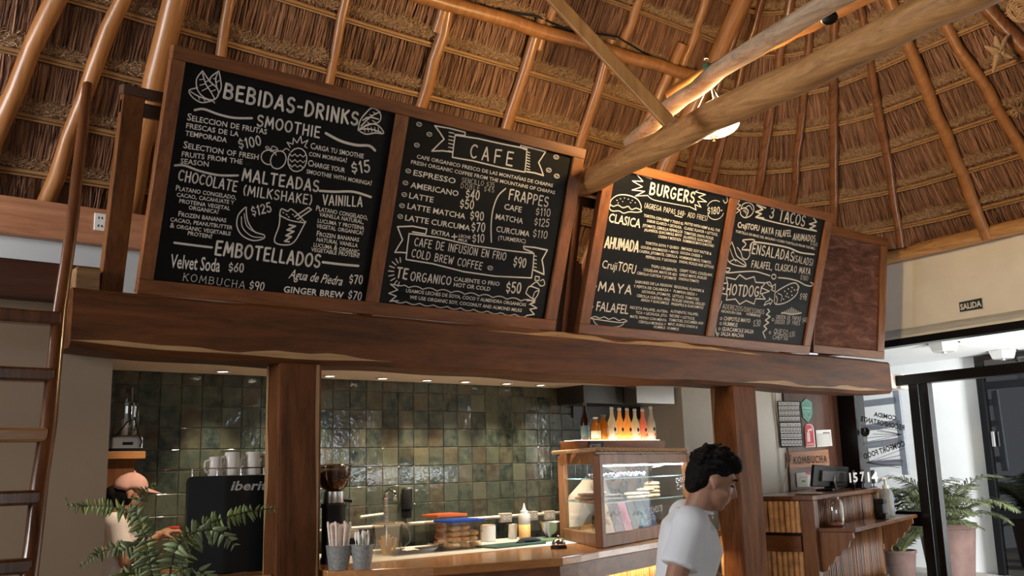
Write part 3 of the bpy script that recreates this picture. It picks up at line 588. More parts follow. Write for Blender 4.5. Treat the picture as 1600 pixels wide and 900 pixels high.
class Letters:
    """writing laid on a real plane (origin O, axes U across and V up, normal Nn towards the reader)"""
    def __init__(s, O, U, V, Nn, org=(0, 0), k=1.0, eps=.0015):
        s.O, s.U, s.V, s.N = [np.asarray(q, float) for q in (O, U, V, Nn)]; s.org = org; s.k = k; s.mb = MB(); s.eps = eps; s.nl = 0
    def uv(s, x, y):
        P = onP(s.org[0]+x*s.k, s.org[1]+y*s.k, s.O, s.N)-s.O; return np.array([P@s.U, P@s.V])
    def w3(s, q, e=0): return s.O+s.U*q[0]+s.V*q[1]+s.N*(s.eps+e)
    def base(s, a, b, h):
        A, B = s.uv(*a), s.uv(*b); d = B-A; L = np.linalg.norm(d); d = d/L; up = np.array([-d[1], d[0]]); H = s.uv(a[0], a[1]-h)-A; 
        if up[1] < 0: up = -up
        return A, d, up, L, abs(H@up)
    def text(s, t, a, b, h, bold=.02, sc=False, shear=0.0, sp=1.0):
        A, d, up, L, H = s.base(a, b, h); v, f, w = glyphs(t, bold, sc, sp)
        s.mb.add([s.w3(A+d*(q[0]*L/w+shear*q[1]*H)+up*(q[1]*H)) for q in v], f); return s
    def stroke(s, P, w):
        s.nl += 1; e = (s.nl % 40)*2e-6
        P = [np.asarray(p, float) for p in P]
        for i in range(len(P)-1):
            a, b = P[i], P[i+1]; d = b-a; L = np.linalg.norm(d)
            if L < 1e-7: continue
            n = np.array([-d[1], d[0]])/L*w/2; s.mb.add([s.w3(q, e) for q in (a-n, b-n, b+n, a+n)], [(0, 1, 2, 3)])
        for p in P:
            s.mb.add([s.w3(p+np.array([math.cos(t), math.sin(t)])*w/2, e) for t in np.linspace(0, 2*math.pi, 9)[:-1]], [tuple(range(8))])
    def hand(s, t, a, b, h, wt=.17, jit=.05, gap=1.15, serif=False, shear=0.0):
        A, d, up, L, H = s.base(a, b, h); g = gap+wt*4; tot = sum(HG[c][1]+g for c in t)-g; x = 0
        for c in t:
            st, w = HG[c]; dy = rng.normal(0, jit)*.9; an = rng.normal(0, jit*.8); sc = 1+rng.normal(0, jit*.6)
            for P in st:
                Q = []
                for px, py in P:
                    qx, qy = px-w/2, (py-3)*sc; qx, qy = qx*math.cos(an)-qy*math.sin(an)*.6, qy+qx*math.sin(an)
                    qy = qy+3+dy; Q.append(A+d*((x+w/2+qx+shear*qy)/tot*L)+up*(qy/6*H))
                s.stroke(Q, wt*H)
                if serif:
                    for q in (Q[0], Q[-1]): s.stroke([q-d*H*.09, q+d*H*.09], wt*H*.7)
            x += w+g
        return s
    def line(s, P, w, close=False, smooth=True):
        Q = [s.uv(*p) for p in P]; sc = np.linalg.norm(s.uv(P[0][0]+4, P[0][1])-s.uv(*P[0]))/4*.6+np.linalg.norm(s.uv(P[0][0], P[0][1]+4)-s.uv(*P[0]))/4*.4
        if close: Q = Q+[Q[0]]
        if smooth and len(Q) > 2:
            R = []; n = len(Q)
            for i in range(n-1):
                p0 = Q[i-1] if i else (Q[-2] if close else Q[0]); p1, p2 = Q[i], Q[i+1]; p3 = Q[i+2] if i+2 < n else (Q[1] if close else Q[-1])
                for k in range(4):
                    t = k/4; R.append(.5*((2*p1)+(p2-p0)*t+(2*p0-5*p1+4*p2-p3)*t*t+(3*p1-p0-3*p2+p3)*t**3))
            Q = R+[Q[-1]]
        s.stroke(Q, w*sc); return s
    def poly(s, P): s.line(P, 3, False, False); return s
    def zig(s, P, w): return s.line(P, w, False, False)
    def fill(s, P):
        s.mb.add([s.w3(s.uv(*p)) for p in P], [tuple(range(len(P)))]); return s
    def ell(s, c, rx, ry, w, rot=0, a0=0, a1=360, n=14):
        ca, sa = math.cos(math.radians(rot)), math.sin(math.radians(rot))
        return s.line([(c[0]+x*ca-y*sa, c[1]+x*sa+y*ca) for x, y in arc(0, 0, rx, ry, a0, a1, n)], w, False, False)
    def bean(s, c, r=8):
        s.ell(c, r, r*.75, 2.5, 15); return s.line([(c[0]-r*.6, c[1]-r*.1), (c[0], c[1]+r*.12), (c[0]+r*.6, c[1]-r*.35)], 2)
    def done(s, parent, mat, name='lettering', label=None): return put(s.mb, name, mat, parent, fixn=False, label=label)
# ================================================================ MENU BOARDS
class Board:
    def __init__(s, O, lean):
        s.O = np.asarray(O, float); a = math.radians(lean); s.U = V3(1, 0, 0); s.V = V3(0, -math.sin(a), math.cos(a)); s.N = V3(0, -math.cos(a), -math.sin(a))
    def uv(s, x, y): P = onP(x, y, s.O, s.N)-s.O; return P@s.U, P@s.V
    def box(s, u0, v0, u1, v1, n0, n1): return MB().box(s.O+s.U*(u0+u1)/2+s.V*(v0+v1)/2+s.N*(n0+n1)/2, (u1-u0, v1-v0, n1-n0), (s.U, s.V, s.N))
    def lets(s, org, k): return Letters(s.O, s.U, s.V, s.N, org, k)
def menu_board(name, label, B, outer, panels, pm, parts=True):
    """outer: u0,v0,u1,v1; panels: list of u0,u1 with common v"""
    u0, v0, u1, v1, pv0, pv1 = outer; t = thing(name, label, 'menu board', B.O+B.U*(u0+u1)/2)
    put(B.box(u0, pv1, u1, v1, -.035, .025), 'top_rail', M_FRX, t, bevel=.005)
    put(B.box(u0, v0, u1, pv0, -.035, .022), 'bottom_rail', M_FRX, t, bevel=.005)
    edges = [u0]+[q for p in panels for q in p]+[u1]
    for i in range(0, len(edges), 2):
        if edges[i+1]-edges[i] > .005: put(B.box(edges[i], pv0, edges[i+1], pv1, -.035, .020), 'mullion' if 0 < i < len(edges)-2 else 'stile', M_FRZ, t, bevel=.004)
    return t, [put(B.box(a-.01, pv0-.01, b+.01, pv1+.01, -.02, 0), 'panel', pm, t) for a, b in panels]
def fit(B, pts, i): return float(np.mean([B.uv(*p)[i] for p in pts]))
B12 = Board(V3(0, YB+.045, 2.605), 17.8)
o12 = (fit(B12, [(271, 71), (211, 453)], 0), fit(B12, [(211, 453), (540, 488), (866, 521)], 1), fit(B12, [(911, 232), (866, 521)], 0), fit(B12, [(271, 71), (911, 232)], 1), fit(B12, [(238, 434), (572, 470), (591, 473), (852, 501)], 1), fit(B12, [(289, 97), (617, 176), (892, 245)], 1))
p12 = [(fit(B12, [(289, 97), (238, 434)], 0), fit(B12, [(617, 176), (572, 470)], 0)), (fit(B12, [(636, 181), (591, 473)], 0), fit(B12, [(892, 245), (852, 501)], 0))]
t12, pn12 = menu_board('menu_board', 'wide two-panel drinks and coffee blackboard leaning over the left half of the beam', B12, o12, p12, M_BOARD)
B34 = Board(V3(0, YB+.045, 2.61), 17.2)
o34 = (fit(B34, [(937, 286), (903, 524)], 0), fit(B34, [(903, 524), (1265, 551)], 1), fit(B34, [(1298, 347), (1263, 550)], 0), fit(B34, [(1004, 256), (1160, 299), (1298, 338)], 1), fit(B34, [(922, 508), (1102, 524), (1254, 539)], 1), fit(B34, [(985, 269), (1140, 308), (1290, 346)], 1))
p34 = [(fit(B34, [(954, 279), (922, 508)], 0), fit(B34, [(1140, 308), (1102, 524)], 0)), (fit(B34, [(1152, 310), (1113, 527)], 0), fit(B34, [(1289, 346), (1254, 539)], 0))]
t34, pn34 = menu_board('menu_board', 'two-panel burgers and tacos blackboard leaning over the right half of the beam', B34, o34, p34, M_BOARD)
B5 = Board(V3(0, YB+.10, 2.62), 8.0)
u5 = (fit(B5, [(1266, 553)], 0)+.02, fit(B5, [(1266, 553), (1384, 560)], 1), fit(B5, [(1380, 373), (1384, 560)], 0), fit(B5, [(1301, 352), (1378, 373)], 1), fit(B5, [(1271, 540), (1374, 547)], 1), fit(B5, [(1370, 383)], 1))
def smear():
    m, nt, b = nodes('smeared_chalkboard'); tc_ = N(nt, 'ShaderNodeTexCoord'); mp = N(nt, 'ShaderNodeMapping'); mp.inputs['Scale'].default_value = (1.6, 1, 6); nt.links.new(tc_.outputs['Object'], mp.inputs['Vector'])
    n1 = N(nt, 'ShaderNodeTexNoise', i_Scale=2.2, i_Detail=9.0, i_Roughness=.65, i_Distortion=.8); nt.links.new(mp.outputs[0], n1.inputs['Vector'])
    r = ramp(nt, n1.outputs['Fac'], [(.32, (.045, .016, .010)), (.52, (.095, .038, .025)), (.72, (.20, .10, .07))]); nt.links.new(r.outputs[0], b.inputs['Base Color']); b.inputs['Roughness'].default_value = .85; b.inputs['Specular IOR Level'].default_value = .1; return m
t5, pn5 = menu_board('chalkboard', 'blank wiped reddish chalkboard standing at the right end of the beam', B5, u5, [(u5[0]+.02, fit(B5, [(1370, 383), (1374, 547)], 0))], smear())
# ---- railing of the loft behind the boards
BR = Board(V3(0, YB+.17, 2.60), 12.6)
t = thing('loft_railing', 'dark wooden loft railing behind the menu boards', 'railing', BR.O+V3(1.6, .0, 0))
ru0 = BR.uv(155, 446)[0]; rv1 = BR.uv(190, 146)[1]; ru1 = BR.uv(190, 450)[0]
put(BR.box(ru0-.01, rv1-.005, 8.2, rv1+.05, -.04, .05), 'top_rail', wood('railing_dark', (.035, .016, .009), (.1, .048, .024), 0, 1, .4), t, bevel=.005)
for u, w in ((ru0, ru1-ru0), (ru1+.10, .07), (3.2, .12), (4.86, .11), (5.03, .08), (6.6, .12), (7.95, .12)):
    put(BR.box(u, -.01, u+w, rv1, -.035, .035), 'post', M_RAILW if u < 2 else wood('railing_upright_dark', (.03, .012, .007), (.11, .042, .02), 2, 1, .4), t, bevel=.005)
put(BR.box(ru0, rv1-.11, 8.2, rv1-.03, -.02, .02), 'mid_rail', MATS['railing_dark'], t, bevel=.004)
q = onY(868, 480, 5.95); tag(put(MB().box(V3(q[0]+.12, 5.97, 2.915), (.42, .03, .80)), 'plank', wood('pink_plank', (.28, .13, .08), (.46, .25, .17), 2, .8, .5), loc=q, bevel=.004), 'pinkish upright plank behind the gap between the two menu boards', 'plank')
# ---------------------------------------------------------------- writing: drinks panel
L = B12.lets((200, 60), 440/900)
L.hand('BEBIDAS-DRINKS', (306, 190), (731, 279), 47, .185, .06)
L.hand('SMOOTHIE', (412, 279), (610, 317), 35, .17, .03)
sc = dict(sc=True)
for s_, a, b, h in (('Seleccion de frutas', (188, 261), (443, 307), 24), ('frescas de la', (185, 286), (353, 314), 22), ('temporada', (182, 310), (315, 333), 22), ('Selection of fresh', (176, 350), (416, 388), 24), ('fruits from the', (171, 377), (365, 402), 22), ('season', (167, 399), (257, 410), 22),
    ('Carga tu smoothie', (582, 352), (752, 384), 21), ('con moringa!', (577, 375), (698, 397), 18), ('Charge your', (574, 407), (692, 429), 21), ('smoothie with moringa!', (569, 431), (777, 470), 18), ('Platano congelado,', (152, 485), (345, 515), 18), ('cacao, cacahuate y', (155, 505), (338, 531), 17), ('proteina vegetal', (163, 525), (325, 549), 17), ('organica!', (193, 546), (288, 561), 17),
    ('Frozen bananas', (160, 568), (313, 588), 18), ('cacao, peanutbutter', (134, 584), (333, 611), 17), ('& organic vegetable', (133, 604), (327, 630), 17), ('protein!', (190, 628), (267, 640), 17), ('Platano congelado,', (600, 550), (765, 580), 18), ('vainilla natural,', (610, 568), (752, 593), 17), ('lucuma y proteina', (605, 588), (754, 612), 17), ('vegetal organica!', (601, 605), (750, 628), 17),
    ('Frozen bananas', (602, 631), (737, 650), 18), ('natural vanilla', (602, 648), (733, 668), 17), ('lucuma & organic', (592, 665), (737, 688), 17), ('vegetable protein!', (584, 680), (738, 701), 17)): L.text(s_, a, b, h, .010, **sc)
for s_, a, b, h in (('$100', (357, 353), (425, 341), 31), ('$15', (717, 432), (772, 426), 36), ('$125', (399, 568), (458, 553), 30), ('$60', (322, 745), (367, 747), 28), ('$90', (388, 801), (432, 806), 26), ('$70', (707, 783), (747, 785), 27), ('$70', (703, 832), (743, 837), 26)): L.hand(s_, a, b, h, .15, .06)
L.hand('CHOCOLATE', (160, 452), (345, 489), 33, .15, .04).hand('MALTEADAS', (365, 453), (606, 490), 37, .17, .03).hand('(MILKSHAKE)', (368, 500), (585, 531), 31, .15, .03).hand('VAINILLA', (622, 531), (747, 537), 31, .15, .04).hand('EMBOTELLADOS', (278, 690), (610, 732), 43, .17, .02)
L.text('Velvet Soda', (133, 732), (292, 746), 46, .012).hand('KOMBUCHA', (175, 773), (371, 799), 23, .075, .02, serif=True, gap=1.8).text('Agua de Piedra', (512, 766), (682, 790), 32, .008, shear=.25).text('GINGER BREW', (496, 811), (687, 830), 21, .025, sp=1.05)
for P, w in (([(213, 229), (242, 226), (290, 243), (340, 254), (396, 255)], 7), ([(632, 303), (680, 328), (730, 341), (770, 343), (789, 358)], 8), ([(150, 406), (180, 406), (230, 424), (290, 437), (351, 438)], 7), ([(612, 487), (660, 490), (720, 490), (776, 507)], 7), ([(148, 653), (210, 661), (268, 668)], 7), ([(622, 715), (680, 722), (736, 727)], 7)): L.line(P, w)
# leaves, fruit, banana, milkshake
for P in ([(238, 104), (219, 130), (222, 165), (245, 190), (272, 196), (288, 182), (285, 160), (262, 138), (238, 104)], [(290, 104), (266, 122), (260, 138)], [(290, 104), (296, 135), (297, 160), (286, 182)], [(222, 158), (195, 166), (206, 188), (235, 205), (268, 200), (276, 206)], [(238, 112), (248, 145), (264, 170), (278, 195)], [(286, 112), (280, 130), (284, 160)], [(200, 170), (225, 185), (260, 198)]): L.line(P, 4)
for a, b in (((243, 130), (228, 132)), ((247, 145), (229, 150)), ((255, 158), (236, 168)), ((246, 140), (258, 134)), ((254, 156), (270, 148)), ((264, 170), (280, 164)), ((280, 130), (272, 128)), ((281, 142), (292, 134)), ((224, 184), (228, 196)), ((240, 190), (246, 201))): L.zig([a, b], 2.5)
for P in ([(735, 293), (742, 262), (762, 236), (780, 222), (800, 232), (808, 250), (800, 268), (770, 276), (740, 288)], [(738, 295), (765, 275), (795, 276), (812, 292), (815, 304), (790, 302), (762, 306), (742, 298)], [(745, 280), (775, 250), (805, 235)], [(742, 290), (775, 290), (808, 300)], [(750, 262), (770, 252), (800, 258)]): L.line(P, 4)
for x in (755, 766, 777, 788, 799): L.zig([(x, 284), (x+2, 298)], 2.5)
for x, y in ((760, 252), (772, 243), (784, 236), (765, 268), (780, 262)): L.zig([(x, y), (x+10, y+6)], 2.5)
L.ell((450, 380), 25, 23, 3.5, 20, 60, 320).ell((480, 388), 24, 30, 3.5, 25).ell((541, 388), 30, 38, 3.5, 12, -150, 200)
L.line([(458, 362), (460, 345), (472, 348), (478, 355), (462, 358)], 3).line([(458, 358), (445, 345), (440, 350), (456, 360)], 3).line([(492, 362), (505, 352), (515, 358)], 3)
L.zig([(518, 348), (508, 332), (527, 338), (528, 318), (540, 334), (552, 312), (555, 335), (575, 325), (564, 345), (572, 350)], 3)
for y in (368, 386, 402): L.zig([(516, y), (524, y+9), (533, y+1), (541, y+10), (550, y+3), (559, y+11), (566, y+5)], 2.5)
L.line([(374, 540), (352, 565), (348, 600), (365, 630), (400, 646), (432, 640), (434, 628), (405, 618), (385, 590), (378, 560), (378, 540)], 4).line([(362, 570), (366, 605), (395, 632), (430, 636)], 3).line([(371, 560), (380, 600), (410, 622)], 3)
L.line([(486, 562), (482, 600), (468, 650), (510, 660), (535, 645), (560, 600), (568, 585)], 4).line([(484, 566), (490, 545), (510, 552), (520, 545), (536, 556), (550, 570), (566, 588)], 4).line([(486, 566), (520, 582), (566, 590)], 3.5).zig([(532, 570), (577, 540), (586, 547), (544, 576)], 4)
L.zig([(515, 596), (535, 600), (508, 612), (530, 617), (504, 630), (522, 634), (500, 648), (515, 650)], 5)
for x, y in ((495, 556), (505, 562), (512, 570), (525, 562), (540, 576), (550, 582), (500, 572)): L.zig([(x, y), (x+3, y+2)], 3)
L.done(pn12[0], M_CHALK)
# ---------------------------------------------------------------- coffee panel
L = B12.lets((560, 140), 400/900)
for P in ([(340, 160), (334, 200), (330, 238), (400, 250), (500, 274), (585, 290), (589, 250), (592, 208), (500, 190), (420, 172), (340, 160)], [(332, 220), (296, 215), (258, 216), (284, 190), (301, 174), (284, 148), (268, 127), (320, 136), (375, 150), (374, 162), (340, 158)], [(592, 212), (569, 203), (570, 196), (615, 207), (658, 218), (645, 238), (633, 256), (643, 280), (650, 302), (620, 293), (590, 288)],
    [(178, 506), (172, 550), (167, 597), (260, 612), (370, 640), (480, 656), (608, 662), (614, 620), (617, 576), (520, 565), (400, 548), (280, 520), (178, 506)], [(170, 574), (150, 572), (128, 572), (142, 548), (155, 528), (146, 505), (137, 482), (190, 480), (240, 490), (236, 508), (190, 500)], [(612, 572), (582, 560), (580, 551), (620, 555), (664, 564), (655, 580), (645, 598), (650, 625), (652, 650), (630, 640), (616, 634)]): L.line(P, 4.5, False, False)
for i in range(6): L.zig([(318-i*.5, 150+i*13), (336-i*.5, 154+i*13)], 3)
for i in range(7): L.zig([(591, 218+i*10), (602, 222+i*10)], 3)
for i in range(4): L.zig([(617, 584+i*13), (626, 586+i*13)], 2.5)
for i, c in enumerate('CAFE'): L.hand(c, (392+i*42, 238+i*8.6), (413+i*42, 242+i*8.6), 47, .13, .03)
for s_, a, b, h in (('CAFE ORGANICO FRESCO DE LAS MONTA\u00d1AS DE CHIAPAS', (204, 241), (682, 343), 14), ('FRESH ORGANIC COFFEE FROM THE MOUNTAINS OF CHIAPAS', (184, 260), (690, 368), 14)): L.text(s_, a, b, h, .012)
for s_, a, b in (('ESPRESSO', (192, 301), (340, 331)), ('AMERICANO', (182, 344), (350, 375)), ('LATTE', (177, 381), (262, 397)), ('LATTE MATCHA', (171, 418), (374, 455)), ('LATTE CURCUMA', (163, 459), (391, 496)), ('CAFE', (511, 420), (572, 432)), ('MATCHA', (481, 455), (577, 472)), ('CURCUMA', (483, 499), (600, 517))): L.text(s_, a, b, 21, .012)
L.text('(TURMERIC)', (490, 527), (587, 540), 15, .008).text('EXTRA', (256, 507), (320, 518), 17, .012).text('LECHE', (352, 518), (393, 525), 11, .01).text('MILK', (350, 531), (383, 537), 10, .01).text('CALIENTE O FRIO', (334, 672), (495, 690), 15, .012).text('HOT OR COLD', (334, 692), (462, 708), 15, .012)
L.text('USAMOS LECHES DE SOYA, COCO Y ALMENDRA ORGANICAS', (166, 712), (588, 762), 13, .012).text('WE USE ORGANIC SOY, COCONUT AND ALMOND MILKS', (179, 735), (573, 782), 13, .012)
L.hand('SENCILLO $35', (363, 326), (476, 344), 17, .08, .05).hand('DOBLE $45', (359, 346), (475, 362), 17, .08, .05, gap=2.2)
for s_, a, b, h in (('$40', (377, 382), (422, 388), 31), ('$50', (357, 416), (403, 420), 30), ('$90', (393, 458), (438, 460), 30), ('$70', (398, 499), (443, 499), 30), ('$10', (401, 537), (440, 537), 28), ('$90', (544, 620), (585, 626), 33), ('$50', (519, 713), (568, 715), 36)): L.hand(s_, a, b, h, .15, .05)
for s_, a, b in (('$110', (623, 441), (672, 446)), ('$125', (618, 477), (668, 482)), ('$110', (613, 517), (661, 524))): L.hand(s_, a, b, 26, .11, .05)
L.hand('FRAPPES', (528, 385), (664, 412), 35, .15, .04).hand('CAFE DE INFUSION EN FRIO', (196, 548), (516, 600), 28, .13, .03).hand('COLD BREW COFFEE', (186, 587), (432, 633), 27, .14, .03).hand('TE', (132, 660), (169, 666), 36, .17, .03).hand('ORGANICO', (182, 670), (322, 687), 30, .15, .04)
L.line([(517, 348), (490, 375), (472, 425), (466, 480), (467, 536)], 4.5).zig([(328, 517), (346, 517)], 4).zig([(337, 508), (337, 526)], 4)
for q in ((213, 122), (249, 157), (205, 195), (695, 237), (669, 283), (697, 304), (175, 286), (165, 328), (161, 369), (153, 408), (147, 446), (463, 627)): L.bean(q, 9)
P = []
for i in range(61):
    f = i/60; k = i % 6; P.append((128+f*492, 690+f*58+(7*math.sin(math.pi*k/6)*(-1))+0))
L.line([(150, 690)]+[p for p in P[4:]]+[(600, 755)], 3.5)
L.line([(120, 738)]+[(120+f*470, 740+f*54+(7*abs(math.sin(f*31)))) for f in np.linspace(0, 1, 62)], 3.5)
L.zig([(150, 690), (112, 684), (138, 704), (106, 716), (133, 726), (110, 744), (140, 742)], 3.5).zig([(592, 742), (622, 740), (603, 754), (627, 768), (602, 772), (618, 790), (590, 794)], 3.5)
for a in range(95, 275, 20): L.zig([(150+26*math.cos(math.radians(a)), 642-36*math.sin(math.radians(a))), (150+45*math.cos(math.radians(a)), 642-52*math.sin(math.radians(a)))], 3.5)
L.line([(588, 716), (600, 692), (625, 698), (635, 705), (625, 730), (612, 735), (588, 716)], 3.5).line([(612, 733), (620, 712), (634, 706)], 3).line([(604, 692), (625, 676), (640, 690), (654, 685), (650, 668), (640, 672)], 3.5).zig([(622, 656), (636, 658), (634, 672), (620, 670), (622, 656)], 3)
L.done(pn12[1], M_CHALK)
# ---------------------------------------------------------------- burgers panel
L = B34.lets((880, 240), 280/788)
def burst(cx, cy, rx, ry, n, a0, a1, w, inn=.62, sl=.24):
    P = []
    for i in range(2*n+1):
        a = math.radians(a0+(a1-a0)*i/(2*n)); k = 1 if i % 2 == 0 else inn; x = rx*k*math.cos(a); P.append((cx+x, cy+ry*k*math.sin(a)+x*sl))
    L.zig(P, w)
L.zig([(420, 100), (372, 92), (388, 112), (318, 86), (350, 122), (303, 120), (348, 146), (302, 160), (358, 166), (317, 186), (372, 184)], 3).zig([(548, 148), (600, 156), (580, 168), (626, 180), (594, 190), (630, 212), (590, 210), (606, 236), (578, 224), (584, 248), (556, 234)], 3)
L.line([(372, 186), (400, 204), (490, 222), (556, 234)], 2.5)
L.hand('BURGERS', (379, 176), (573, 216), 48, .185, .05).hand('(AGREGA PAPAS $48- ADD FRIES)', (356, 238), (632, 296), 22, .10, .04, gap=.9).hand('$180-', (634, 266), (698, 264), 30, .15, .05)
L.zig([(490, 272), (522, 280)], 3).ell((668, 248), 38, 42, 2.5, 0, 20, 150).ell((668, 248), 38, 42, 2.5, 0, 205, 300).line([(703, 205), (712, 218), (722, 205), (712, 180), (690, 178)], 3)
L.text('CLASICA', (198, 300), (337, 327), 42, .012).hand('AHUMADA', (182, 411), (327, 432), 46, .19, .03, gap=.5).text('Cruji', (169, 502), (233, 513), 38, .004).text('TOFU', (237, 514), (315, 530), 44, .004).hand('MAYA', (154, 601), (296, 618), 38, .2, .02).text('FALAFEL', (143, 690), (284, 706), 44, .006)
for y, x in ((274, 187), (381, 172), (482, 157), (583, 143), (673, 128)): L.ell((x, y), 3, 4, 2.5)
for s_, a, b in (('TORTITA CON HEMP Y TODO EL', (353, 277), (527, 314)), ('SABOR CLASICO + LECHUGA,', (367, 300), (520, 331)), ('JITOMATE, CEBOLLA PEPINILLOS', (348, 320), (523, 350)), ('JALAPE\u00d1OS, GUACAMOLE, MAYO', (355, 340), (520, 366)), ('CASERA Y MOSTAZA', (417, 369), (517, 385)), ('PATTIE WITH HEMP & ALL THE', (533, 312), (687, 344)), ('CLASSIC FLAVOR + LETTUCE,', (530, 332), (678, 362)), ('TOMATOES, ONION, PICKLES,', (530, 353), (660, 379)), ('JALAPE\u00d1OS, GUACAMOLE,', (527, 371), (652, 394)), ('HOMEMADE MAYO & MUSTARD', (525, 388), (662, 412)),
    ('TORTITA SOYA Y QUESO', (360, 398), (507, 421)), ('GOUDA AHUMADOS + MAYO', (340, 416), (505, 441)), ('CASERA, JITOMATE, CEBOLLA,', (332, 434), (503, 459)), ('PEPINILLOS, Y LECHUGA', (362, 459), (498, 480)), ('SMOKED SOY PATTIE &', (517, 421), (650, 446)), ('GOUDA CHEESE +', (513, 440), (610, 458)), ('HOMEMADE MAYO, TOMATO,', (510, 460), (650, 485)), ('ONION, PICKLES AND LETTUCE', (508, 479), (660, 505)),
    ('TOFU CRUJIENTE,', (385, 500), (500, 519)), ('COLESLAW, MAYO DE AJO.', (352, 515), (500, 538)), ('CEBOLLA CURTIDA Y JITOMATE', (323, 530), (495, 556)), ('CRISPY TOFU, COLESLAW,', (511, 518), (655, 540)), ('GARLIC MAYO, PICKLED', (509, 537), (630, 554)), ('ONION & TOMATO', (507, 555), (595, 568)),
    ('SABORES DE LA REGION', (315, 568), (477, 588)), ('Y PEPITA DE CALABAZA +', (308, 588), (473, 608)), ('LECHUGA, JITOMATE,', (345, 611), (470, 628)), ('CEBOLLA CURTIDA, PI\u00d1A', (322, 629), (468, 648)), ('ABADA Y GUACAMOLE', (340, 648), (463, 664)), ('REGIONAL FLAVORS &', (487, 590), (618, 610)), ('PUMPKIN SEEDS +', (484, 610), (587, 626)), ('LETTUCE, TOMATOES,', (480, 630), (597, 647)), ('PICKLED ONIONS, GRILLED', (477, 648), (622, 668)), ('PINEAPPLE & GUACAMOLE', (474, 666), (615, 683)),
    ('RECETA FALAFEL AUTEN-', (293, 681), (460, 701)), ('TICA + LECHUGA, JITO-', (317, 703), (457, 719)), ('MATE, PEPINO CON MENTA', (293, 721), (453, 739)), ('CEBOLLA MORADA Y', (330, 744), (450, 757)), ('HUMMUS', (397, 767), (447, 772)), ('AUTHENTIC FALAFEL', (470, 698), (593, 713)), ('RECIPIE + LETTUCE,', (467, 717), (578, 732)), ('TOMATOES, CUCUMBER AND', (464, 736), (615, 752)), ('MINT, PURPLE ONION &', (460, 754), (590, 769)), ('HUMMUS', (456, 772), (507, 778))): L.text(s_, a, b, 12.5, .010)
L.line([(205, 232), (210, 205), (240, 183), (285, 183), (325, 200), (342, 230), (340, 246)], 3.5).line([(205, 222), (220, 232), (240, 226), (262, 238), (285, 232), (300, 246), (322, 240), (345, 254), (320, 258), (290, 256), (265, 262), (245, 252), (215, 252), (202, 238), (205, 222)], 3.5)
for x, y in ((235, 205), (250, 198), (268, 195), (285, 200), (302, 205), (315, 215), (295, 215), (260, 210), (240, 216)): L.zig([(x, y), (x+2, y+1)], 3)
L.line([(122, 722), (140, 716), (160, 724), (180, 718), (200, 728), (222, 722), (245, 734), (262, 728), (280, 736), (268, 740), (240, 742), (128, 726), (122, 722)], 3.5).line([(132, 730), (142, 748), (165, 758), (230, 762), (258, 754), (268, 742)], 3.5)
L.done(pn34[0], M_CHALK)
# ---------------------------------------------------------------- tacos panel
L = B34.lets((1080, 260), 340/900)
L.hand('3 TACOS', (323, 212), (466, 248), 45, .15, .05)
for s_, a, b, h in (('MAYA', (290, 276), (338, 280), 25), ('FALAFEL', (348, 289), (412, 289), 25), ('AHUMADOS', (420, 303), (511, 311), 25)): L.hand(s_, a, b, h, .17, .04)
L.text('CrujiTOFU', (190, 252), (280, 267), 25, .025).text('TORTILLA DE MAIZ DEL MOLINO / CORN TORTILLAS FROM THE MILL', (182, 273), (512, 345), 11, .015).hand('$160', (492, 326), (520, 331), 16, .1, .05)
L.hand('ENSALADAS', (250, 359), (419, 392), 40, .15, .04).hand('(SALADS)', (422, 394), (500, 411), 28, .12, .04).hand('FALAFEL, CLASICA', (248, 417), (418, 437), 28, .15, .04).hand('O MAYA', (424, 438), (490, 447), 26, .15, .04).hand('$180', (450, 468), (481, 473), 20, .08, .05)
L.hand('HOTDOG!', (144, 529), (285, 540), 44, .16, .05).hand('$98', (448, 550), (476, 552), 26, .1, .05).hand('ADEREZOS/DRESSINGS', (128, 587), (300, 611), 19, .11, .03).text('HECHOS EN CASA', (123, 603), (207, 614), 11, .02).text('HOMEMADE', (227, 615), (285, 623), 11, .02)
for s_, a, b in (('CHIPOTLE MAYO', (133, 636), (243, 646)), ('HUMMUS', (131, 657), (190, 664)), ('GUACAMOLE SALSA', (126, 679), (257, 691)), ('SALSA MACHA', (121, 699), (217, 708))): L.text(s_, a, b, 17, .018); L.ell((a[0]-10, a[1]-7), 4, 5, 2.5)
L.hand('$30', (256, 662), (284, 660), 26, .1, .06).hand('ORDEN DE PAPAS', (350, 630), (452, 637), 16, .12, .03).hand('ORDER OF FRIES', (345, 650), (448, 656), 16, .12, .03).hand('$40', (459, 646), (477, 644), 20, .08, .05).hand('QUESO', (341, 692), (397, 697), 21, .13, .03).hand('CHEFSE', (336, 714), (399, 718), 17, .13, .03).hand('$35', (406, 706), (427, 702), 20, .1, .05)
L.ell((337, 634), 4, 5, 2).ell((325, 687), 4, 5, 2)
L.zig([(308, 172), (270, 158), (296, 178), (266, 188), (290, 196), (266, 210), (300, 214)], 4.5).line([(266, 210), (340, 230), (440, 252), (518, 268)], 4).zig([(518, 268), (490, 256), (514, 246), (488, 238), (518, 230), (505, 214)], 4)
L.zig([(182, 196), (202, 180), (188, 176), (204, 160), (190, 156), (200, 142), (190, 138)], 3)
L.line([(205, 175), (215, 155), (238, 150), (255, 162), (258, 182), (246, 203), (222, 212), (205, 200), (203, 186)], 3.5).line([(206, 176), (222, 172), (236, 186), (226, 208)], 3.5).line([(222, 172), (240, 162), (252, 180)], 2.5)
for i in range(4): L.zig([(214+i*5, 184+i*5), (222+i*4, 180+i*4)], 2.5)
L.line([(258, 312), (320, 320), (400, 336), (450, 356), (508, 364)], 5).line([(214, 304), (250, 302), (262, 308), (245, 322), (240, 345), (210, 342), (226, 322), (212, 308)], 4).line([(248, 322), (244, 348)], 3.5)
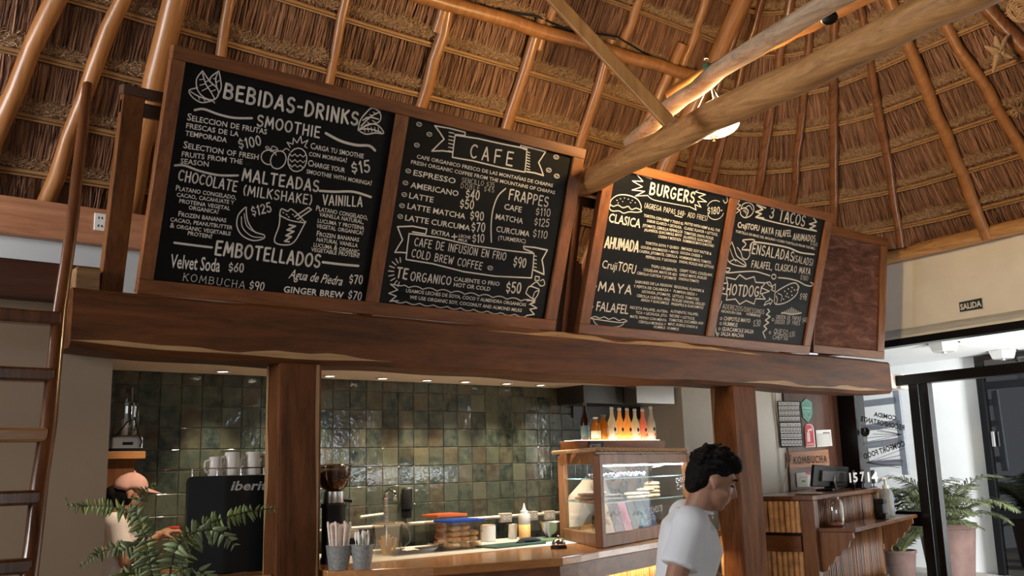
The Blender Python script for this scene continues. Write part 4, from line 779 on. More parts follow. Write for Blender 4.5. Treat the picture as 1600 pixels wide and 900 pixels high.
L.line([(168, 312), (150, 350), (152, 388), (175, 406), (224, 414), (218, 392), (190, 372), (178, 340), (168, 312)], 3.5).line([(190, 335), (205, 355), (212, 378), (230, 384), (242, 365), (236, 345), (210, 345)], 3.5).line([(156, 396), (180, 385), (205, 400), (224, 410)], 3).line([(160, 340), (170, 370), (185, 395)], 2.5)
L.line([(145, 420), (160, 422), (152, 436), (138, 430), (148, 440), (200, 436), (260, 434), (300, 444), (325, 452)], 4).line([(360, 460), (400, 464), (440, 474), (470, 490), (495, 495), (504, 486), (494, 480)], 4).ell((341, 456), 9, 10, 3.5)
burst(215, 510, 108, 62, 11, 0, 360, 3.5, .72, .06)
L.line([(345, 540), (350, 520), (395, 492), (425, 482), (440, 492), (440, 520), (420, 545), (385, 565), (350, 570), (343, 555), (345, 540)], 3.5).line([(350, 535), (356, 550), (352, 566)], 3.5).line([(358, 525), (375, 535), (370, 558)], 2.5)
for x, y in ((385, 515), (400, 506), (415, 500), (395, 525), (412, 516), (425, 510), (400, 540), (380, 548), (415, 532), (390, 536)): L.zig([(x, y), (x+3, y+2)], 3.5)
L.line([(436, 486), (446, 500), (436, 512)], 3).zig([(310, 480), (325, 478), (335, 496), (348, 486), (346, 518), (330, 510), (338, 502), (320, 490), (310, 480)], 3).zig([(308, 560), (325, 552), (322, 544), (336, 556), (326, 572), (324, 564), (300, 575), (308, 560)], 3)
L.line([(126, 558), (112, 600), (102, 640), (102, 680), (108, 702)], 4.5).zig([(316, 590), (324, 600), (310, 612), (326, 622), (306, 636), (320, 646), (300, 660), (312, 672), (296, 686), (306, 710)], 4.5)
for i in range(12): L.zig([(378+i*6.5, 608), (372+i*7.2, 584+4*abs(i-6))], 3)
L.line([(375, 604), (415, 612), (455, 606)], 3.5)
L.done(pn34[1], M_CHALK)
# ================================================================ KITCHEN BEHIND THE BAR
AX = (V3(1, 0, 0), V3(0, 1, 0), V3(0, 0, 1))
# recessed downlights
M_DOWN = plain('downlight_glow', (1, .9, .75), .4, emit=(1, .86, .66), es=14)
for k, q in enumerate(((350, 579), (440, 583), (514, 587), (588, 592), (657, 595), (720, 597), (783, 600), (838, 602))):
    p = onZ(*q, ZC); p[1] = 6.95
    if k == 1: p[0] = 3.31
    t = thing('ceiling_downlight', 'recessed round downlight in the kitchen ceiling, %s from the left' % ('first', 'second', 'third', 'fourth', 'fifth', 'sixth', 'seventh', 'eighth')[k], 'downlight', p, 'kitchen downlights')
    put(MB().lathe(p+V3(0, 0, -.004), [(.05, .003), (.058, 0), (.058, -.004), (.044, -.006), (.042, 0)], 20), 'ring', M_WHITE, t, smooth=True)
    put(MB().lathe(p+V3(0, 0, -.004), [(.042, 0), (.04, -.002), (.001, -.003)], 16), 'lens', M_DOWN, t)
    light('downlight_beam', 'SPOT', p+V3(0, 0, -.03), 105 if 1 < k else (80 if k == 0 else 40), (1.0, .82, .58), p+V3(0, .02, -1), spot_size=math.radians(74), spot_blend=.85, shadow_soft_size=.03)
for k, x in enumerate((2.35, 3.6, 4.3, 5.0, 5.7)):
    p = V3(x, 5.98, ZC); t = thing('ceiling_downlight', 'recessed downlight over the bar hidden behind the big beam', 'downlight', p, 'downlights over the bar')
    put(MB().lathe(p+V3(0, 0, -.004), [(.05, .003), (.058, 0), (.058, -.004), (.044, -.006), (.042, 0)], 20), 'ring', M_WHITE, t, smooth=True)
    put(MB().lathe(p+V3(0, 0, -.004), [(.042, 0), (.04, -.002), (.001, -.003)], 16), 'lens', M_DOWN, t)
    light('downlight_beam', 'SPOT', p+V3(0, 0, -.03), 62, (1.0, .80, .56), p+V3(0, -.14 if k else .42, -1), spot_size=math.radians(76), spot_blend=.6, shadow_soft_size=.03)
# bar counter
front_line = [(2.2, 5.45), (2.58, 5.45), (2.9, 5.38), (3.03, 5.25), (3.43, 5.02), (3.9, 4.89), (4.3, 4.81), (4.5, 4.85), (4.76, 4.95), (5.47, 5.14), (6.2, 5.37), (6.88, 5.59)]
top_poly = [(2.2, 5.45), (2.58, 5.45), (2.58, 5.64), (2.9, 5.64), (2.9, 5.38), (3.03, 5.25), (3.43, 5.02), (3.9, 4.89), (4.3, 4.81), (4.5, 4.85), (4.76, 4.95), (5.47, 5.14), (6.2, 5.37), (6.88, 5.59), (6.88, 6.38), (5.36, 6.38), (5.3, 5.56), (3.2, 5.56), (3.2, 6.45), (2.2, 6.45)]
ct = thing('bar_counter', 'long wooden bar counter with live edge under the menu beam', 'counter', (4.5, 5.6, 0))
put(MB().prism([(x, y, .945) for x, y in top_poly], (0, 0, .055)), 'wooden_top', M_COUNT, ct, bevel=.008)
fr = [V3(x, y, 0) for x, y in front_line]
fm = MB()
for i in range(len(fr)-1):
    a, b = fr[i]+V3(0, .03, 0), fr[i+1]+V3(0, .03, 0); fm.add([a+V3(0, 0, .82), b+V3(0, 0, .82), b+V3(0, 0, .945), a+V3(0, 0, .945), a+V3(0, .05, .82), b+V3(0, .05, .82)], [(0, 1, 2, 3), (0, 4, 5, 1)])
put(fm, 'fascia', wood('fascia_wood', (.10, .035, .013), (.24, .10, .04), 0, 1, .35), ct)
lm = MB()
for i in range(len(fr)-1):
    a, b = fr[i]+V3(0, .17, 0), fr[i+1]+V3(0, .17, 0); n = max(1, int(np.linalg.norm(b-a)/.045))
    for k in range(n):
        p = a+(b-a)*(k+.5)/n; lm.tube([p+V3(0, 0, .02), p+V3(rng.normal(0, .002), 0, .5), p+V3(0, 0, .9)], .021*rng.uniform(.9, 1.08), 8)
put(lm, 'cane_front', M_LATH, ct, smooth=True, auto=60)
body = MB().prism([(2.25, 5.66, .02)]+[(x, y+.28 if x > 2.9 else 5.66, .02) for x, y in front_line[1:]]+[(6.86, 6.3, .02), (5.4, 6.3, .02), (5.3, 6.4, .02), (2.25, 6.4, .02)], (0, 0, .78)); body.prism([(x, y+.24, .80) for x, y in front_line[3:]]+[(6.86, 6.3, .80), (5.4, 6.3, .80), (5.31, 5.56, .80), (3.2, 5.56, .80)], (0, 0, .14)); body.bounds(V3(2.25, 5.68, .80), V3(3.18, 6.4, .944))
put(body, 'carcass', M_KIOSK, ct)
led = MB()
for i in range(5, len(fr)-1):
    a, b = fr[i]+V3(0, .10, .835), fr[i+1]+V3(0, .10, .835); led.bar(a, b, .012, .008)
put(led, 'light_strip', plain('strip_glow', (1, .85, .6), .4, emit=(1, .74, .42), es=26), ct)
for i in range(5, len(fr)-1):
    m = (fr[i]+fr[i+1])/2+V3(0, .10, .82); L_ = np.linalg.norm(fr[i+1]-fr[i]); l = light('counter_strip_light', 'AREA', m, 5.5*L_, (1, .72, .40), m+V3(0, .02, -1), shape='RECTANGLE', size=L_, size_y=.03)
    l.rotation_euler = (0, 0, math.atan2(fr[i+1][1]-fr[i][1], fr[i+1][0]-fr[i][0]))
# white worktop with inset sink
sx0, sx1, sy0, sy1 = 3.66, 4.36, 5.80, 6.28
wt = thing('kitchen_worktop', 'white worktop behind the wooden bar holding the steel sink', 'worktop', (4.2, 6, .9))
wm = MB()
for a, b in (((3.21, 5.565), (5.29, sy0)), ((3.21, sy1), (5.29, 6.46)), ((3.21, sy0), (sx0, sy1)), ((sx1, sy0), (5.29, sy1))): wm.bounds(V3(a[0], a[1], .955), V3(b[0], b[1], 1.004))
put(wm, 'slab', plain('worktop_white', (.72, .68, .60), .35), wt)
si = MB(); si.bounds(V3(sx0-.02, sy0-.02, 1.004), V3(sx1+.02, sy0+.012, 1.008)).bounds(V3(sx0-.02, sy1-.012, 1.004), V3(sx1+.02, sy1+.02, 1.008)).bounds(V3(sx0-.02, sy0, 1.004), V3(sx0+.012, sy1, 1.008)).bounds(V3(sx1-.012, sy0, 1.004), V3(sx1+.02, sy1, 1.008))
si.add([(sx0, sy0, 1.0), (sx1, sy0, 1.0), (sx1, sy1, 1.0), (sx0, sy1, 1.0), (sx0+.03, sy0+.03, .82), (sx1-.03, sy0+.03, .82), (sx1-.03, sy1-.03, .82), (sx0+.03, sy1-.03, .82)], [(0, 1, 5, 4), (1, 2, 6, 5), (2, 3, 7, 6), (3, 0, 4, 7), (4, 5, 6, 7)])
put(si, 'sink', M_STEEL, wt)
q = onY(603, 842, 6.37); t = thing('kitchen_faucet', 'tall chrome spring faucet rising behind the clear pitcher', 'faucet', (q[0], 6.37, 1.004))
f0 = V3(q[0], 6.37, 1.004); put(MB().lathe(f0, [(.028, 0), (.028, .02), (.017, .03), (.015, .16), (.013, .17), (.013, .36), (.02, .37), (.02, .40)], 14), 'column', M_CHROME, t, smooth=True, auto=40)
put(MB().tube([f0+V3(0, 0, .38), f0+V3(0, -.01, .42), f0+V3(0, -.06, .44), f0+V3(0, -.12, .42), f0+V3(0, -.13, .36)], .014, 10), 'spout', M_CHROME, t, smooth=True)
sg = MB()
for k in range(14): sg.lathe(f0+V3(0, 0, .19+k*.013), [(.015, 0), (.021, .004), (.015, .008)], 12)
put(sg, 'spring', M_STEEL, t, smooth=True); put(MB().tube([f0+V3(.015, 0, .06), f0+V3(.07, -.01, .09)], .006, 8), 'lever', M_CHROME, t)
cq = onY(640, 819, 7.15); cz = 1.135
def onT(x, y, off=.03): return onY(x, y, YT-off)
t = thing('wall_conduit', 'pale conduit pipe running low along the tiled wall', 'conduit', (5, YT-.03, cz))
put(MB().tube([(3.75, YT-.03, cz-.015), (5.5, YT-.03, cz), (7.3, YT-.03, cz+.005)], .016, 10), 'pipe', plain('conduit_paint', (.62, .57, .5), .45), t, smooth=True)
a = onT(563, 808); put(MB().tube([(a[0], YT-.03, a[2]), (onT(600, 803)[0], YT-.03, onT(600, 803)[2])], .012, 8), 'upper_pipe', MATS['conduit_paint'], t)
for k, (x, y) in enumerate(((789, 809), (830, 806), (857, 805))):
    p = onT(x, y, .035); b = thing('outlet_box', 'grey surface outlet box on the conduit, '+('left of the squeeze bottle', 'half hidden by the squeeze bottle', 'left of the display case')[k], 'outlet', p, 'outlet boxes on the conduit')
    put(MB().box(p, (.125, .06, .085)), 'housing', plain('outlet_grey', (.42, .38, .33), .5), b, bevel=.006)
    sm = MB()
    for dx in (-.025, .025):
        sm.lathe(p+V3(dx, -.0305, 0), [(.019, .001), (.019, 0)], 16, (V3(1, 0, 0), V3(0, 0, 1), V3(0, -1, 0)))
    put(sm, 'sockets', M_WHITE, b); hm = MB()
    for dx in (-.025, .025):
        for ex in (-.007, .007): hm.box(p+V3(dx+ex, -.033, .003), (.004, .002, .012))
    put(hm, 'slots', M_BLACKP, b)
p = onT(636, 786, .05); t = thing('soap_dispenser', 'black soap dispenser fixed to the tiled wall right of the faucet', 'dispenser', p)
put(MB().lathe(p+V3(0, 0, -.06), [(.035, 0), (.048, .012), (.048, .17), (.042, .18)], 18), 'body', M_BLACKP, t, smooth=True, auto=40)
put(MB().lathe(p+V3(0, 0, -.125), [(.03, 0), (.04, .01), (.04, .06), (.034, .065)], 18), 'pump_base', M_BLACKP, t, smooth=True, auto=40)
put(MB().lathe(p+V3(0, 0, .12), [(.036, 0), (.036, .012), (.02, .015)], 16), 'cap', M_STEEL, t, smooth=True, auto=40); put(MB().box(p+V3(0, .035, -.02), (.06, .03, .2)), 'wall_bracket', M_BLACKP, t)
put(MB().tube([p+V3(0, 0, -.12), p+V3(.003, .01, -.22)], .004, 6), 'nozzle', M_STEEL, t)
# galvanised buckets
def bucket(q, r, h, label):
    b = onZ(*q, 1.0); t = thing('metal_bucket', label, 'bucket', b, 'galvanised buckets on the bar')
    put(MB().lathe(b, [(r*.74, 0), (r*.76, .004), (r*.87, h*.5), (r*.885, h*.52), (r*.9, h*.54), (r*.985, h*.96), (r*1.02, h), (r*.98, h+.002), (r*.95, h*.95), (r*.72, .01)], 28), 'pail', plain('galvanised_metal', (.36, .38, .39), .5, .45, noise=.25, nscale=60), t, smooth=True, auto=35); return b, t
b1, t1 = bucket((529, 890), .078, .142, 'galvanised bucket full of paper-wrapped straws beside the wooden post')
M_STRWP = plain('straw_paper', (.84, .74, .66), .8, noise=.15, nscale=30)
k = 0
for i in range(30):
    a, r = rng.uniform(0, 6.28), .05*math.sqrt(rng.random()); l = rng.uniform(.235, .262); d = V3(math.cos(a), math.sin(a), 0); p0 = b1+d*r*.8+V3(0, 0, .02); p1 = b1+d*r*1.45+V3(0, 0, .02+l)
    tag(put(MB().tube([p0, p1, p1+V3(0, 0, .006)], [.0075, .0075, .004], 7), 'wrapped_straw', M_STRWP, loc=p0, smooth=True, auto=50), 'paper-wrapped drinking straw standing in the taller-filled bucket', 'straw', 'wrapped straws in the bucket')
b2, t2 = bucket((566, 889), .070, .142, 'galvanised bucket full of white utensils beside the clear pitcher')
M_UT = plain('utensil_white', (.85, .84, .80), .5)
for i in range(13):
    a = i*2.4; r = .048*math.sqrt((i+.5)/13); d = V3(math.cos(a), math.sin(a), 0); p0 = b2+d*r*.7+V3(0, 0, .02); l = rng.uniform(.15, .185); p1 = p0+d*.012+V3(0, 0, l-.03)
    tag(put(MB().tube([p0, p1, p1+V3(0, 0, .012), p1+V3(0, 0, .032), p1+V3(0, 0, .05), p1+V3(0, 0, .058)], [.004, .005, .013, .016, .011, .004], 8, ell=.4), 'white_spoon', M_UT, loc=p0, smooth=True), 'white disposable spoon standing handle down in the bucket', 'spoon', 'white spoons in the bucket')
# cup stack behind the buckets
b = onZ(548, 868, 1.0); t = thing('plastic_cup', 'translucent plastic cup on a black holder behind the straw bucket', 'cup', b)
put(MB().lathe(b, [(.035, 0), (.052, .17), (.056, .175), (.05, .172), (.033, .01)], 20), 'cup', plain('milky_plastic', (.75, .70, .64), .35, trans=.5), t, smooth=True)
put(MB().lathe(b+V3(0, 0, .001), [(.06, 0), (.06, .02), (.05, .03), (.05, .12), (.03, .12)], 18), 'stand', M_BLACKP, t, smooth=True, auto=40)
# clear pitcher with wooden sticks
M_CLEARP = glass('clear_plastic', (.88, .84, .78), .24, .12)
b = onZ(606, 868, 1.004); t = thing('clear_pitcher', 'clear plastic pitcher holding wooden sticks in front of the faucet', 'pitcher', b)
put(MB().lathe(b, [(.085, 0), (.088, .005), (.108, .215), (.114, .22), (.112, .226), (.105, .222)], 26, cap=False), 'jug', M_CLEARP, t, smooth=True)
put(MB().lathe(b+V3(0, 0, .212), [(.108, 0), (.115, .006), (.112, .013), (.106, .01)], 26, cap=False), 'rim', plain('pitcher_rim', (.7, .62, .52), .3, trans=.3), t, smooth=True)
put(MB().tube([b+V3(.1, -.03, .19), b+V3(.15, -.04, .18), b+V3(.155, -.04, .09), b+V3(.095, -.03, .04)], .009, 8), 'handle', M_CLEARP, t, smooth=True)
for i in range(9):
    a = rng.uniform(-.3, .3); c0 = b+V3(-.05+.013*i, rng.uniform(-.04, .04), .008); c1 = c0+V3(.035*(i/4-1), .01, .115+rng.uniform(-.02, .02))
    tag(put(MB().bar(c0, c1, .018, .003, up=(0, 1, 0)), 'wooden_stick', plain('birch_wood', (.70, .46, .2), .6), loc=c0), 'flat wooden stirring stick in the clear pitcher', 'stick', 'wooden sticks in the pitcher')
# clear sheet behind the pitcher
b = onY(606, 860, 6.1); tag(put(MB().box(V3(b[0]+.02, 6.12, 1.145), (.23, .012, .28)), 'plastic_tray', M_GLASS, loc=b, bevel=.004), 'clear plastic tray standing on edge behind the clear pitcher', 'tray')
b = onZ(640, 860, 1.01); cl = MB(); g = 10
for i in range(g+1):
    for j in range(g+1): cl.v.append((b[0]-.05+.11*i/g, b[1]-.04+.09*j/g, 1.012+.022*math.exp(-((i-5)**2+(j-5)**2)/14)*(1+.4*math.sin(i*1.3+j*.9))))
cl.f = [(i*(g+1)+j, (i+1)*(g+1)+j, (i+1)*(g+1)+j+1, i*(g+1)+j+1) for i in range(g) for j in range(g)]
tag(put(cl, 'dish_cloth', M_PAPER, loc=b, smooth=True), 'crumpled white cloth lying on the front rim of the sink', 'cloth')
# bagel boxes
M_BUN = plain('bread_crust', (.80, .46, .20), .6, noise=.35, nscale=14, bmp=.2)
M_BUNL = plain('bread_side', (.85, .62, .36), .7, noise=.2, nscale=20)
def torus(mb, c, R, r, ax=AX, n=18, m=9, sq=.8):
    c = np.asarray(c); vs = [c+ax[0]*((R+r*math.cos(v))*math.cos(u))+ax[1]*((R+r*math.cos(v))*math.sin(u))+ax[2]*(r*sq*math.sin(v)) for u in np.linspace(0, 2*math.pi, n+1)[:-1] for v in np.linspace(0, 2*math.pi, m+1)[:-1]]
    return mb.add(vs, [(i*m+j, ((i+1) % n)*m+j, ((i+1) % n)*m+(j+1) % m, i*m+(j+1) % m) for i in range(n) for j in range(m)])
def food_box(c, w, d, h, lidm, label, lidname):
    t = thing('food_container', label, 'container', c)
    bx = MB(); tp = .93
    o = [c+V3(sx*w/2*k, sy*d/2*k, z) for z, k in ((.002, tp), (h, 1)) for sx, sy in ((-1, -1), (1, -1), (1, 1), (-1, 1))]
    bx.add(o, [(0, 1, 2, 3), (0, 1, 5, 4), (1, 2, 6, 5), (2, 3, 7, 6), (3, 0, 4, 7)])
    put(bx, 'tub', M_CLEARP, t, bevel=.012); 
    rm = MB()
    for z in (h*.62,): rm.bar(c+V3(-w*.485, -d*.485, z), c+V3(w*.485, -d*.485, z), .006, .008).bar(c+V3(-w*.485, -d*.485, z), c+V3(-w*.485, d*.485, z), .006, .008)
    put(rm, 'ledge', M_CLEARP, t)
    put(MB().box(c+V3(0, 0, h+.008), (w+.024, d+.024, .018)).box(c+V3(0, 0, h+.019), (w-.05, d-.05, .006)), 'lid', lidm, t, bevel=.006); return t
cB = onZ(731, 857, 1.005)+V3(0, .10, 0)
food_box(cB, .28, .22, .19, plain('blue_lid', (.02, .08, .50), .35), 'clear food container of bread buns with a bright blue lid', 'blue')
for i, (dx, dy) in enumerate(((-.085, -.05), (.0, -.055), (.085, -.05), (-.06, .05), (.05, .05))):
    for k in range(4 if i in (1, 0) else 3):
        c = cB+V3(dx+rng.normal(0, .003), dy, .023+k*.042); bn = MB(); torus(bn, c, .022, .022, sq=.85)
        tag(put(bn, 'bread_bun', M_BUN if (k+i) % 3 else M_BUNL, loc=c, smooth=True), 'round brown bun stacked inside the blue-lidded container', 'bun', 'buns in the blue-lidded container')
cO = onZ(716, 852, 1.005)+V3(0, .18, 0)
food_box(cO, .26, .2, .215, plain('orange_lid', (.75, .16, .05), .4), 'clear food container of bagels with an orange lid behind the blue one', 'orange')
for i, (dx, dy, dz, tl) in enumerate(((-.065, -.03, .022, 0), (.05, -.03, .022, 0), (-.06, -.03, .06, .2), (.0, .04, .07, .2), (-.06, -.035, .14, 1.2), (-.01, .035, .115, .5))):
    c = cO+V3(dx, dy, dz); ca, sa = math.cos(tl), math.sin(tl); bn = MB(); torus(bn, c, .032, .018, (V3(1, 0, 0), V3(0, ca, sa), V3(0, -sa, ca)))
    tag(put(bn, 'bagel', plain('bagel_crust', (.60, .24, .07), .5, noise=.3, nscale=18), loc=c, smooth=True), 'orange-brown bagel inside the orange-lidded container', 'bagel', 'bagels in the orange-lidded container')
c = onZ(763, 846, 1.004); t = thing('white_canister', 'white canister standing right of the blue-lidded container', 'canister', c)
put(MB().lathe(c, [(.058, 0), (.062, .004), (.062, .12), (.058, .124), (.05, .122)], 24), 'pot', M_WHITE, t, smooth=True, auto=40); put(MB().lathe(c+V3(0, 0, .122), [(.06, 0), (.062, .004), (.05, .010), (.002, .011)], 24), 'lid', plain('tan_lid', (.55, .42, .28), .4), t, smooth=True)
c = onZ(801, 842, 1.004); tag(put(MB().lathe(c, [(.034, 0), (.036, .003), (.044, .115), (.046, .118), (.042, .116), (.033, .008)], 22), 'steel_tumbler', M_STEEL, loc=c, smooth=True, auto=40), 'small brushed steel tumbler left of the squeeze bottle', 'tumbler')
c = onZ(820, 841, 1.004); t = thing('squeeze_bottle', 'squeeze bottle of orange sauce standing on the white worktop', 'bottle', c)
put(MB().lathe(c, [(.046, 0), (.05, .005), (.05, .115)], 22), 'sauce', plain('orange_sauce', (.85, .50, .17), .4), t, smooth=True)
put(MB().lathe(c, [(.0505, .114), (.051, .18), (.044, .198), (.03, .202)], 22), 'bottle_wall', plain('milky_bottle', (.78, .70, .60), .35), t, smooth=True)
put(MB().lathe(c+V3(0, 0, .2), [(.034, 0), (.034, .02), (.02, .028), (.012, .05), (.004, .085)], 18), 'nozzle', M_WHITE, t, smooth=True, auto=40)
def slab(cpx, w, d, hgt, rot, m, name, label, cat):
    c = onZ(*cpx, 1.004+hgt/2+.001); r = math.radians(rot); ax = (V3(math.cos(r), math.sin(r), 0), V3(-math.sin(r), math.cos(r), 0), V3(0, 0, 1)); return tag(put(MB().box(c, (w, d, hgt), ax), name, m, loc=c, bevel=.004), label, cat)
slab((798, 851), .52, .24, .012, 4, plain('green_board', (.035, .09, .075), .45), 'cutting_board', 'dark green cutting board lying on the worktop right of the food containers', 'board')
slab((857, 843), .26, .18, .012, 10, plain('pale_green_board', (.16, .22, .10), .5), 'cutting_board', 'pale olive cutting board lying beside the display case', 'board')
slab((842, 841), .22, .05, .012, 8, plain('blue_cloth', (.12, .22, .32), .7), 'folded_cloth', 'folded blue cloth beside the dark rag on the worktop', 'cloth')
c = onZ(826, 844, 1.03); rg = MB().ball(c, (.10, .045, .022), 14, 8).ball(c+V3(.07, .01, -.006), (.06, .03, .016), 12, 6).ball(c+V3(-.08, -.01, -.01), (.05, .03, .014), 12, 6)
tag(put(rg, 'dark_rag', plain('rag_dark', (.02, .022, .022), .9, bmp=.5, nscale=30), loc=c, smooth=True), 'crumpled dark rag at the foot of the squeeze bottle', 'rag')
c = onZ(866, 841, 1.004); t = thing('steel_bowl', 'steel mixing bowl half behind the display case', 'bowl', c)
put(MB().lathe(c, [(.05, 0), (.055, .006), (.10, .07), (.115, .13), (.118, .135), (.112, .13), (.095, .07), (.05, .012)], 26), 'bowl', M_STEEL, t, smooth=True)
c = onZ(873, 857, 1.0); t = thing('call_bell', 'chrome desk call bell on the wooden bar at the display case corner', 'bell', c)
put(MB().lathe(c, [(.058, 0), (.06, .008), (.056, .02), (.05, .022)], 24), 'base', M_BLACKP, t, smooth=True, auto=40); put(MB().lathe(c+V3(0, 0, .022), [(.052, 0), (.050, .015), (.04, .034), (.022, .046), (.004, .05)], 24), 'dome', M_CHROME, t, smooth=True); put(MB().lathe(c+V3(0, 0, .07), [(.004, 0), (.004, .012), (.009, .015), (.009, .02), (.002, .024)], 12), 'button', M_CHROME, t, smooth=True)
# espresso machine seen from behind, mugs on top
mx0, mx1, my0, my1, mz0, mz1 = onY(294, 745, 5.72)[0], 2.98, 5.72, 6.25, 1.004, 1.578
t = thing('espresso_machine', 'black espresso machine seen from behind, left of the wooden post', 'espresso machine', ((mx0+mx1)/2, 6, 1.0))
r = .035; pf = [(mx0+r+r*math.cos(a), mz1-r+r*math.sin(a)) for a in np.linspace(math.pi, math.pi/2, 6)]+[(mx1-r+r*math.cos(a), mz1-r+r*math.sin(a)) for a in np.linspace(math.pi/2, 0, 6)]+[(mx1, mz0), (mx0, mz0)]
put(MB().prism([(x, my0, z) for x, z in pf], (0, .03, 0)), 'back_panel', plain('machine_black', (.008, .011, .012), .3), t, bevel=.004)
put(MB().bounds(V3(mx0+.24, my0+.03, 1.06), V3(mx1-.03, my1, 1.55)), 'body', M_BLACKP, t, bevel=.02)
put(MB().bounds(V3(mx0+.26, my0+.06, 1.0), V3(mx0+.32, my1, 1.06)).bounds(V3(mx1-.2, my0+.06, 1.0), V3(mx1-.12, my1, 1.06)), 'feet', M_BLACKP, t)
rl = MB(); z = mz1+.045
rl.tube([(mx0+.03, my1-.05, z), (mx0+.03, my0+.02, z), (mx1-.03, my0+.02, z), (mx1-.03, my1-.05, z)], .004, 6)
for x in np.linspace(mx0+.03, mx1-.03, 6): rl.tube([(x, my0+.02, mz1-.02), (x, my0+.02, z)], .004, 6)
put(rl, 'cup_rail', M_CHROME, t)
L = Letters(V3(0, my0, 0), (1, 0, 0), (0, 0, 1), (0, -1, 0)); L.text('iberital', (360, 766), (430, 765), 15, .025, shear=.3, sp=1.02); L.done(t, plain('silver_print', (.52, .53, .52), .5), 'brand_lettering')
M_MUGI = plain('mug_inside', (.60, .42, .3), .4)
for k, (px, h, r, lb) in enumerate(((336, .115, .045, 'short white mug at the left end of the mugs on the coffee machine'), (362, .142, .052, 'tall white mug, second from the left on the coffee machine'), (394, .142, .052, 'tall white mug, third from the left on the coffee machine'), (420, .142, .052, 'white mug half hidden behind the wooden post on the coffee machine'))):
    c = onY(px, 740, 5.85); c = V3(c[0], 5.85, mz1+.002); t = thing('white_mug', lb, 'mug', c, 'mugs on the coffee machine')
    put(MB().lathe(c, [(r*.98, 0), (r, .004), (r*.95, h*.6), (r*.85, h*.97), (r*.8, h), (.003, h)], 24), 'cup', M_WHITE, t, smooth=True, auto=50)
    put(MB().tube([c+V3(-r*.88, -.005, h*.82), c+V3(-r*1.5, -.01, h*.74), c+V3(-r*1.62, -.01, h*.4), c+V3(-r*1.35, -.01, h*.2), c+V3(-r*.95, -.005, h*.14)], .008, 8), 'handle', M_WHITE, t, smooth=True)
# grinder
g0 = V3(onY(521, 860, 5.78)[0], 5.78, 1.0); t = thing('coffee_grinder', 'black coffee grinder with bean hopper just right of the wooden post', 'grinder', g0)
gk = onY(521, 787, 5.78)[2]; hz0 = onY(521, 768, 5.78)[2]; hz1 = onY(521, 729, 5.78)[2]
put(MB().lathe(g0, [(.085, 0), (.085, .03), (.078, .04), (.078, gk-1.0-.03), (.085, gk-1.0-.02), (.085, gk-1.0)], 26), 'body', M_BLACKP, t, smooth=True, auto=40)
put(MB().lathe(V3(g0[0], g0[1], gk), [(.066, 0), (.07, .008), (.066, hz0-gk)], 24), 'collar', M_STEEL, t, smooth=True, auto=40)
put(MB().tube([V3(g0[0]+.06, 5.75, gk+.02), V3(g0[0]+.11, 5.74, gk+.012)], .012, 8), 'knob', M_BLACKP, t)
put(MB().lathe(V3(g0[0], g0[1], hz0), [(.05, 0), (.085, .03), (.108, .09), (.113, hz1-hz0)], 28, cap=False), 'hopper', glass('smoky_plastic', (.55, .38, .26), .12), t, smooth=True)
put(MB().lathe(V3(g0[0], g0[1], hz1), [(.114, -.004), (.117, .004), (.10, .014), (.02, .018), (.002, .018)], 28), 'lid', glass('smoky_lid', (.45, .36, .3), .15), t, smooth=True)
put(MB().lathe(V3(g0[0], g0[1], hz0), [(.045, .005), (.082, .034), (.104, .09), (.106, (hz1-hz0)*.72), (.06, (hz1-hz0)*.83), (.003, (hz1-hz0)*.86)], 24), 'coffee_beans', plain('roasted_beans', (.035, .016, .008), .45, noise=.7, nscale=90, bmp=1.0), t, smooth=True)
# food processor on its shelf
sA = onY(178, 713, 6.85)[2]; xs0 = cL[0]+.0; xs1 = onY(218, 706, 6.85)[0]
t = thing('wall_shelf', 'short wooden shelf on the kitchen side wall under the food processor', 'shelf', (xs0+.1, 6.95, sA))
put(MB().bounds(V3(xs0, 6.72, sA-.02), V3(xs1, YT-.01, sA+.03)), 'board', M_COUNT, t, bevel=.004)
put(MB().prism([(xs0, 6.80, sA-.02), (xs1-.03, 6.80, sA-.02), (xs1-.08, 6.80, sA-.2), (xs0, 6.80, sA-.22)], (0, .05, 0)), 'bracket', M_POST, t)
p = V3(onY(193, 700, 6.92)[0], 6.92, sA+.03); t = thing('food_processor', 'food processor with clear bowl standing on the wall shelf at the left', 'food processor', p)
put(MB().box(p+V3(0, 0, .055), (.21, .17, .10)), 'motor_base', M_STEEL, t, bevel=.012); put(MB().box(p+V3(0, 0, .012), (.215, .175, .024)), 'foot', M_BLACKP, t, bevel=.004)
put(MB().box(p+V3(0, -.087, .055), (.07, .004, .02)), 'badge', M_BLACKP, t)
M_FPB = glass('processor_bowl', (.80, .78, .76), .2)
put(MB().lathe(p+V3(0, 0, .11), [(.085, 0), (.092, .02), (.097, .20), (.104, .205), (.104, .222), (.05, .235)], 26), 'bowl', M_FPB, t, smooth=True, auto=40)
put(MB().lathe(p+V3(.0, 0, .34), [(.055, 0), (.055, .10), (.06, .104), (.052, .105)], 20), 'feed_tube', M_FPB, t, smooth=True, auto=40); put(MB().lathe(p+V3(0, 0, .11), [(.025, 0), (.022, .11), (.005, .12)], 14), 'hub', M_WHITE, t, smooth=True)
put(MB().tube([p+V3(-.09, -.1, .1), p+V3(-.02, -.12, .2), p+V3(.03, -.12, .22), p+V3(.06, -.11, .12), p+V3(.09, -.1, .07), p+V3(.08, -.1, .03)], .005, 6), 'cord', M_BLACKP, t, smooth=True)
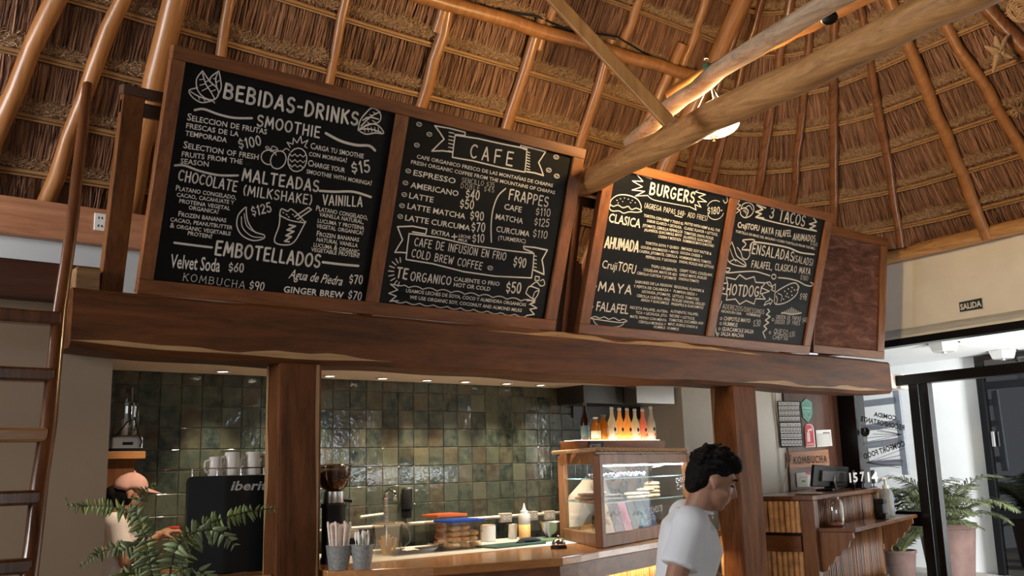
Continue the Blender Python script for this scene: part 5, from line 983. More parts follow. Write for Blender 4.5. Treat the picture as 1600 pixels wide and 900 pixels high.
# hood, steel panel and unlit recess painted dark at the right end of the kitchen
h0, h1 = onY(985, 606, 6.7), onY(1040, 632, 6.7); t = thing('range_hood', 'stainless extractor hood under the ceiling behind the bottles', 'hood', (h0[0]+.3, 6.9, h1[2]))
put(MB().bounds(V3(h0[0], 6.62, h1[2]), V3(h1[0]+.05, YT-.02, ZC)), 'canopy', M_STEEL, t, bevel=.004); put(MB().bounds(V3(h0[0]-.55, 6.8, h1[2]), V3(h0[0]-.01, YT-.02, ZC)), 'duct_box', plain('dark_steel', (.05, .048, .045), .4, .7), t)
s0 = onY(1022, 655, YT-.03); s1 = onY(1072, 705, YT-.03); t = thing('steel_splashback', 'brushed steel splashback panel on the wall right of the bottles', 'splashback', s0)
put(MB().bounds(V3(s0[0]-.25, YT-.03, 1.0), V3(7.61, YT-.012, s0[2])), 'sheet', M_STEEL, t, bevel=.002); put(MB().bounds(V3(s0[0]-.25, YT-.035, s0[2]-.02), V3(7.61, YT-.03, s0[2])), 'edge_strip', M_CHROME, t)
put(MB().bounds(V3(onT(897, 650)[0], YT-.02, s0[2]), V3(7.61, YT-.01, 2.2)), 'painted_shade', plain('unlit_tile_black', (.010, .010, .010), .5), t)  # black sheet paints in the shade on tiles the downlights don't reach
# ---------------------------------------------------------------- display case
cA = V3(4.91, 5.09, 1.001); a = math.radians(72); FD = V3(math.sin(a), math.cos(a), 0); a = math.radians(25.7); SD = V3(math.sin(a), math.cos(a), 0)
cBq = cA+FD*1.66; cD = cA+SD*.94; cE = cD+FD*1.3; H = .66; UP = V3(0, 0, 1)
t = thing('display_case', 'wooden glass-sided pastry display case with a slanting left end on the bar', 'display case', cA)
for p, nm in ((cA, 0), (cBq, 0), (cD, 0), (cE, 0)): 
    q = p+((cBq+cD)/2-p)*.03; put(MB().bar(q, q+UP*H, .06, .06, up=FD), 'corner_post', M_CASE, t, bevel=.006)
def ring(z0, h, w=.05):
    mb = MB(); P = [cA, cBq, cE, cD]
    for i in range(4): a_, b_ = P[i]+UP*(z0+h/2), P[(i+1) % 4]+UP*(z0+h/2); cc = (cBq+cD)/2+UP*(z0+h/2); mb.bar(a_+(cc-a_)*.03, b_+(cc-b_)*.03, w, h)
    return mb
put(ring(0, .09), 'bottom_rail', M_CASE, t, bevel=.005); put(ring(H-.07, .07), 'top_rail', M_CASE, t, bevel=.005)
def inpoly(z, k=.04): P = [cA, cBq, cE, cD]; cc = (cBq+cD)/2; return [q+(cc-q)*k+UP*z for q in P]
put(MB().prism(inpoly(.02), UP*.05), 'floor_board', M_COUNT, t); put(MB().prism(inpoly(H-.012, -.01), UP*.03), 'top_board', M_CASE, t, bevel=.004)
for p0, p1 in ((cA, cBq), (cD, cA), (cBq, cE)):
    cc = (cBq+cD)/2; a_, b_ = p0+(cc-p0)*.045, p1+(cc-p1)*.045; m = (a_+b_)/2+UP*(.09+(H-.16)/2); d = unit(b_-a_); put(MB().box(m, (np.linalg.norm(b_-a_)-.06, .005, H-.15), (d, np.cross(UP, d), UP)), 'glass_pane', M_GLASS, t)
gl = plain('shelf_glass', (.35, .5, .47), .1, trans=.6)
for z in (.30, .475):
    put(MB().prism(inpoly(z, .07), UP*.008), 'glass_shelf', glass('shelf_pane', (.9, .97, .95), .06), t)
    P = inpoly(z+.004, .068); put(MB().bar(P[0], P[1], .006, .009).bar(P[3], P[0], .006, .009), 'shelf_edge', plain('shelf_edge_glass', (.30, .46, .42), .2), t)
put(MB().bar(*[q+UP*(H-.085)+V3(.02, .04, 0) for q in (cA, cBq)], .02, .012), 'light_bar', plain('case_light_glow', (.9, .95, 1), .4, emit=(.86, .93, 1.0), es=16), t)
l = light('case_light', 'AREA', (cA+cBq)/2+UP*(H-.10)+V3(0, .07, 0), 13, (.88, .94, 1), (cA+cBq)/2+V3(0, .25, 0), shape='RECTANGLE', size=1.3, size_y=.04)
light('case_light_side', 'AREA', (cA+cD)/2+UP*(H-.09)+FD*.08, 8.0, (.8, .9, 1), (cA+cD)/2+FD*.3, shape='RECTANGLE', size=.5, size_y=.04)
# painted prices on the front glass
NF = unit(np.cross(FD, UP)); OF = cA+V3(.0, .0, 0)+FD*0+(-NF)*(-.0); OF = cA+((cBq+cD)/2-cA)*.045+NF*.006
L = Letters(OF, FD, UP, NF, (800, 580), 400/1125)
L.hand('BROWNIE $', (490, 452), (612, 440), 26, .10, .05).hand('$50', (445, 555), (482, 545), 30, .09, .05).line([(562, 494), (572, 482), (580, 494), (592, 480), (604, 492), (618, 480)], 2.5).hand('CHOCO', (722, 492), (765, 482), 22, .1, .05).hand('CHIP', (725, 520), (765, 512), 22, .1, .05).line([(412, 640), (424, 618), (434, 640), (448, 616), (460, 634), (480, 618)], 3).hand('$60', (412, 676), (450, 668), 26, .09, .05).hand('DE', (583, 630), (608, 624), 26, .1, .05).hand('CHOCO', (612, 624), (660, 612), 26, .1, .05).hand('$99', (590, 668), (628, 660), 28, .1, .05).line([(534, 636), (544, 616), (552, 634), (562, 616), (574, 630)], 3)
L.done(t, M_CHALK, 'painted_prices')
L = Letters(cA+NF*.024, FD, UP, NF, (800, 580), 400/1125); L.line([(570, 372), (574, 362), (578, 372), (584, 366), (588, 374), (594, 364), (600, 373), (606, 364), (610, 378), (616, 364), (628, 368)], 2); L.done(t, M_CHALK, 'shop_script')
# rope along the top edge
rp = MB(); P = [cD-SD*.0+V3(-.05, -.02, 0)-FD*.12, cA-FD*.06-NF*(-.02), cA+NF*.01, cBq+NF*.01]; P = [V3(*onZ(858, 712, 1.69)[:2], 1.69), V3(*(cA+SD*.45-FD*.03)[:2], 1.692), V3(*(cA-FD*.02+NF*.012)[:2], 1.695), V3(*(cA+FD*.8+NF*.012)[:2], 1.692), V3(*(cBq+NF*.01)[:2], 1.692)]
P[0] = V3(*(cD-FD*.12)[:2], 1.69)
for s_ in (0, 2.1, 4.2):
    Q = []
    for i in range(len(P)-1):
        for k in range(22): f = k/22; c = P[i]*(1-f)+P[i+1]*f; w = (i*22+k)*1.1+s_; Q.append(c+V3(0, .008*math.cos(w), .008*math.sin(w)))
    rp.tube(Q, .010, 7)
tag(put(rp, 'jute_rope', plain('jute', (.42, .28, .16), .9, noise=.3, nscale=120), loc=cA+UP*.69, smooth=True), 'thick jute rope trimming the top edge of the display case', 'rope')
# pastries and packets inside
def disc(c, r, h, m, name, label, cat, group):
    return tag(put(MB().lathe(c, [(r*.7, 0), (r*.97, h*.2), (r, h*.5), (r*.9, h*.85), (r*.5, h), (.002, h*1.02)], 20), name, m, loc=c, smooth=True), label, cat, group)
M_COOK = plain('cookie', (.46, .33, .22), .8, noise=.35, nscale=40, bmp=.4); M_CHOC = plain('chocolate_cookie', (.05, .03, .022), .7, noise=.5, nscale=40, bmp=.4)
def inside(f, g, z): return cA+FD*f+V3(-NF[0], -NF[1], 0)*g+UP*z
for (f, n, m, lb) in ((.16, 3, M_COOK, 'pale oat cookie in the stack at the left of the glass shelf'), (.30, 3, M_COOK, 'pale oat cookie in the second stack on the glass shelf'), (.60, 2, M_CHOC, 'dark chocolate cookie in the low stack on the glass shelf'), (.98, 2, M_COOK, 'pale cookie lying toward the right of the glass shelf'), (1.14, 3, M_COOK, 'pale cookie stacked at the right of the glass shelf')):
    for k in range(n): disc(inside(f+rng.normal(0, .01), .17+.02*(k % 2), .309+k*.026), .078, .025, m, 'cookie', lb, 'cookie', 'cookies '+lb.split(' in ')[-1].split(' lying ')[-1])
for k in range(4): disc(inside(1.34, .2, .309+k*.032), .07, .03, M_BUNL, 'pastry', 'golden layered pastry stacked behind the walking person', 'pastry', 'golden pastries at the right of the case')
gz = MB(); 
for i in range(130): gz.ball(inside(.08+rng.random()*.95, .10+rng.random()*.03, .486+rng.random()*.03), rng.uniform(.006, .013), 6, 4)
tag(put(gz, 'wrapped_sweets', plain('foil', (.45, .45, .55), .25, .8), loc=inside(.5, .1, .483)), 'heap of foil-wrapped sweets along the upper glass shelf', 'sweets', kind='stuff')
cols = [((.52, .30, .17), 'tan'), ((.10, .045, .06), 'dark plum'), ((.40, .07, .12), 'raspberry red'), ((.05, .055, .06), 'charcoal'), ((.04, .12, .17), 'teal'), ((.03, .05, .12), 'navy')]
for k, (cc, nm) in enumerate(cols):
    f = .34+k*.155; c0 = inside(f, .12, .075); pk = MB(); lean = V3(-NF[0], -NF[1], 0)*.06
    t = thing('chocolate_packet', nm+' chocolate packet standing under the glass shelf', 'packet', c0, 'chocolate packets in the case')
    pk.prism([c0, c0+FD*.14, c0+FD*.14+UP*.21+lean, c0+UP*.21+lean], V3(-NF[0], -NF[1], 0)*.02); put(pk, 'wrapper', plain('wrapper_'+nm.replace(' ', '_'), cc, .4), t, bevel=.003)
    lf = MB(); e = NF*.002
    for j in range(5): w = c0+FD*(.02+.022*j)+UP*(.03+.02*(j*7 % 4))+lean*(.25)+e; lf.prism([w, w+FD*.018+UP*.01, w+FD*.024+UP*.045, w+FD*.004+UP*.05], e*.3)
    put(lf, 'leaf_print', plain('print_'+nm.replace(' ', '_'), [min(1, x*2.2+.06) for x in cc], .5), t)
# lit bottle stand
y_ = 5.56; bx0, bx1 = onY(902, 694, y_)[0], onY(1036, 690, y_)[0]; zb_ = 1.68; zt_ = 1.775
t = thing('bottle_stand', 'low wooden box with glowing top holding bottles above the display case', 'stand', ((bx0+bx1)/2, y_, zb_))
put(MB().bounds(V3(bx0, y_-.02, zb_), V3(bx1, y_+.20, zt_)), 'box', M_FRX, t, bevel=.005); put(MB().bounds(V3(bx0+.03, y_+.01, zt_), V3(bx1-.03, y_+.18, zt_+.004)), 'light_panel', plain('stand_glow', (1, .9, .75), .4, emit=(1, .82, .55), es=7), t)
c0 = onY(931, 698, y_-.02); put(MB().box(V3(c0[0], y_-.026, 1.727), (.155, .012, .08)), 'name_plate', M_BLACKP, t, bevel=.003)
L = Letters(V3(0, y_-.033, 0), (1, 0, 0), (0, 0, 1), (0, -1, 0), (860, 600), 220/762); L.hand('ALCHIE', (216, 354), (268, 350), 19, .12, .03); L.zig([(213, 330), (270, 326), (270, 358), (214, 361), (213, 330)], 2); L.done(t, M_CHALK, 'plate_lettering')
light('stand_light', 'AREA', V3((bx0+bx1)/2, y_+.09, zt_+.006), 1.6, (1, .8, .52), V3((bx0+bx1)/2, y_+.09, 3), shape='RECTANGLE', size=bx1-bx0-.1, size_y=.14)
def drink(name, col, tr=.5):
    if name in MATS: return MATS[name]
    m = bpy.data.materials.new(name); m.use_nodes = True; nt = m.node_tree; nt.nodes.clear(); o = N(nt, 'ShaderNodeOutputMaterial'); d = N(nt, 'ShaderNodeBsdfDiffuse'); tl = N(nt, 'ShaderNodeBsdfTranslucent'); g = N(nt, 'ShaderNodeBsdfGlossy'); a = N(nt, 'ShaderNodeMixShader'); b = N(nt, 'ShaderNodeMixShader'); fz = N(nt, 'ShaderNodeFresnel', i_IOR=1.4)
    d.inputs[0].default_value = c4(col); tl.inputs[0].default_value = c4(col); g.inputs['Roughness'].default_value = .08; a.inputs[0].default_value = tr
    nt.links.new(d.outputs[0], a.inputs[1]); nt.links.new(tl.outputs[0], a.inputs[2]); nt.links.new(fz.outputs[0], b.inputs[0]); nt.links.new(a.outputs[0], b.inputs[1]); nt.links.new(g.outputs[0], b.inputs[2]); nt.links.new(b.outputs[0], o.inputs[0]); MATS[name] = m; return m
BT = [(915, .30, .036, 'dark_beer', (.03, .012, .006), 'tall dark brown beer bottle at the left end of the lit stand', 'beer', None), (931.6, .185, .040, 'amber_drink', (.42, .16, .02), 'short amber bottle with a white label on the lit stand', 'stub', (.62, .56, .46)), (943.7, .205, .043, 'amber_drink2', (.36, .14, .015), 'round-shouldered amber bottle without pale label on the lit stand', 'round', None),
      (957.6, .27, .037, 'pale_drink', (.75, .68, .5), 'pale clear bottle left of the two orange bottles', 'long', (.80, .78, .70)), (969.7, .265, .037, 'orange_drink', (.90, .50, .16), 'first orange drink bottle from the left on the lit stand', 'long', None), (981.8, .265, .037, 'orange_drink', (.90, .50, .16), 'second orange drink bottle, left of the second pale bottle', 'long', None), (993.7, .26, .037, 'pale_drink', (.75, .68, .5), 'pale bottle between the orange and the pink bottles', 'long', (.80, .78, .70)), (1005.8, .26, .037, 'pink_drink', (.80, .30, .19), 'pink drink bottle on the lit stand', 'long', None), (1018.8, .285, .037, 'clear_drink', (.62, .58, .5), 'clear water bottle at the right end of the lit stand', 'long', None)]
for px, h, r, mn, col, lb, kind, lab in BT:
    c = V3(onY(px, 688, y_+.09)[0], y_+.09, zt_+.005); t = thing('drink_bottle', lb, 'bottle', c, 'bottles on the lit stand')
    if kind == 'long' or kind == 'beer': pr = [(r*.85, 0), (r, .006), (r, h*.42), (r*.93, h*.52), (r*.5, h*.70), (r*.40, h*.78), (r*.38, h*.93)]
    elif kind == 'stub': pr = [(r*.85, 0), (r, .006), (r, h*.55), (r*.7, h*.72), (r*.45, h*.78), (r*.45, h*.9)]
    else: pr = [(r*.85, 0), (r, .006), (r, h*.5), (r*.9, h*.64), (r*.5, h*.8), (r*.42, h*.9)]
    put(MB().lathe(c, pr, 20), 'glass_body', drink(mn, col), t, smooth=True, auto=60)
    put(MB().lathe(c, [(pr[-1][0]*1.02, h*.915), (pr[-1][0]*1.18, h*.92), (pr[-1][0]*1.18, h*.985), (pr[-1][0]*.9, h)], 16), 'cap', M_WHITE if lab or kind == 'long' else plain('bottle_cap', (.15, .10, .06), .4, .6), t, smooth=True, auto=50)
    if kind == 'beer': put(MB().lathe(c, [(r*1.01, h*.1), (r*1.01, h*.38)], 20, cap=False), 'paper_label', plain('beer_label', (.06, .10, .12), .6), t, smooth=True)
    elif lab: put(MB().lathe(c, [(r*1.01, h*.08), (r*1.01, h*.40)], 20, cap=False), 'paper_label', plain('pale_label', lab, .6), t, smooth=True)
    if kind == 'long':
        mb = MB().ball(c+V3(-.004, -r*1.0, h*.32), (.014, .003, .017), 10, 6); put(mb, 'emblem', M_BLACKP, t, smooth=True)
        put(MB().ball(c+V3(.008, -r*1.0, h*.15), (.013, .003, .011), 10, 6), 'fruit_print', plain('fruit_'+mn, (.75, .55, .10) if 'orange' in mn or mn == 'pale_drink' else (.6, .07, .08), .5), t, smooth=True)
# ================================================================ CASH DESK, NOTICES AND DOOR AT THE RIGHT
kc = atD(1268, 775, 8.8); kz = float(kc[2]); kc[2] = 0
a = math.radians(74.3); KF = V3(math.sin(a), math.cos(a), 0); KB = V3(-KF[1], KF[0], 0); KN = -KB; KL = 2.3; KD = .62
t = thing('cash_desk', 'cane-fronted wooden cash desk with a scrolled ledge right of the thick post', 'cash desk', kc)
def kp(f, b, z): return kc+KF*f+KB*b+UP*z
put(MB().box(kp(KL/2, KD/2, kz-.02), (KL+.03, KD+.03, .04), (KF, KB, UP)), 'desk_top', M_KIOSK, t, bevel=.006)
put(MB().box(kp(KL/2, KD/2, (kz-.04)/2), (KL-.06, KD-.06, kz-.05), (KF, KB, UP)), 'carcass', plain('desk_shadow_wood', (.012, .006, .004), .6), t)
MKV = wood('desk_wood_upright', (.07, .026, .010), (.20, .085, .033), 2, 1.2, .3, coat=.3)
for f, b in ((.05, .05), (KL-.05, .05), (.05, KD-.05)): put(MB().bar(kp(f, b, 0), kp(f, b, kz-.04), .13 if f < 1 else .08, .11, up=KF), 'corner_post', MKV, t, bevel=.006)
ledz = 1.58-.0733*8.85+.0; 
for z0, z1 in ((kz-.33, kz-.045), (.10, kz-.50)):
    lm = MB(); n = 8
    for k in range(n):
        b = .115+(KD-.2)*(k+.5)/n; lm.tube([kp(.02, b, z0), kp(.02, b+rng.normal(0, .003), (z0+z1)/2), kp(.02, b, z1)], .026, 8)
    put(lm, 'side_canes', plain('pale_cane', (.56, .33, .16), .45, noise=.3, nscale=12), t, smooth=True, auto=60)
    lm = MB(); n = 40; cc_ = []
    for k in range(n):
        f = .13+(KL-.2)*(k+.5)/n; lm.tube([kp(f, .02, z0 if z0 > .3 else .34), kp(f+rng.normal(0, .003), .018, (z0+z1)/2), kp(f, .02, z1 if z0 > .3 else kz-.42)], .0200*rng.uniform(.85, 1.1), 8); cc_ += [np.array([.16, .064, .022])*rng.uniform(.35, 1.35)]*24
    o = put(lm, 'front_canes', vcol('dark_cane', .35, spec=.4), t, smooth=True); setcol(o, np.array(cc_))
put(MB().box(kp(.01, KD/2+.05, kz-.43), (.05, KD-.15, .14), (KF, KB, UP)), 'mid_rail', M_KIOSK, t, bevel=.004)
put(MB().box(kp(KL/2+.05, 0, .30), (KL-.1, .05, .07), (KF, KB, UP)), 'foot_rail', M_KIOSK, t, bevel=.004)
lz = kz-.325
put(MB().prism([kp(.06, -.0, lz), kp(.10, -.34, lz), kp(KL+.14, -.34, lz), kp(KL+.14, .0, lz)], UP*.035), 'ledge', wood('ledge_wood', (.08, .028, .011), (.20, .08, .03), 0, 1.2, .22, coat=.5), t, bevel=.004)
br_ = [(0, 0), (-.32, 0), (-.325, -.05), (-.29, -.075), (-.27, -.13), (-.225, -.15), (-.205, -.20), (-.15, -.215), (-.13, -.27), (-.085, -.29), (-.07, -.34), (0, -.36)]
for f in (.07, KL-.02): put(MB().prism([kp(f, b, lz+z) for b, z in br_], KF*.045), 'bracket', MKV, t, bevel=.003)
# things on the desk
def kk(x, y, z):  # photo point on a horizontal plane
    return onZ(x, y, z)
pm = onP(1299, 766, kp(0, .26, 0), KN); pm = kp(float((pm-kc)@KF), .26, kz)
t = thing('pos_monitor', 'black touchscreen till monitor turned away on the cash desk', 'monitor', pm)
sc_ = lambda x, y: onP(x, y, pm, KN)
mP = [sc_(1270, 768), sc_(1324, 768), sc_(1328, 730), sc_(1276, 732)]
tl = -KN*.0; w = np.linalg.norm(mP[1]-mP[0]); h = .22
A_ = unit(mP[1]-mP[0]); tilt = unit(UP+KB*-.18)
put(MB().box(pm+UP*.15, (w, .035, h), (A_, np.cross(tilt, A_), tilt)), 'screen_housing', M_BLACKP, t, bevel=.012)
put(MB().box(pm+UP*.15+KN*.03, (w*.7, .04, h*.5), (A_, np.cross(tilt, A_), tilt)), 'rear_hump', plain('grey_black', (.025, .024, .024), .45), t, bevel=.01)
put(MB().bar(pm+UP*.0, pm+UP*.16+KB*.02, .12, .05, up=KF).box(pm+UP*.012+KB*.04, (.22, .18, .024), (KF, KB, UP)), 'stand', M_BLACKP, t, bevel=.006)
lg = MB(); c = pm+UP*.12+KN*.053-A_*.03
for r_ in (.042, .03): lg.prism([c+A_*r_, c+tilt*r_*1.2, c-A_*r_, c-tilt*r_*1.2], KN*(.001 if r_ > .04 else .002))
put(lg, 'maker_mark', plain('grey_mark', (.09, .085, .08), .5), t)
for px, py, s_, w in ((1334, 746, '15', .10), (1348, 744.5, '7', .10), (1364, 745, '14', .12)):
    p = onP(px, py, kp(0, .10, 0), KN); t = thing('table_number', 'black table number stand reading %s on the cash desk' % s_, 'table number', V3(p[0], p[1], kz), 'table numbers on the cash desk')
    put(MB().box(p, (w, .012, .15), (KF, KB, UP)), 'card', M_BLACKP, t, bevel=.003); put(MB().tube([V3(p[0], p[1], kz), p-UP*.07], .006, 8).lathe(V3(p[0], p[1], kz), [(.04, 0), (.04, .008), (.008, .014)], 16), 'stem', M_BLACKP, t)
    L = Letters(p+KN*.0065, KF, UP, KN); hh = {'15': 15, '7': 15, '14': 15}[s_]; wd = {'15': 13, '7': 7, '14': 16}[s_]
    L.text(s_, (px-wd/2, py+hh/2), (px+wd/2, py+hh/2-1), hh, .035); L.done(t, M_CHALK, 'number')
p = onZ(1263, 772, kz+.004); tag(put(MB().lathe(p, [(.11, 0), (.13, .008), (.13, .012), (.10, .012)], 24), 'bill_tray', plain('pale_tray', (.55, .45, .38), .5), loc=p, smooth=True, auto=40), 'small pale tray on the front corner of the cash desk', 'tray')
p = V3(*onZ(1306, 822, lz+.036)); t = thing('glass_jar', 'empty clear glass jar with open lid on the cash desk ledge', 'jar', p)
MJ = glass('jar_glass', (.86, .82, .80), .22)
put(MB().lathe(p, [(.05, 0), (.075, .004), (.085, .03), (.085, .20), (.07, .235), (.05, .245), (.05, .262)], 24, cap=False), 'jar', MJ, t, smooth=True)
put(MB().lathe(p+UP*.25, [(.052, 0), (.052, .01), (.03, .022), (.002, .024)], 20).tube([p+UP*.235-KF*.08, p+UP*.24-KF*.14], .004, 6), 'lid', MJ, t, smooth=True); put(MB().lathe(p, [(.07, .006), (.072, .03), (.002, .034)], 20), 'coins', plain('pinkish_notes', (.35, .18, .16), .7), t, smooth=True)
p = onZ(1388, 806, lz+.036); t = thing('sanitiser_bottle', 'clear pump bottle of hand gel at the end of the cash desk ledge', 'bottle', p)
put(MB().lathe(p, [(.07, 0), (.075, .006), (.075, .22), (.06, .27), (.03, .29)], 22), 'bottle', plain('gel', (.55, .58, .57), .15, trans=.55), t, smooth=True)
put(MB().lathe(p+UP*.285, [(.034, 0), (.034, .04), (.014, .045), (.012, .10), (.02, .104), (.02, .12)], 18).tube([p+UP*.395, p+UP*.40-KF*.10, p+UP*.38-KF*.12], .012, 8), 'pump', M_WHITE, t, smooth=True, auto=40)
put(MB().box(p+KN*.074+UP*.18+KF*.02, (.05, .004, .03), (KF, KB, UP)).box(p+KN*.074+UP*.06+KF*.02, (.06, .004, .03), (KF, KB, UP)), 'printed_label', plain('blue_print', (.12, .20, .38), .5), t)
p = onZ(1377, 810, lz+.036); p = p-KF*.02; t = thing('card_reader', 'black card terminal standing beside the hand gel bottle', 'card reader', p)
put(MB().box(p+UP*.1, (.09, .09, .20), (KF, KB, UP)), 'body', M_BLACKP, t, bevel=.012); put(MB().box(p+UP*.175+KN*.03, (.12, .06, .05), (KF, KB, UP)).box(p+UP*.03+KN*.03, (.11, .08, .05), (KF, KB, UP)), 'head', M_BLACKP, t, bevel=.01)
# notices on the dark red panel
YP = 6.565; O_ = V3(0, YP, 0)
def pp(x, y, k=.2222): P = onY(1190+x*k, 600+y*k, YP); return P
def sheet(pts, m, name, label, cat, group=None, th=.006):
    P = [pp(*q) for q in pts]; t = thing(name, label, cat, np.mean(P, axis=0), group); put(MB().prism(P, (0, -th, 0)), 'sheet', m, t); return t
def LP(): return Letters(V3(0, YP-.0075, 0), (1, 0, 0), (0, 0, 1), (0, -1, 0), (1190, 600), .2222)
t = sheet([(113, 120), (270, 120), (293, 440), (140, 450)], M_BLACKP, 'safety_poster', 'black and white emergency instructions poster headed INCENDIOS and HURACAN on the dark panel', 'poster')
L = LP(); L.fill([(117, 126), (263, 128), (264, 150), (119, 150)]); L.fill([(131, 276), (272, 274), (274, 298), (133, 300)])
for y0, xo in ((156, 2), (192, 5), (230, 8), (306, 15), (350, 19), (396, 23)):
    for k in range(6): L.fill([(117+xo+k*24.3, y0+1-k*.2), (138+xo+k*24.3, y0+1-k*.2), (139+xo+k*24.3, y0+ (32 if y0 < 300 else 38)-k*.2), (118+xo+k*24.3, y0+(32 if y0 < 300 else 38)-k*.2)])
L.done(t, plain('poster_white', (.74, .72, .69), .7), 'panels')
L = LP(); L.eps = .0015+.001; L.text('INCENDIOS', (124, 146), (258, 147), 15, .03, sp=1.3).text('HURACAN', (140, 296), (264, 294), 15, .03, sp=1.3)
for y0, xo in ((156, 2), (192, 5), (230, 8), (306, 15), (350, 19), (396, 23)):
    for k in range(6): L.ell((128+xo+k*24.3, y0+13), 5, 6, 3); L.zig([(121+xo+k*24.3, y0+26), (136+xo+k*24.3, y0+26)], 4)
L.done(t, M_BLACKP, 'lettering')
t = sheet([(275, 135), (310, 103), (350, 128), (355, 205), (347, 235), (325, 270), (288, 235)], plain('badge_green', (.09, .26, .20), .5), 'shield_notice', 'green shield-shaped notice right of the emergency poster', 'sign')
L = LP(); L.line([(279, 138), (310, 108), (346, 131), (350, 205), (342, 233), (324, 263), (292, 232), (279, 138)], 2, smooth=False).zig([(288, 168), (344, 170)], 5)
for y in (188, 198, 232): L.zig([(290, y), (342, y+1)], 2)
L.ell((312, 215), 8, 8, 3); L.done(t, plain('mint_print', (.42, .60, .52), .6), 'print')
t = sheet([(299, 330), (301, 300), (315, 283), (335, 281), (354, 290), (364, 312), (377, 442), (308, 446)], plain('white_rim', (.75, .68, .64), .5), 'extinguisher_sign', 'red fire extinguisher sign with white pictogram reading EXTINTOR', 'sign', None)
L = LP(); L.fill([(303, 330), (305, 303), (317, 288), (335, 286), (351, 294), (360, 314), (372, 437), (312, 441)]); L.done(t, plain('sign_red', (.50, .02, .03), .5), 'red_field')
L = LP(); L.eps = .003; L.fill([(316, 345), (320, 338), (332, 338), (338, 345), (342, 405), (320, 407)]); L.fill([(322, 320), (340, 316), (352, 310), (354, 328), (340, 328), (328, 338), (322, 338)]); L.line([(322, 325), (312, 330), (310, 345)], 4).text('EXTINTOR', (318, 432), (366, 429), 13, .03); L.done(t, M_CHALK, 'pictogram')
t = sheet([(378, 325), (483, 321), (495, 435), (388, 443)], M_PAPER, 'paper_notice', 'white printed paper notice right of the extinguisher sign', 'notice')
L = LP(); L.fill([(430, 338), (478, 336), (479, 346), (431, 348)])
for y in np.linspace(355, 425, 10): L.zig([(390, y+1), (484, y-3)], 1.6)
L.line([(392, 352), (482, 348), (490, 428), (398, 434), (392, 352)], 1.5, smooth=False); L.done(t, plain('grey_ink', (.22, .21, .2), .7), 'print')
t = sheet([(180, 482), (458, 461), (468, 574), (188, 596)], wood('kombucha_board', (.20, .075, .03), (.36, .16, .07), 0, 1.5, .4), 'wooden_sign', 'wooden sign burned with the word KOMBUCHA above the till monitor', 'sign', None, .02)
L = LP(); L.eps = .018; L.hand('KOMBUCHA', (219, 560), (449, 549), 45, .15, .02, serif=True, gap=1.6); L.line([(186, 508), (196, 500), (194, 540), (184, 548)], 3).line([(190, 498), (188, 552)], 3); L.done(t, M_BLACKP, 'burned_lettering')
t = sheet([(240, 626), (338, 616), (347, 722), (250, 724)], M_PAPER, 'promo_card', 'white card with a red corner behind the cash desk below the wooden sign', 'card')
L = LP(); L.fill([(305, 619), (337, 617), (340, 640), (320, 634)]); L.done(t, plain('card_red', (.45, .04, .12), .6), 'red_corner'); L = LP(); L.fill([(280, 678), (306, 676), (307, 690), (281, 691)]); L.done(t, plain('card_green', (.06, .25, .10), .6), 'green_stamp'); L = LP(); L.zig([(262, 658), (282, 654), (300, 657), (325, 651)], 2); L.done(t, plain('grey_ink', (.22, .21, .2), .7), 'print')
for k, P in enumerate(([(78, 38), (86, 150), (108, 330), (122, 520), (130, 610), (148, 770)], [(92, 38), (110, 230), (140, 340), (172, 450), (184, 540), (172, 640), (150, 720), (148, 780)])):
    Q = [onY(1190+x*.2222, 600+y*.2222, 6.585-.01*k) for x, y in P]; tag(put(MB().tube(Q, .006, 6), 'wall_cable', plain('cream_cable', (.6, .52, .42), .6), loc=Q[0], smooth=True), ('straight cream cable running down the cream wall left of the emergency poster', 'looping cream cable hanging over the left edge of the dark panel')[k], 'cable')
p = onY(1196, 727, YB+.12); p = V3(onY(1182, 605, YB)[0]+.03, p[1], p[2]); t = thing('camera_pod', 'small black camera pod sticking out from the right side of the thick post', 'camera', p)
put(MB().lathe(p-V3(.04, 0, 0), [(.02, 0), (.036, .01), (.036, .075), (.03, .085), (.01, .088)], 16, (V3(0, 1, 0), V3(0, 0, 1), unit(V3(1, -.15, -.25)))), 'body', M_BLACKP, t, smooth=True, auto=40)
# exit sign on the cream wall
cs = wp(1516, 476, -.012); t = thing('exit_sign', 'small dark green SALIDA exit sign on the cream wall', 'sign', cs)
c4_ = [wp(1497.5, 471.5, -.012), wp(1535, 464, -.012), wp(1537, 483, -.012), wp(1499, 489, -.012)]
put(MB().prism(c4_, NW*.012), 'plate', M_CHALK, t)
L = Letters(QW-NW*.0125, -DW, UP, -NW); L.fill([(1498.6, 472.6), (1534, 465.4), (1535.7, 482), (1500, 487.6)]); L.done(t, plain('sign_green', (.012, .04, .032), .5), 'green_field')
L = Letters(QW-NW*.0145, -DW, UP, -NW); L.text('SALIDA', (1501, 484.3), (1534, 478.3), 9.2, .035); L.done(t, M_CHALK, 'lettering')
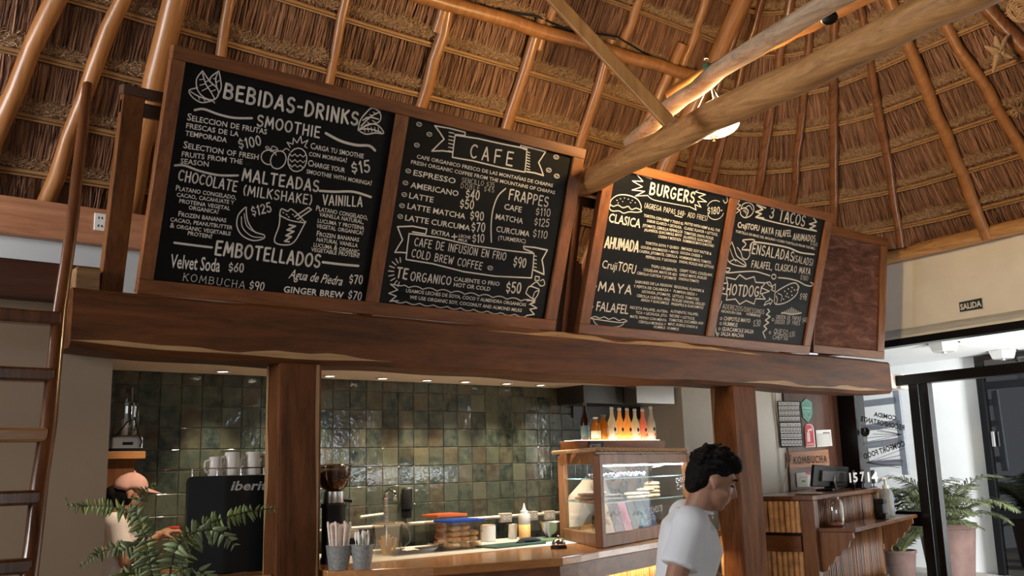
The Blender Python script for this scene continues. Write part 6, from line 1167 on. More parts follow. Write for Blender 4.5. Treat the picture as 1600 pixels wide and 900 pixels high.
# glazed front: jamb, door leaf with mirrored writing, double stile
def al(x, y): return float((wp(x, y)-QW*V3(1, 1, 0))@DW)
def wallbar(a0, a1, z0, z1, d0=-.03, d1=.05): c = W2((a0+a1)/2, (z0+z1)/2, (d0+d1)/2); return MB().box(c, (abs(a1-a0), d1-d0, z1-z0), (DW, NW, UP))
aj0, aj1 = al(1316, 700), al(1346, 700); ag1 = al(1424, 640); s0a, s0b, s1a, s1b = al(1421, 600), al(1436, 600), al(1438.5, 600), al(1449, 600)
struct(put(wallbar(aj1, 1.15, 0, zr, -.05, .12), 'trim_6', M_BLACKM, loc=W2(aj1, 0), bevel=.004))
struct(put(wallbar(s0b, s0a, 0, zr, -.03, .05), 'trim_7', M_BLACKM, loc=W2(s0a, 0), bevel=.004))
struct(put(wallbar(s1b, s1a, 0, zr, .0, .08), 'trim_8', M_BLACKM, loc=W2(s1a, 0), bevel=.004))
d_ = tag(bpy.data.objects.new('door_1', None), None, None, None, 'structure'); COL.objects.link(d_); d_.location = [float(q) for q in W2((aj1+s0a)/2, 0)]; d_['_base'] = [float(q) for q in W2((aj1+s0a)/2, 0)]
zb_r = onP(1400, 812, QW, NW)[2]; 
put(wallbar(s0a, aj1, .1, zr-.05, .005, .012), 'pane', M_GLASS, d_)
put(wallbar(s0a, aj1, zb_r-.06, zb_r+.10, -.01, .03), 'mid_rail', M_BLACKM, d_, bevel=.003); put(wallbar(s0a, aj1, 0, .1, -.01, .03), 'bottom_rail', M_BLACKM, d_, bevel=.003)
put(MB().box(wp(1349, 672, -.03), (.05, .03, .05), (DW, NW, UP)), 'lock', M_BLACKM, d_)
L = Letters(QW+NW*.004, -DW, UP, -NW, (1190, 600), .2222)
L.text('COMIDA', (946, 256), (789, 226), 33, .03).text('RECONFORTANTE', (1003, 326), (695, 260), 38, .03).text('COMFORT FOOD', (1012, 434), (722, 528), 42, .03)
for q in ((710, 300), (812, 330), (785, 352), (735, 380), (715, 415)): L.zig([(988, 355), q], 3)
L.zig([(995, 330), (700, 290)], 2.5); L.zig([(990, 372), (715, 425)], 2.5); L.zig([(735, 555), (1000, 455)], 2.5)
for q in ((980, 500), (995, 540), (990, 575), (975, 590)): L.zig([(738, 555), q], 3)
L.fill([(728+32*math.cos(a), 338+33*math.sin(a)) for a in np.linspace(0, 6.283, 25)[:-1]]); L.done(d_, plain('black_vinyl', (.015, .015, .016), .5), 'vinyl_lettering')
# ================================================================ OUTSIDE THE DOOR
UPz = UP
ow = 3.0
struct(put(MB().box(W2(1.2, 1.7, ow+.1), (9.2-.0, .2, 3.4), (DW, NW, UP)), 'exterior_wall', M_WHITEP, loc=W2(0, 0, ow)))
struct(put(MB().box(W2(-1.5, 2.98, 1.65), (9, 3.3, .08), (DW, NW, UP)), 'exterior_ceiling', M_WHITEP, loc=W2(-1, 2.98, 1.5)))
def ox(x, y, o): return onP(x, y, QW+NW*o, NW)
aR = float((ox(1534, 590, ow)-QW*V3(1, 1, 0))@DW); aR2 = float((ox(1620, 590, ow)-QW*V3(1, 1, 0))@DW)-1.0
d2 = tag(bpy.data.objects.new('door_2', None), None, None, None, 'structure'); COL.objects.link(d2); b_ = W2((aR+aR2)/2, 0, ow-.1); d2.location = [float(q) for q in b_]; d2['_base'] = [float(q) for q in b_]
def ob(a0, a1, z0, z1, o0, o1): return MB().box(W2((a0+a1)/2, (z0+z1)/2, (o0+o1)/2), (abs(a1-a0), abs(o1-o0), z1-z0), (DW, NW, UP))
ztop = ox(1540, 557, ow)[2]
fz = [ox(1560, 602, ow)[2], ox(1575, 803, ow)[2]]
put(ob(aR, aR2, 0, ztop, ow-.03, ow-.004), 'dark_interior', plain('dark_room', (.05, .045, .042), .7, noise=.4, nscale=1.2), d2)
put(ob(aR, aR2, 0, ztop, ow-.10, ow-.09), 'pane', M_GLASSD, d2)
put(ob(aR, aR-.10, 0, ztop, ow-.14, ow-.02), 'stile', M_BLACKM, d2, bevel=.004)
for z in fz: put(ob(aR, aR2, z-.05, z+.05, ow-.13, ow-.03), 'cross_rail', M_BLACKM, d2, bevel=.004)
put(ob(aR, aR2, ztop-.06, ztop, ow-.13, ow-.03), 'top_rail', M_BLACKM, d2, bevel=.004)
put(MB().box(ox(1552, 686, ow-.15), (.03, .03, .2), (DW, NW, UP)), 'hinge', plain('grey_hinge', (.3, .3, .3), .5, .4), d2)
# grey window bars outside behind the lettered glass
g0 = 1.8; t = thing('window_grille', 'grey metal window bars seen through the lettered glass door', 'grille', W2(.3, 0, g0))
mg = plain('grey_metal', (.26, .28, .32), .5, .3)
def gb_(p0, p1, w): return MB().bar(ox(*p0, g0), ox(*p1, g0), .04, w)
put(gb_((1400, 606), (1416, 742), .10), 'upright', mg, t, bevel=.004)
for p0, p1 in (((1335, 633), (1402, 625)), ((1340, 671), (1408, 660)), ((1345, 697), (1411, 689)), ((1350, 726), (1412, 722))): put(gb_(p0, p1, .09), 'crossbar', mg, t, bevel=.004)
for k, q in enumerate(((1474, 536), (1566, 548))):
    P = ox(*q, 1.6); P = onZ(*q, 2.94); t = thing('ceiling_lamp', ('white box-shaped ceiling lamp outside, nearer to the big beam', 'white box-shaped ceiling lamp outside, nearer to the right edge of the photo')[k], 'ceiling lamp', P, 'outside ceiling lamps')
    put(MB().lathe(P, [(.10, 0), (.19, -.0), (.15, -.10), (.13, -.11), (.002, -.11)], 6, (DW, NW, UP)), 'shade', plain('lamp_shade_grey', (.45, .44, .42), .6), t); put(MB().lathe(P, [(.03, -.105), (.03, -.13), (.002, -.135)], 12), 'knob', M_STEEL, t); put(MB().lathe(P, [(.195, .0), (.2, .02), (.1, .03)], 20), 'base', M_WHITEP, t)
struct(put(MB().box(W2(0, -.03, 2.0), (9, 4, .08), (DW, NW, UP)), 'ground', plain('patio', (.42, .38, .34), .7, noise=.15, nscale=3), loc=W2(0, 0, 2)))
# palms in pots outside
M_PALM = vcol('palm_leaf', .45, spec=.4)
def palm(base, n, lmin, lmax, name, label, pot, seed, spread=1.0, cat='palm', only=None):
    r_ = np.random.default_rng(seed); t = thing(name, label, cat, base)
    if pot:
        put(MB().lathe(base, [(pot*.72, 0), (pot*.8, .02), (pot, pot*1.9), (pot*1.06, pot*1.92), (pot*1.06, pot*2.1), (pot*.95, pot*2.1), (pot*.9, pot*1.95), (.01, pot*1.94)], 24), 'pot', plain('terracotta', (.11, .065, .055), .8, noise=.2, nscale=8), t, smooth=True, auto=40)
    b0 = base+UP*(pot*1.95 if pot else 0)
    for k in range(n):
        az = r_.uniform(0, 6.283) if only is None else only[k % len(only)]+r_.normal(0, .25); el = r_.uniform(.75, 1.45); Lf = r_.uniform(lmin, lmax); P = b0+V3(math.cos(az), math.sin(az), 0)*.05; pts = [P]; d = V3(math.cos(az)*math.cos(el), math.sin(az)*math.cos(el), math.sin(el)); ns = 14
        for i in range(ns):
            d = unit(d+V3(math.cos(az)*.05, math.sin(az)*.05, -.135*spread*(i/ns+.25))); pts.append(pts[-1]+d*Lf/ns)
        mb = MB().tube(pts, list(np.linspace(.010, .003, len(pts))), 5); cols = [np.array([.16, .17, .05])]*len(mb.v)
        for i in range(3, len(pts)*3-2):
            f = i/3; j = int(f); q = pts[j]+(pts[min(j+1, len(pts)-1)]-pts[j])*(f-j); dd = unit(pts[min(j+1, len(pts)-1)]-pts[max(j-1, 0)]); side = unit(np.cross(dd, UP)+1e-6); up2 = np.cross(side, dd)
            ll = Lf*.30*math.sin(math.pi*min(1, (f/len(pts))*.85+.12)); g = np.array([.070, .092, .048])*r_.uniform(.6, 1.3)+np.array([.03, .02, .005])*r_.random()
            for sgn in (-1, 1):
                dirn = unit(side*sgn+dd*.75+up2*.25+V3(0, 0, -.15)+r_.normal(0, .08, 3)); e1 = q+dirn*ll*.55; e2 = q+dirn*ll+V3(0, 0, -ll*.25); w = np.cross(dirn, up2)*.011
                b = len(mb.v); mb.v += [tuple(x) for x in (q-w*.4, q+w*.4, e1+w, e1-w, e2)]; mb.f += [(b, b+1, b+2, b+3), (b+3, b+2, b+4)]; cols += [g]*5
        o = put(mb, 'frond', M_PALM, t, fixn=False); setcol(o, np.array(cols))
    return t
pb = onZ(1492, 905, .25); pb = ox(1488, 905, 1.9); pb = V3(pb[0], pb[1], .02)
palm(pb, 22, .65, 1.15, 'potted_palm', 'feathery palm in a terracotta pot against the white wall outside', .34, 5, 1.15, only=[1.0, 1.6, 2.3, 2.9, 3.5, 4.1, 4.7, 5.2])
pb2 = ox(1408, 900, 1.1); pb2 = V3(pb2[0], pb2[1], .02)
palm(pb2, 24, .75, 1.35, 'potted_palm', 'leafy palm standing right behind the lettered glass door', .2, 9, 1.0, only=[1.1, 1.5, -1.5, -1.9, .6, -1.0])
# ================================================================ LADDER
rt, rb = onY(137, 132, 5.2), onY(45, 900, 4.4); rdv = rb-rt; foot = rt+rdv*(rt[2]/(rt[2]-rb[2]))
t = thing('loft_ladder', 'dark varnished wooden ladder leading up to the loft at the left edge', 'ladder', foot)
M_LAD = wood('ladder_wood', (.035, .012, .006), (.17, .062, .023), 3, 1.0, .25, coat=.5, gr=8)
for dx in (0, -.62):
    rm = MB(); pole(rm, [foot+V3(dx, 0, 0), rb+V3(dx, 0, 0), rt+(rb-rt)*.25+V3(dx, 0, 0), rt+V3(dx, 0, 0)], (.043, .026), 14, .003, .03, 14); put(rm, 'side_rail', M_LAD, t, smooth=True, auto=60)
pzs = []
for y in (499, 587, 680, 777, 883):
    lo, hi = 0., 1.4
    for k in range(40):
        m = (lo+hi)/2; P = rt+rdv*m; d = P-CAM; yy = 450-F*(d@CU)/(d@CF)
        if yy < y: lo = m
        else: hi = m
    P = rt+rdv*lo; pzs.append(P)
stp = pzs[-1]-pzs[-2]
while pzs[-1][2]+stp[2] > .15: pzs.append(pzs[-1]+stp)
for k, P in enumerate(pzs):
    m = M_LAD if k != 2 else wood('pale_rung', (.2, .09, .03), (.42, .22, .08), 0, 1, .3, coat=.4)
    put(MB().box(P+V3(-.31, .0, 0), (.62, .09, .062)), 'rung', m, t, bevel=.012)
# ================================================================ PEOPLE
M_SKIN = plain('skin', (.33, .175, .115), .5, noise=.08, nscale=12); M_SKIN2 = plain('skin_tan', (.42, .22, .13), .5, noise=.08, nscale=12)
M_HAIR = plain('black_hair', (.007, .006, .006), .8, spec=.15, noise=.4, nscale=60, bmp=.5)
M_TEE = plain('white_cotton', (.72, .77, .83), .9, noise=.05, nscale=6, bmp=.12)
M_JEAN = plain('dark_trousers', (.03, .032, .04), .85); M_SHOE = plain('shoe_dark', (.02, .018, .016), .5)
def organic(o, vox=.009, it=5, fac=.5):
    r = o.modifiers.new('skin', 'REMESH'); r.mode = 'VOXEL'; r.voxel_size = vox; r.use_smooth_shade = True
    s = o.modifiers.new('smooth', 'SMOOTH'); s.iterations = it; s.factor = fac; return o
class Figure:
    """x forward, y to the figure's left, z up"""
    def __init__(s, origin, yaw, J):
        s.o = np.asarray(origin, float); c, n = math.cos(yaw), math.sin(yaw); s.R = np.array([[c, -n, 0], [n, c, 0], [0, 0, 1]]); s.J = {k: V3(*v) for k, v in J.items()}
    def world(s, mb): mb.v = [tuple(s.o+s.R@np.asarray(v)) for v in mb.v]; return mb
    def torso(s, mb, g=0.0, z0=None):
        J = s.J; p, w, c, n = J['pelvis'], J['waist'], J['chest'], J['neck']; sh = (J['sh_l']+J['sh_r'])/2; wd = np.linalg.norm(J['sh_l']-J['sh_r'])/2
        pts = [p-V3(0, 0, .10), p, w, c, sh-V3(0, 0, .02), sh*.45+n*.55]; rs = [.155, .168, .145, .172, wd*.90, .07]
        return mb.tube(pts, [r+g for r in rs], 20, ell=[.72, .70, .70, .72, .60, .9], up=(1, 0, 0))
    def arm(s, mb, sd, g=0.0, upto=None):
        J = s.J; a, b, c = J['sh_'+sd], J['el_'+sd], J['wr_'+sd]
        if upto: e = a+(b-a)*upto; return mb.ball(a, .066+g, 14, 10).tube([a, a+(b-a)*upto*.5, e], [.062+g, .060+g, .062+g*1.5], 14)
        return mb.ball(a, .058, 14, 10).tube([a, a+(b-a)*.4, b, b+(c-b)*.3, c], [.052, .049, .039, .041, .026], 14).ball(b, .040, 10, 8)
    def leg(s, mb, sd, g=0.0):
        J = s.J; a, b, c = J['hip_'+sd], J['kn_'+sd], J['an_'+sd]; return mb.ball(a, .09+g, 14, 10).tube([a, a+(b-a)*.5, b, b+(c-b)*.35, c], [.092+g, .08+g, .057+g, .058+g, .040+g], 14)
    def hand(s, mb, sd, d, pn, curl=.4, spread=.2):
        """d: pointing direction, pn: palm normal"""
        w = s.J['wr_'+sd]; d = unit(d); pn = unit(np.asarray(pn)-d*(np.asarray(pn)@d)); x = np.cross(d, pn); th = 1 if sd == 'l' else -1
        mb.ball(w+d*.045, (.050, .040, .016), 12, 8, (d, x, pn)).tube([w, w+d*.03], [.026, .032], 12, ell=.6, up=pn)
        for i, (off, L) in enumerate(((-.030, .070), (-.010, .080), (.010, .075), (.029, .060))):
            q = w+d*.082+x*off*th*-1; P = [q]; dd = unit(d+x*(off*spread*5)*th*-1)
            for k, f in enumerate((.42, .32, .26)): dd = unit(dd*math.cos(curl*(k+.6))+pn*math.sin(curl*(k+.6))) if k else unit(dd+pn*curl*.4); P.append(P[-1]+dd*L*f)
            mb.tube(P, [.0095, .0090, .0082, .0065], 8)
        q = w+d*.025-x*th*-.034*-1; q = w+d*.025+x*th*.032; P = [q, q+(d*.6+x*th*.75+pn*.25)*.032, q+(d*.9+x*th*.65+pn*.55)*.055, q+(d*1.25+x*th*.5+pn*.8)*.07]; mb.tube(P, [.013, .011, .010, .007], 8)
    def axes(s): f = unit(s.J['hf']); u = unit(s.J['hu']-f*(s.J['hu']@f)); return f, np.cross(u, f), u
    def head(s, mb):
        h = s.J['head']; f, l, u = s.axes(); at = lambda a, b, c: h+f*a+l*b+u*c; A = (f, l, u)
        mb.ball(at(-.012, 0, .028), (.098, .077, .092), 20, 14, A).ball(at(.03, 0, -.03), (.066, .060, .085), 18, 12, A).ball(at(.05, 0, -.088), (.036, .036, .026), 12, 8, A)
        mb.tube([at(.086, 0, .022), at(.102, 0, -.005), at(.116, 0, -.026), at(.092, 0, -.036)], [.009, .011, .015, .012], 10).ball(at(.098, .012, -.03), .009, 8, 6).ball(at(.098, -.012, -.03), .009, 8, 6)
        mb.ball(at(.082, 0, .035), (.014, .05, .010), 12, 6, A).ball(at(.088, 0, -.055), (.011, .023, .006), 10, 6, A).ball(at(.086, 0, -.066), (.011, .020, .007), 10, 6, A)
        for b in (1, -1):
            mb.ball(at(.060, b*.042, -.03), (.022, .02, .018), 10, 8, A).ball(at(-.008, b*.079, -.005), (.020, .007, .032), 12, 8, A).ball(at(-.004, b*.080, -.030), (.012, .007, .012), 10, 6, A)
        n = s.J['neck']; mb.tube([n-V3(0, 0, .05), n, h-u*.03-f*.015], [.068, .056, .053], 14); return mb
    def eyes(s):
        h = s.J['head']; f, l, u = s.axes(); mb = MB()
        for b in (1, -1): mb.ball(h+f*.079+l*b*.033+u*.006, (.010, .011, .005), 12, 8, (f, l, u))
        return s.world(mb)
    def brows(s):
        h = s.J['head']; f, l, u = s.axes(); mb = MB()
        for b in (1, -1): mb.tube([h+f*.094+l*b*.014+u*.032, h+f*.090+l*b*.034+u*.038, h+f*.070+l*b*.054+u*.030], [.004, .005, .003], 8)
        return s.world(mb)
def build_person(name, label, fig, skin, hair, wear, pose_hands, sleeve=.55):
    t = thing(name, label, 'person', fig.o); mb = MB(); fig.head(mb); fig.torso(mb, -.012)
    for sd in 'lr': fig.arm(mb, sd); fig.leg(mb, sd, -.006); fig.hand(mb, sd, *pose_hands[sd])
    for sd in 'lr': a = fig.J['an_'+sd]; mb.tube([a, a-V3(0, 0, .05), a+V3(.08, 0, -.065)], [.036, .036, .03], 10)
    organic(put(fig.world(mb), 'body', skin, t, smooth=True), .0075, 3, .45)
    mb = MB(); fig.torso(mb, .014)
    for sd in 'lr': fig.arm(mb, sd, .012, sleeve)
    organic(put(fig.world(mb), 'shirt', wear['shirt'], t, smooth=True), .011, 6)
    mb = MB(); J = fig.J; mb.tube([J['pelvis']+V3(0, 0, .06), J['pelvis']-V3(0, 0, .06)], [.168, .17], 18, ell=.74, up=(1, 0, 0))
    for sd in 'lr': fig.leg(mb, sd, .014)
    organic(put(fig.world(mb), 'trousers', wear.get('trousers', M_JEAN), t, smooth=True), .012, 4)
    for sd in 'lr':
        a = J['an_'+sd]; mb = MB().tube([a+V3(-.05, 0, -.05), a+V3(.03, 0, -.04), a+V3(.13, 0, -.062), a+V3(.19, 0, -.07)], [.043, .05, .045, .026], 12, ell=.8); put(fig.world(mb), 'shoe', M_SHOE, t, smooth=True)
    put(fig.eyes(), 'eyes', plain('eye_dark', (.03, .022, .018), .2), t, smooth=True); put(fig.brows(), 'eyebrows', M_HAIR, t, smooth=True)
    return t
# ---- person walking past in front of the bar
yw = math.atan2(CR[1], CR[0])
W0 = atD(1071, 850, 4.0); o1 = V3(W0[0], W0[1], 0)-V3(math.cos(yw), math.sin(yw), 0)*.0
J1 = dict(pelvis=(-.06, 0, .93), waist=(-.03, 0, 1.06), chest=(.02, 0, 1.24), neck=(.060, 0, 1.395), head=(.128, 0, 1.505), hf=(1, .10, -.42), hu=(.38, 0, 1), sh_l=(.04, .19, 1.35), sh_r=(-.005, -.19, 1.34), el_l=(.13, .24, 1.10), wr_l=(.31, .20, .95), el_r=(-.11, -.25, 1.08), wr_r=(-.03, -.26, .83),
    hip_l=(-.05, .09, .90), hip_r=(-.05, -.09, .90), kn_l=(.14, .09, .50), an_l=(.22, .09, .085), kn_r=(-.05, -.09, .48), an_r=(-.30, -.09, .15))
f1 = Figure(o1, yw, J1)
p1 = build_person('person', 'person in a plain white t-shirt with short black hair walking past the bar, head bowed', f1, M_SKIN, M_HAIR, dict(shirt=M_TEE), dict(l=((.5, 0, -.8), (0, -1, .2), .45), r=((.15, 0, -1), (0, 1, 0), .45)), .62)
h = f1.J['head']; f, l, u = f1.axes(); A = (f, l, u); mb = MB()
mb.ball(h-f*.020+u*.045, (.097, .083, .080), 20, 14, A).ball(h-f*.055+u*.015, (.066, .078, .082), 16, 12, A).ball(h+f*.055+u*.088, (.05, .066, .036), 14, 10, A).ball(h+f*.02+u*.11, (.075, .066, .036), 14, 10, A).ball(h-f*.072-u*.035, (.036, .062, .048), 14, 10, A)
for k in range(150):
    th = rng.uniform(0, 6.283); ph = rng.uniform(-.1, 1.45); dv = f*math.cos(th)*math.cos(ph)+l*math.sin(th)*math.cos(ph)+u*math.sin(ph)
    if dv@f > .35 and dv@u < .55: continue
    q = h-f*.016+u*.048+f*(dv@f)*.096+l*(dv@l)*.083+u*(dv@u)*.082; tg = unit(f*rng.uniform(.0, 1)+l*rng.normal(0, .5)+u*rng.uniform(-.4, .5)+dv*.45); mb.tube([q-tg*.01, q+tg*.016+dv*.004, q+tg*.034], [.013, .010, .003], 6)
organic(put(f1.world(mb), 'hair', M_HAIR, p1, smooth=True), .006, 2)
mb = MB(); n = f1.J['neck']; mb.tube([n+V3(.045*math.cos(a)*1.3-.002, .07*math.sin(a), -.012-.012*math.cos(a)) for a in np.linspace(0, 6.283, 21)], .009, 8, cap=False); put(f1.world(mb), 'collar', M_TEE, p1, smooth=True)
# ---- barista with a pink cap at the coffee machine
W1 = onY(210, 768, 6.66); o2 = V3(W1[0]-.05, 6.72, 0); yw2 = -.28; hz = W1[2]
J2 = dict(pelvis=(-.12, 0, .86), waist=(-.10, 0, .98), chest=(-.06, 0, 1.15), neck=(-.02, 0, hz-.13), head=(.04, 0, hz-.01), hf=(1, .05, -.22), hu=(.2, 0, 1), sh_l=(-.03, .165, hz-.205), sh_r=(-.05, -.165, hz-.20), el_l=(.10, .20, 1.06), wr_l=(.26, .10, 1.20), el_r=(.02, -.20, hz-.44), wr_r=(.23, -.13, hz-.275),
    hip_l=(-.11, .085, .84), hip_r=(-.11, -.085, .84), kn_l=(-.07, .09, .46), an_l=(-.1, .09, .085), kn_r=(-.07, -.09, .46), an_r=(-.12, -.09, .085))
f2 = Figure(o2, yw2, J2)
p2_ = build_person('person', 'person in a pink cap and pale t-shirt working beside the black coffee machine', f2, M_SKIN2, M_HAIR, dict(shirt=plain('pale_shirt', (.78, .70, .68), .9, bmp=.1, nscale=6), trousers=plain('cream_apron', (.6, .52, .44), .9)), dict(l=((1, -.2, .1), (0, -.3, -1), .5), r=((1, .1, .25), (0, .5, -1), .5)), .62)
h = f2.J['head']; f, l, u = f2.axes(); A = (f, l, u); mb = MB()
mb.ball(h-f*.03-u*.02, (.08, .079, .085), 18, 12, A).ball(h-f*.11-u*.02, (.045, .05, .05), 14, 10, A).ball(h-f*.07-u*.06, (.05, .065, .05), 14, 10, A); organic(put(f2.world(mb), 'hair', M_HAIR, p2_, smooth=True), .008, 3)
def cap(fig, parent, m, brim=.10, name='cap'):
    h = fig.J['head']; f, l, u = fig.axes(); mb = MB(); vs = []; n, mm = 28, 9
    for j in range(mm+1):
        ph = math.pi/2*j/mm
        for k in range(n): th = 2*math.pi*k/n; vs.append(h-f*.008+u*.036+f*(.112*math.cos(th)*math.cos(ph))+l*(.091*math.sin(th)*math.cos(ph))+u*(.102*math.sin(ph)**.85-.02*(math.cos(th) < -.2)*math.cos(ph)))
    mb.add(vs, [(j*n+k, j*n+(k+1) % n, (j+1)*n+(k+1) % n, (j+1)*n+k) for j in range(mm) for k in range(n)])
    put(fig.world(mb), name, m, parent, smooth=True).modifiers.new('thick', 'SOLIDIFY').thickness = .004
    mb = MB(); vs = []; n = 16
    for r_ in (0, .5, 1):
        for k in range(n+1): a = -1.2+2.4*k/n; vs.append(h+f*(.100*math.cos(a)+brim*r_*math.cos(a*.8))+l*(.093*math.sin(a))+u*(.042+.012*math.cos(a)-.018*r_))
    mb.add(vs, [(i*(n+1)+k, i*(n+1)+k+1, (i+1)*(n+1)+k+1, (i+1)*(n+1)+k) for i in range(2) for k in range(n)]); o = put(fig.world(mb), 'cap_brim', m, parent, smooth=True); o.modifiers.new('thick', 'SOLIDIFY').thickness = .005
    put(fig.world(MB().ball(h-f*.008+u*.140, .009, 8, 6)), 'cap_button', m, parent, smooth=True)
cap(f2, p2_, plain('pink_cap', (.58, .33, .28), .85, noise=.06, nscale=30), .10)
# red-lidded jug in the barista's hand
w = f2.o+f2.R@(f2.J['wr_r']+V3(.09, .03, .0)); t = thing('red_cup', 'small cup with a red rim held in the barista hand by the coffee machine', 'cup', w)
put(MB().lathe(w+V3(0, 0, -.05), [(.026, 0), (.034, .075)], 16), 'cup', M_PAPER, t, smooth=True, auto=40); put(MB().lathe(w+V3(0, 0, .025), [(.037, 0), (.038, .01), (.03, .014), (.002, .015)], 16), 'lid', plain('red_lid', (.6, .03, .03), .4), t, smooth=True, auto=40)
# ---- cook behind the display case
W3 = onY(960, 742, 6.72); o3 = V3(W3[0]-.25, 6.78, 0); hz = W3[2]; yw3 = -.45
o3 = V3(W3[0]-.17, 6.80, 0)
J3 = dict(pelvis=(-.30, 0, .90), waist=(-.25, 0, 1.04), chest=(-.15, 0, 1.24), neck=(.07, 0, hz-.05), head=(.19, 0, hz-.01), hf=(1, -.15, -.62), hu=(.6, 0, 1), sh_l=(-.02, .19, hz-.085), sh_r=(-.04, -.19, hz-.08), el_l=(.08, .27, 1.14), wr_l=(.30, .18, 1.10), el_r=(.05, -.29, 1.13), wr_r=(.28, -.20, 1.09),
    hip_l=(-.3, .09, .88), hip_r=(-.3, -.09, .88), kn_l=(-.22, .1, .48), an_l=(-.28, .1, .085), kn_r=(-.22, -.1, .48), an_r=(-.28, -.1, .085))
f3 = Figure(o3, yw3, J3)
p3_ = build_person('person', 'cook in a white t-shirt and white cap bending forward behind the glass display case', f3, M_SKIN2, M_HAIR, dict(shirt=plain('cook_shirt', (.74, .68, .60), .9, bmp=.1, nscale=6)), dict(l=((1, -.2, -.1), (0, 0, -1), .5), r=((1, .2, -.1), (0, 0, -1), .5)), .62)
cap(f3, p3_, plain('white_cap', (.72, .66, .58), .9), .09)
h = f3.J['head']; f, l, u = f3.axes(); mb = MB().ball(h-f*.03-u*.01, (.08, .081, .08), 16, 12, (f, l, u)).ball(h-f*.06-u*.05, (.04, .06, .045), 12, 10, (f, l, u)); organic(put(f3.world(mb), 'hair', M_HAIR, p3_, smooth=True), .008, 3)
mb = MB(); J = f3.J; mb.tube([J['chest']+V3(.075, 0, .06), J['waist']+V3(.09, 0, 0), J['pelvis']+V3(.10, 0, -.35)], [.12, .17, .2], 16, ell=.35, up=(1, 0, 0)); organic(put(f3.world(mb), 'apron', plain('black_apron', (.02, .02, .024), .8), p3_, smooth=True), .012, 4)
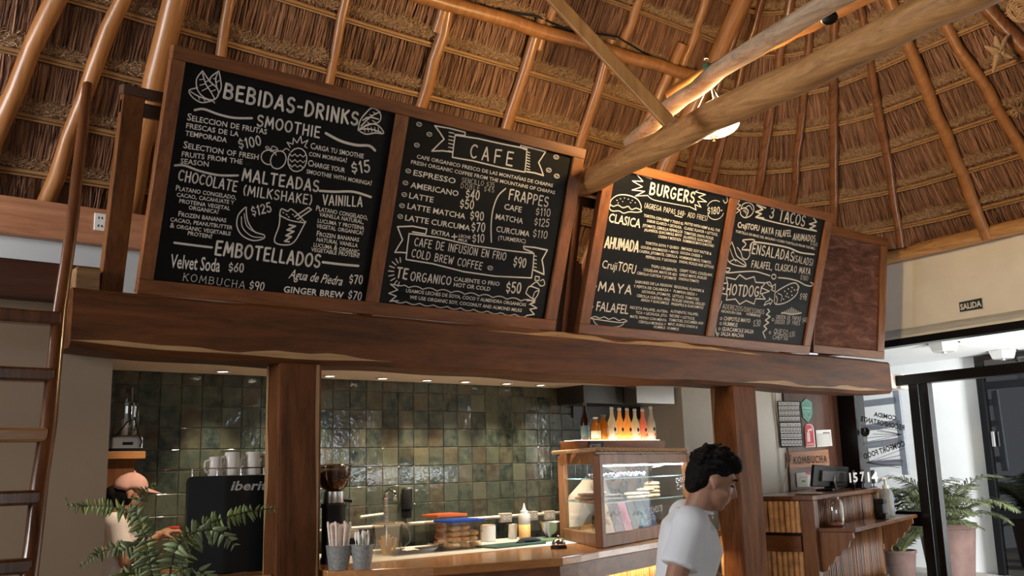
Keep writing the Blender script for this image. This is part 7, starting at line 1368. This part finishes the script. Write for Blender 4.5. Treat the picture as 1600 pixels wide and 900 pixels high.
# ================================================================ FERN IN FRONT
M_FERN = vcol('fern_leaf', .5, spec=.3); FDp = 2.45
fb = atD(236, 985, FDp); fbase = V3(fb[0], fb[1], 0)
t = thing('potted_fern', 'leafy green fern in front of the beige wall at the lower left', 'fern', fbase)
pz = float(fb[2])-.02
put(MB().lathe(fbase+V3(0, 0, pz-.26), [(.10, 0), (.11, .01), (.15, .25), (.158, .255), (.158, .275), (.14, .275), (.13, .24), (.01, .235)], 24), 'pot', plain('clay_pot', (.30, .15, .09), .8, noise=.2, nscale=10), t, smooth=True, auto=40)
put(MB().lathe(fbase, [(.16, 0), (.16, .03), (.05, .05), (.04, pz-.33), (.13, pz-.30), (.13, pz-.26)], 20), 'plant_stand', M_POST, t, smooth=True, auto=40)
def frond(pts, w, dens, seed, droop=.2, gcol=(.075, .12, .045), jag=1.0, full=True):
    r_ = np.random.default_rng(seed); P = [atD(x, y, FDp+dz) for x, y, dz in pts]; Q = []; n = len(P)
    for i in range(n-1):
        p0, p1, p2, p3 = P[max(i-1, 0)], P[i], P[i+1], P[min(i+2, n-1)]
        for k in range(8): s = k/8; Q.append(.5*((2*p1)+(p2-p0)*s+(2*p0-5*p1+4*p2-p3)*s*s+(3*p1-p0-3*p2+p3)*s**3))
    Q.append(P[-1]); mb = MB().tube(Q, list(np.linspace(.0030, .0012, len(Q))), 5); cols = [np.array([.05, .03, .018])]*len(mb.v)
    L = np.cumsum([0]+[np.linalg.norm(Q[i+1]-Q[i]) for i in range(len(Q)-1)]); tot = L[-1]; s = tot*(.30 if full else .12); bare = s
    while s < tot*.99:
        i = min(int(np.searchsorted(L, s)), len(Q)-1); q = Q[i]; d = unit(Q[min(i+1, len(Q)-1)]-Q[max(i-1, 0)]); f = (s-bare)/(tot-bare); nrm = unit(-CF+r_.normal(0, .35, 3)); side = unit(np.cross(d, nrm)); 
        ll = w*(math.sin(math.pi*(.18+.78*f))**.7)*r_.uniform(.85, 1.12)
        for sg in (-1, 1):
            dr = unit(side*sg+d*r_.uniform(.15, .45)+V3(0, 0, -droop)+nrm*r_.normal(0, .25)); wv = unit(np.cross(dr, nrm))*ll*.135*jag; bow = nrm*ll*.10
            g = np.array(gcol)*r_.uniform(.6, 1.5)+np.array([.05, .025, 0])*(r_.random() < .12)*2; b = len(mb.v)
            rows = [(0, .45), (.12, 1.0), (.35, 1.02), (.6, .85), (.82, .55), (1, .05)]
            for a_, ww in rows: c = q+dr*ll*a_+bow*math.sin(a_*3.14)+V3(0, 0, -ll*.18*a_*a_); wob = 1+.12*((int(a_*10)) % 2); mb.v += [tuple(c-wv*ww*wob), tuple(c+bow*.25), tuple(c+wv*ww*wob)]; cols += [g, g*1.15, g]
            for k in range(5): mb.f += [(b+k*3, b+k*3+1, b+k*3+4, b+k*3+3), (b+k*3+1, b+k*3+2, b+k*3+5, b+k*3+4)]
        s += dens
    o = put(mb, 'frond', M_FERN, t, fixn=False, smooth=True); setcol(o, np.array(cols)); o.modifiers.new('thick', 'SOLIDIFY').thickness = .0008
Z = lambda x, y: (80+x/4.444, 720+y/4.444)
def fz_(L, dz=0.0): return [(*Z(x, y), dz+.03*i) for i, (x, y) in enumerate(L)]
G1, G2, G3 = (.14, .19, .06), (.17, .22, .11), (.10, .14, .055)
frond(fz_([(720, 1150), (690, 760), (660, 520), (620, 410), (520, 345), (320, 310), (130, 318), (104, 255)]), .032, .0125, 1, .0, G1)
frond(fz_([(730, 1150), (690, 740), (640, 480), (600, 370), (600, 290), (650, 200), (742, 165)], -.05), .036, .0122, 2, .1, G3)
frond(fz_([(780, 1150), (850, 660), (960, 500), (1100, 430), (1300, 370), (1420, 345), (1560, 330)]), .036, .0122, 3, .12, G1)
frond(fz_([(790, 1150), (840, 690), (930, 540), (1060, 480), (1180, 500), (1290, 600)], -.06), .044, .016, 4, .35, G2)
frond(fz_([(760, 1150), (700, 830), (640, 650), (480, 600), (330, 640), (200, 735)]), .028, .0122, 5, .0, G3)
frond(fz_([(740, 1150), (690, 800), (640, 600), (560, 590), (480, 640)], -.05), .042, .018, 6, .2, G2)
frond(fz_([(760, 1150), (760, 860), (720, 640), (690, 520), (680, 430)], .03), .022, .017, 7, .1, G3)
frond(fz_([(780, 1150), (800, 850), (860, 780), (960, 740), (1080, 800), (1110, 880)]), .044, .017, 8, .3, G2)
frond(fz_([(770, 1150), (720, 920), (620, 800), (540, 790), (440, 840), (370, 930)], .04), .038, .016, 9, .25, G1)
frond(fz_([(790, 1150), (830, 880), (900, 760), (950, 640), (1010, 560), (985, 430)], .02), .030, .016, 11, .2, G1)
frond(fz_([(800, 1180), (860, 980), (960, 900), (1050, 920)], .0), .042, .016, 14, .2, G2)
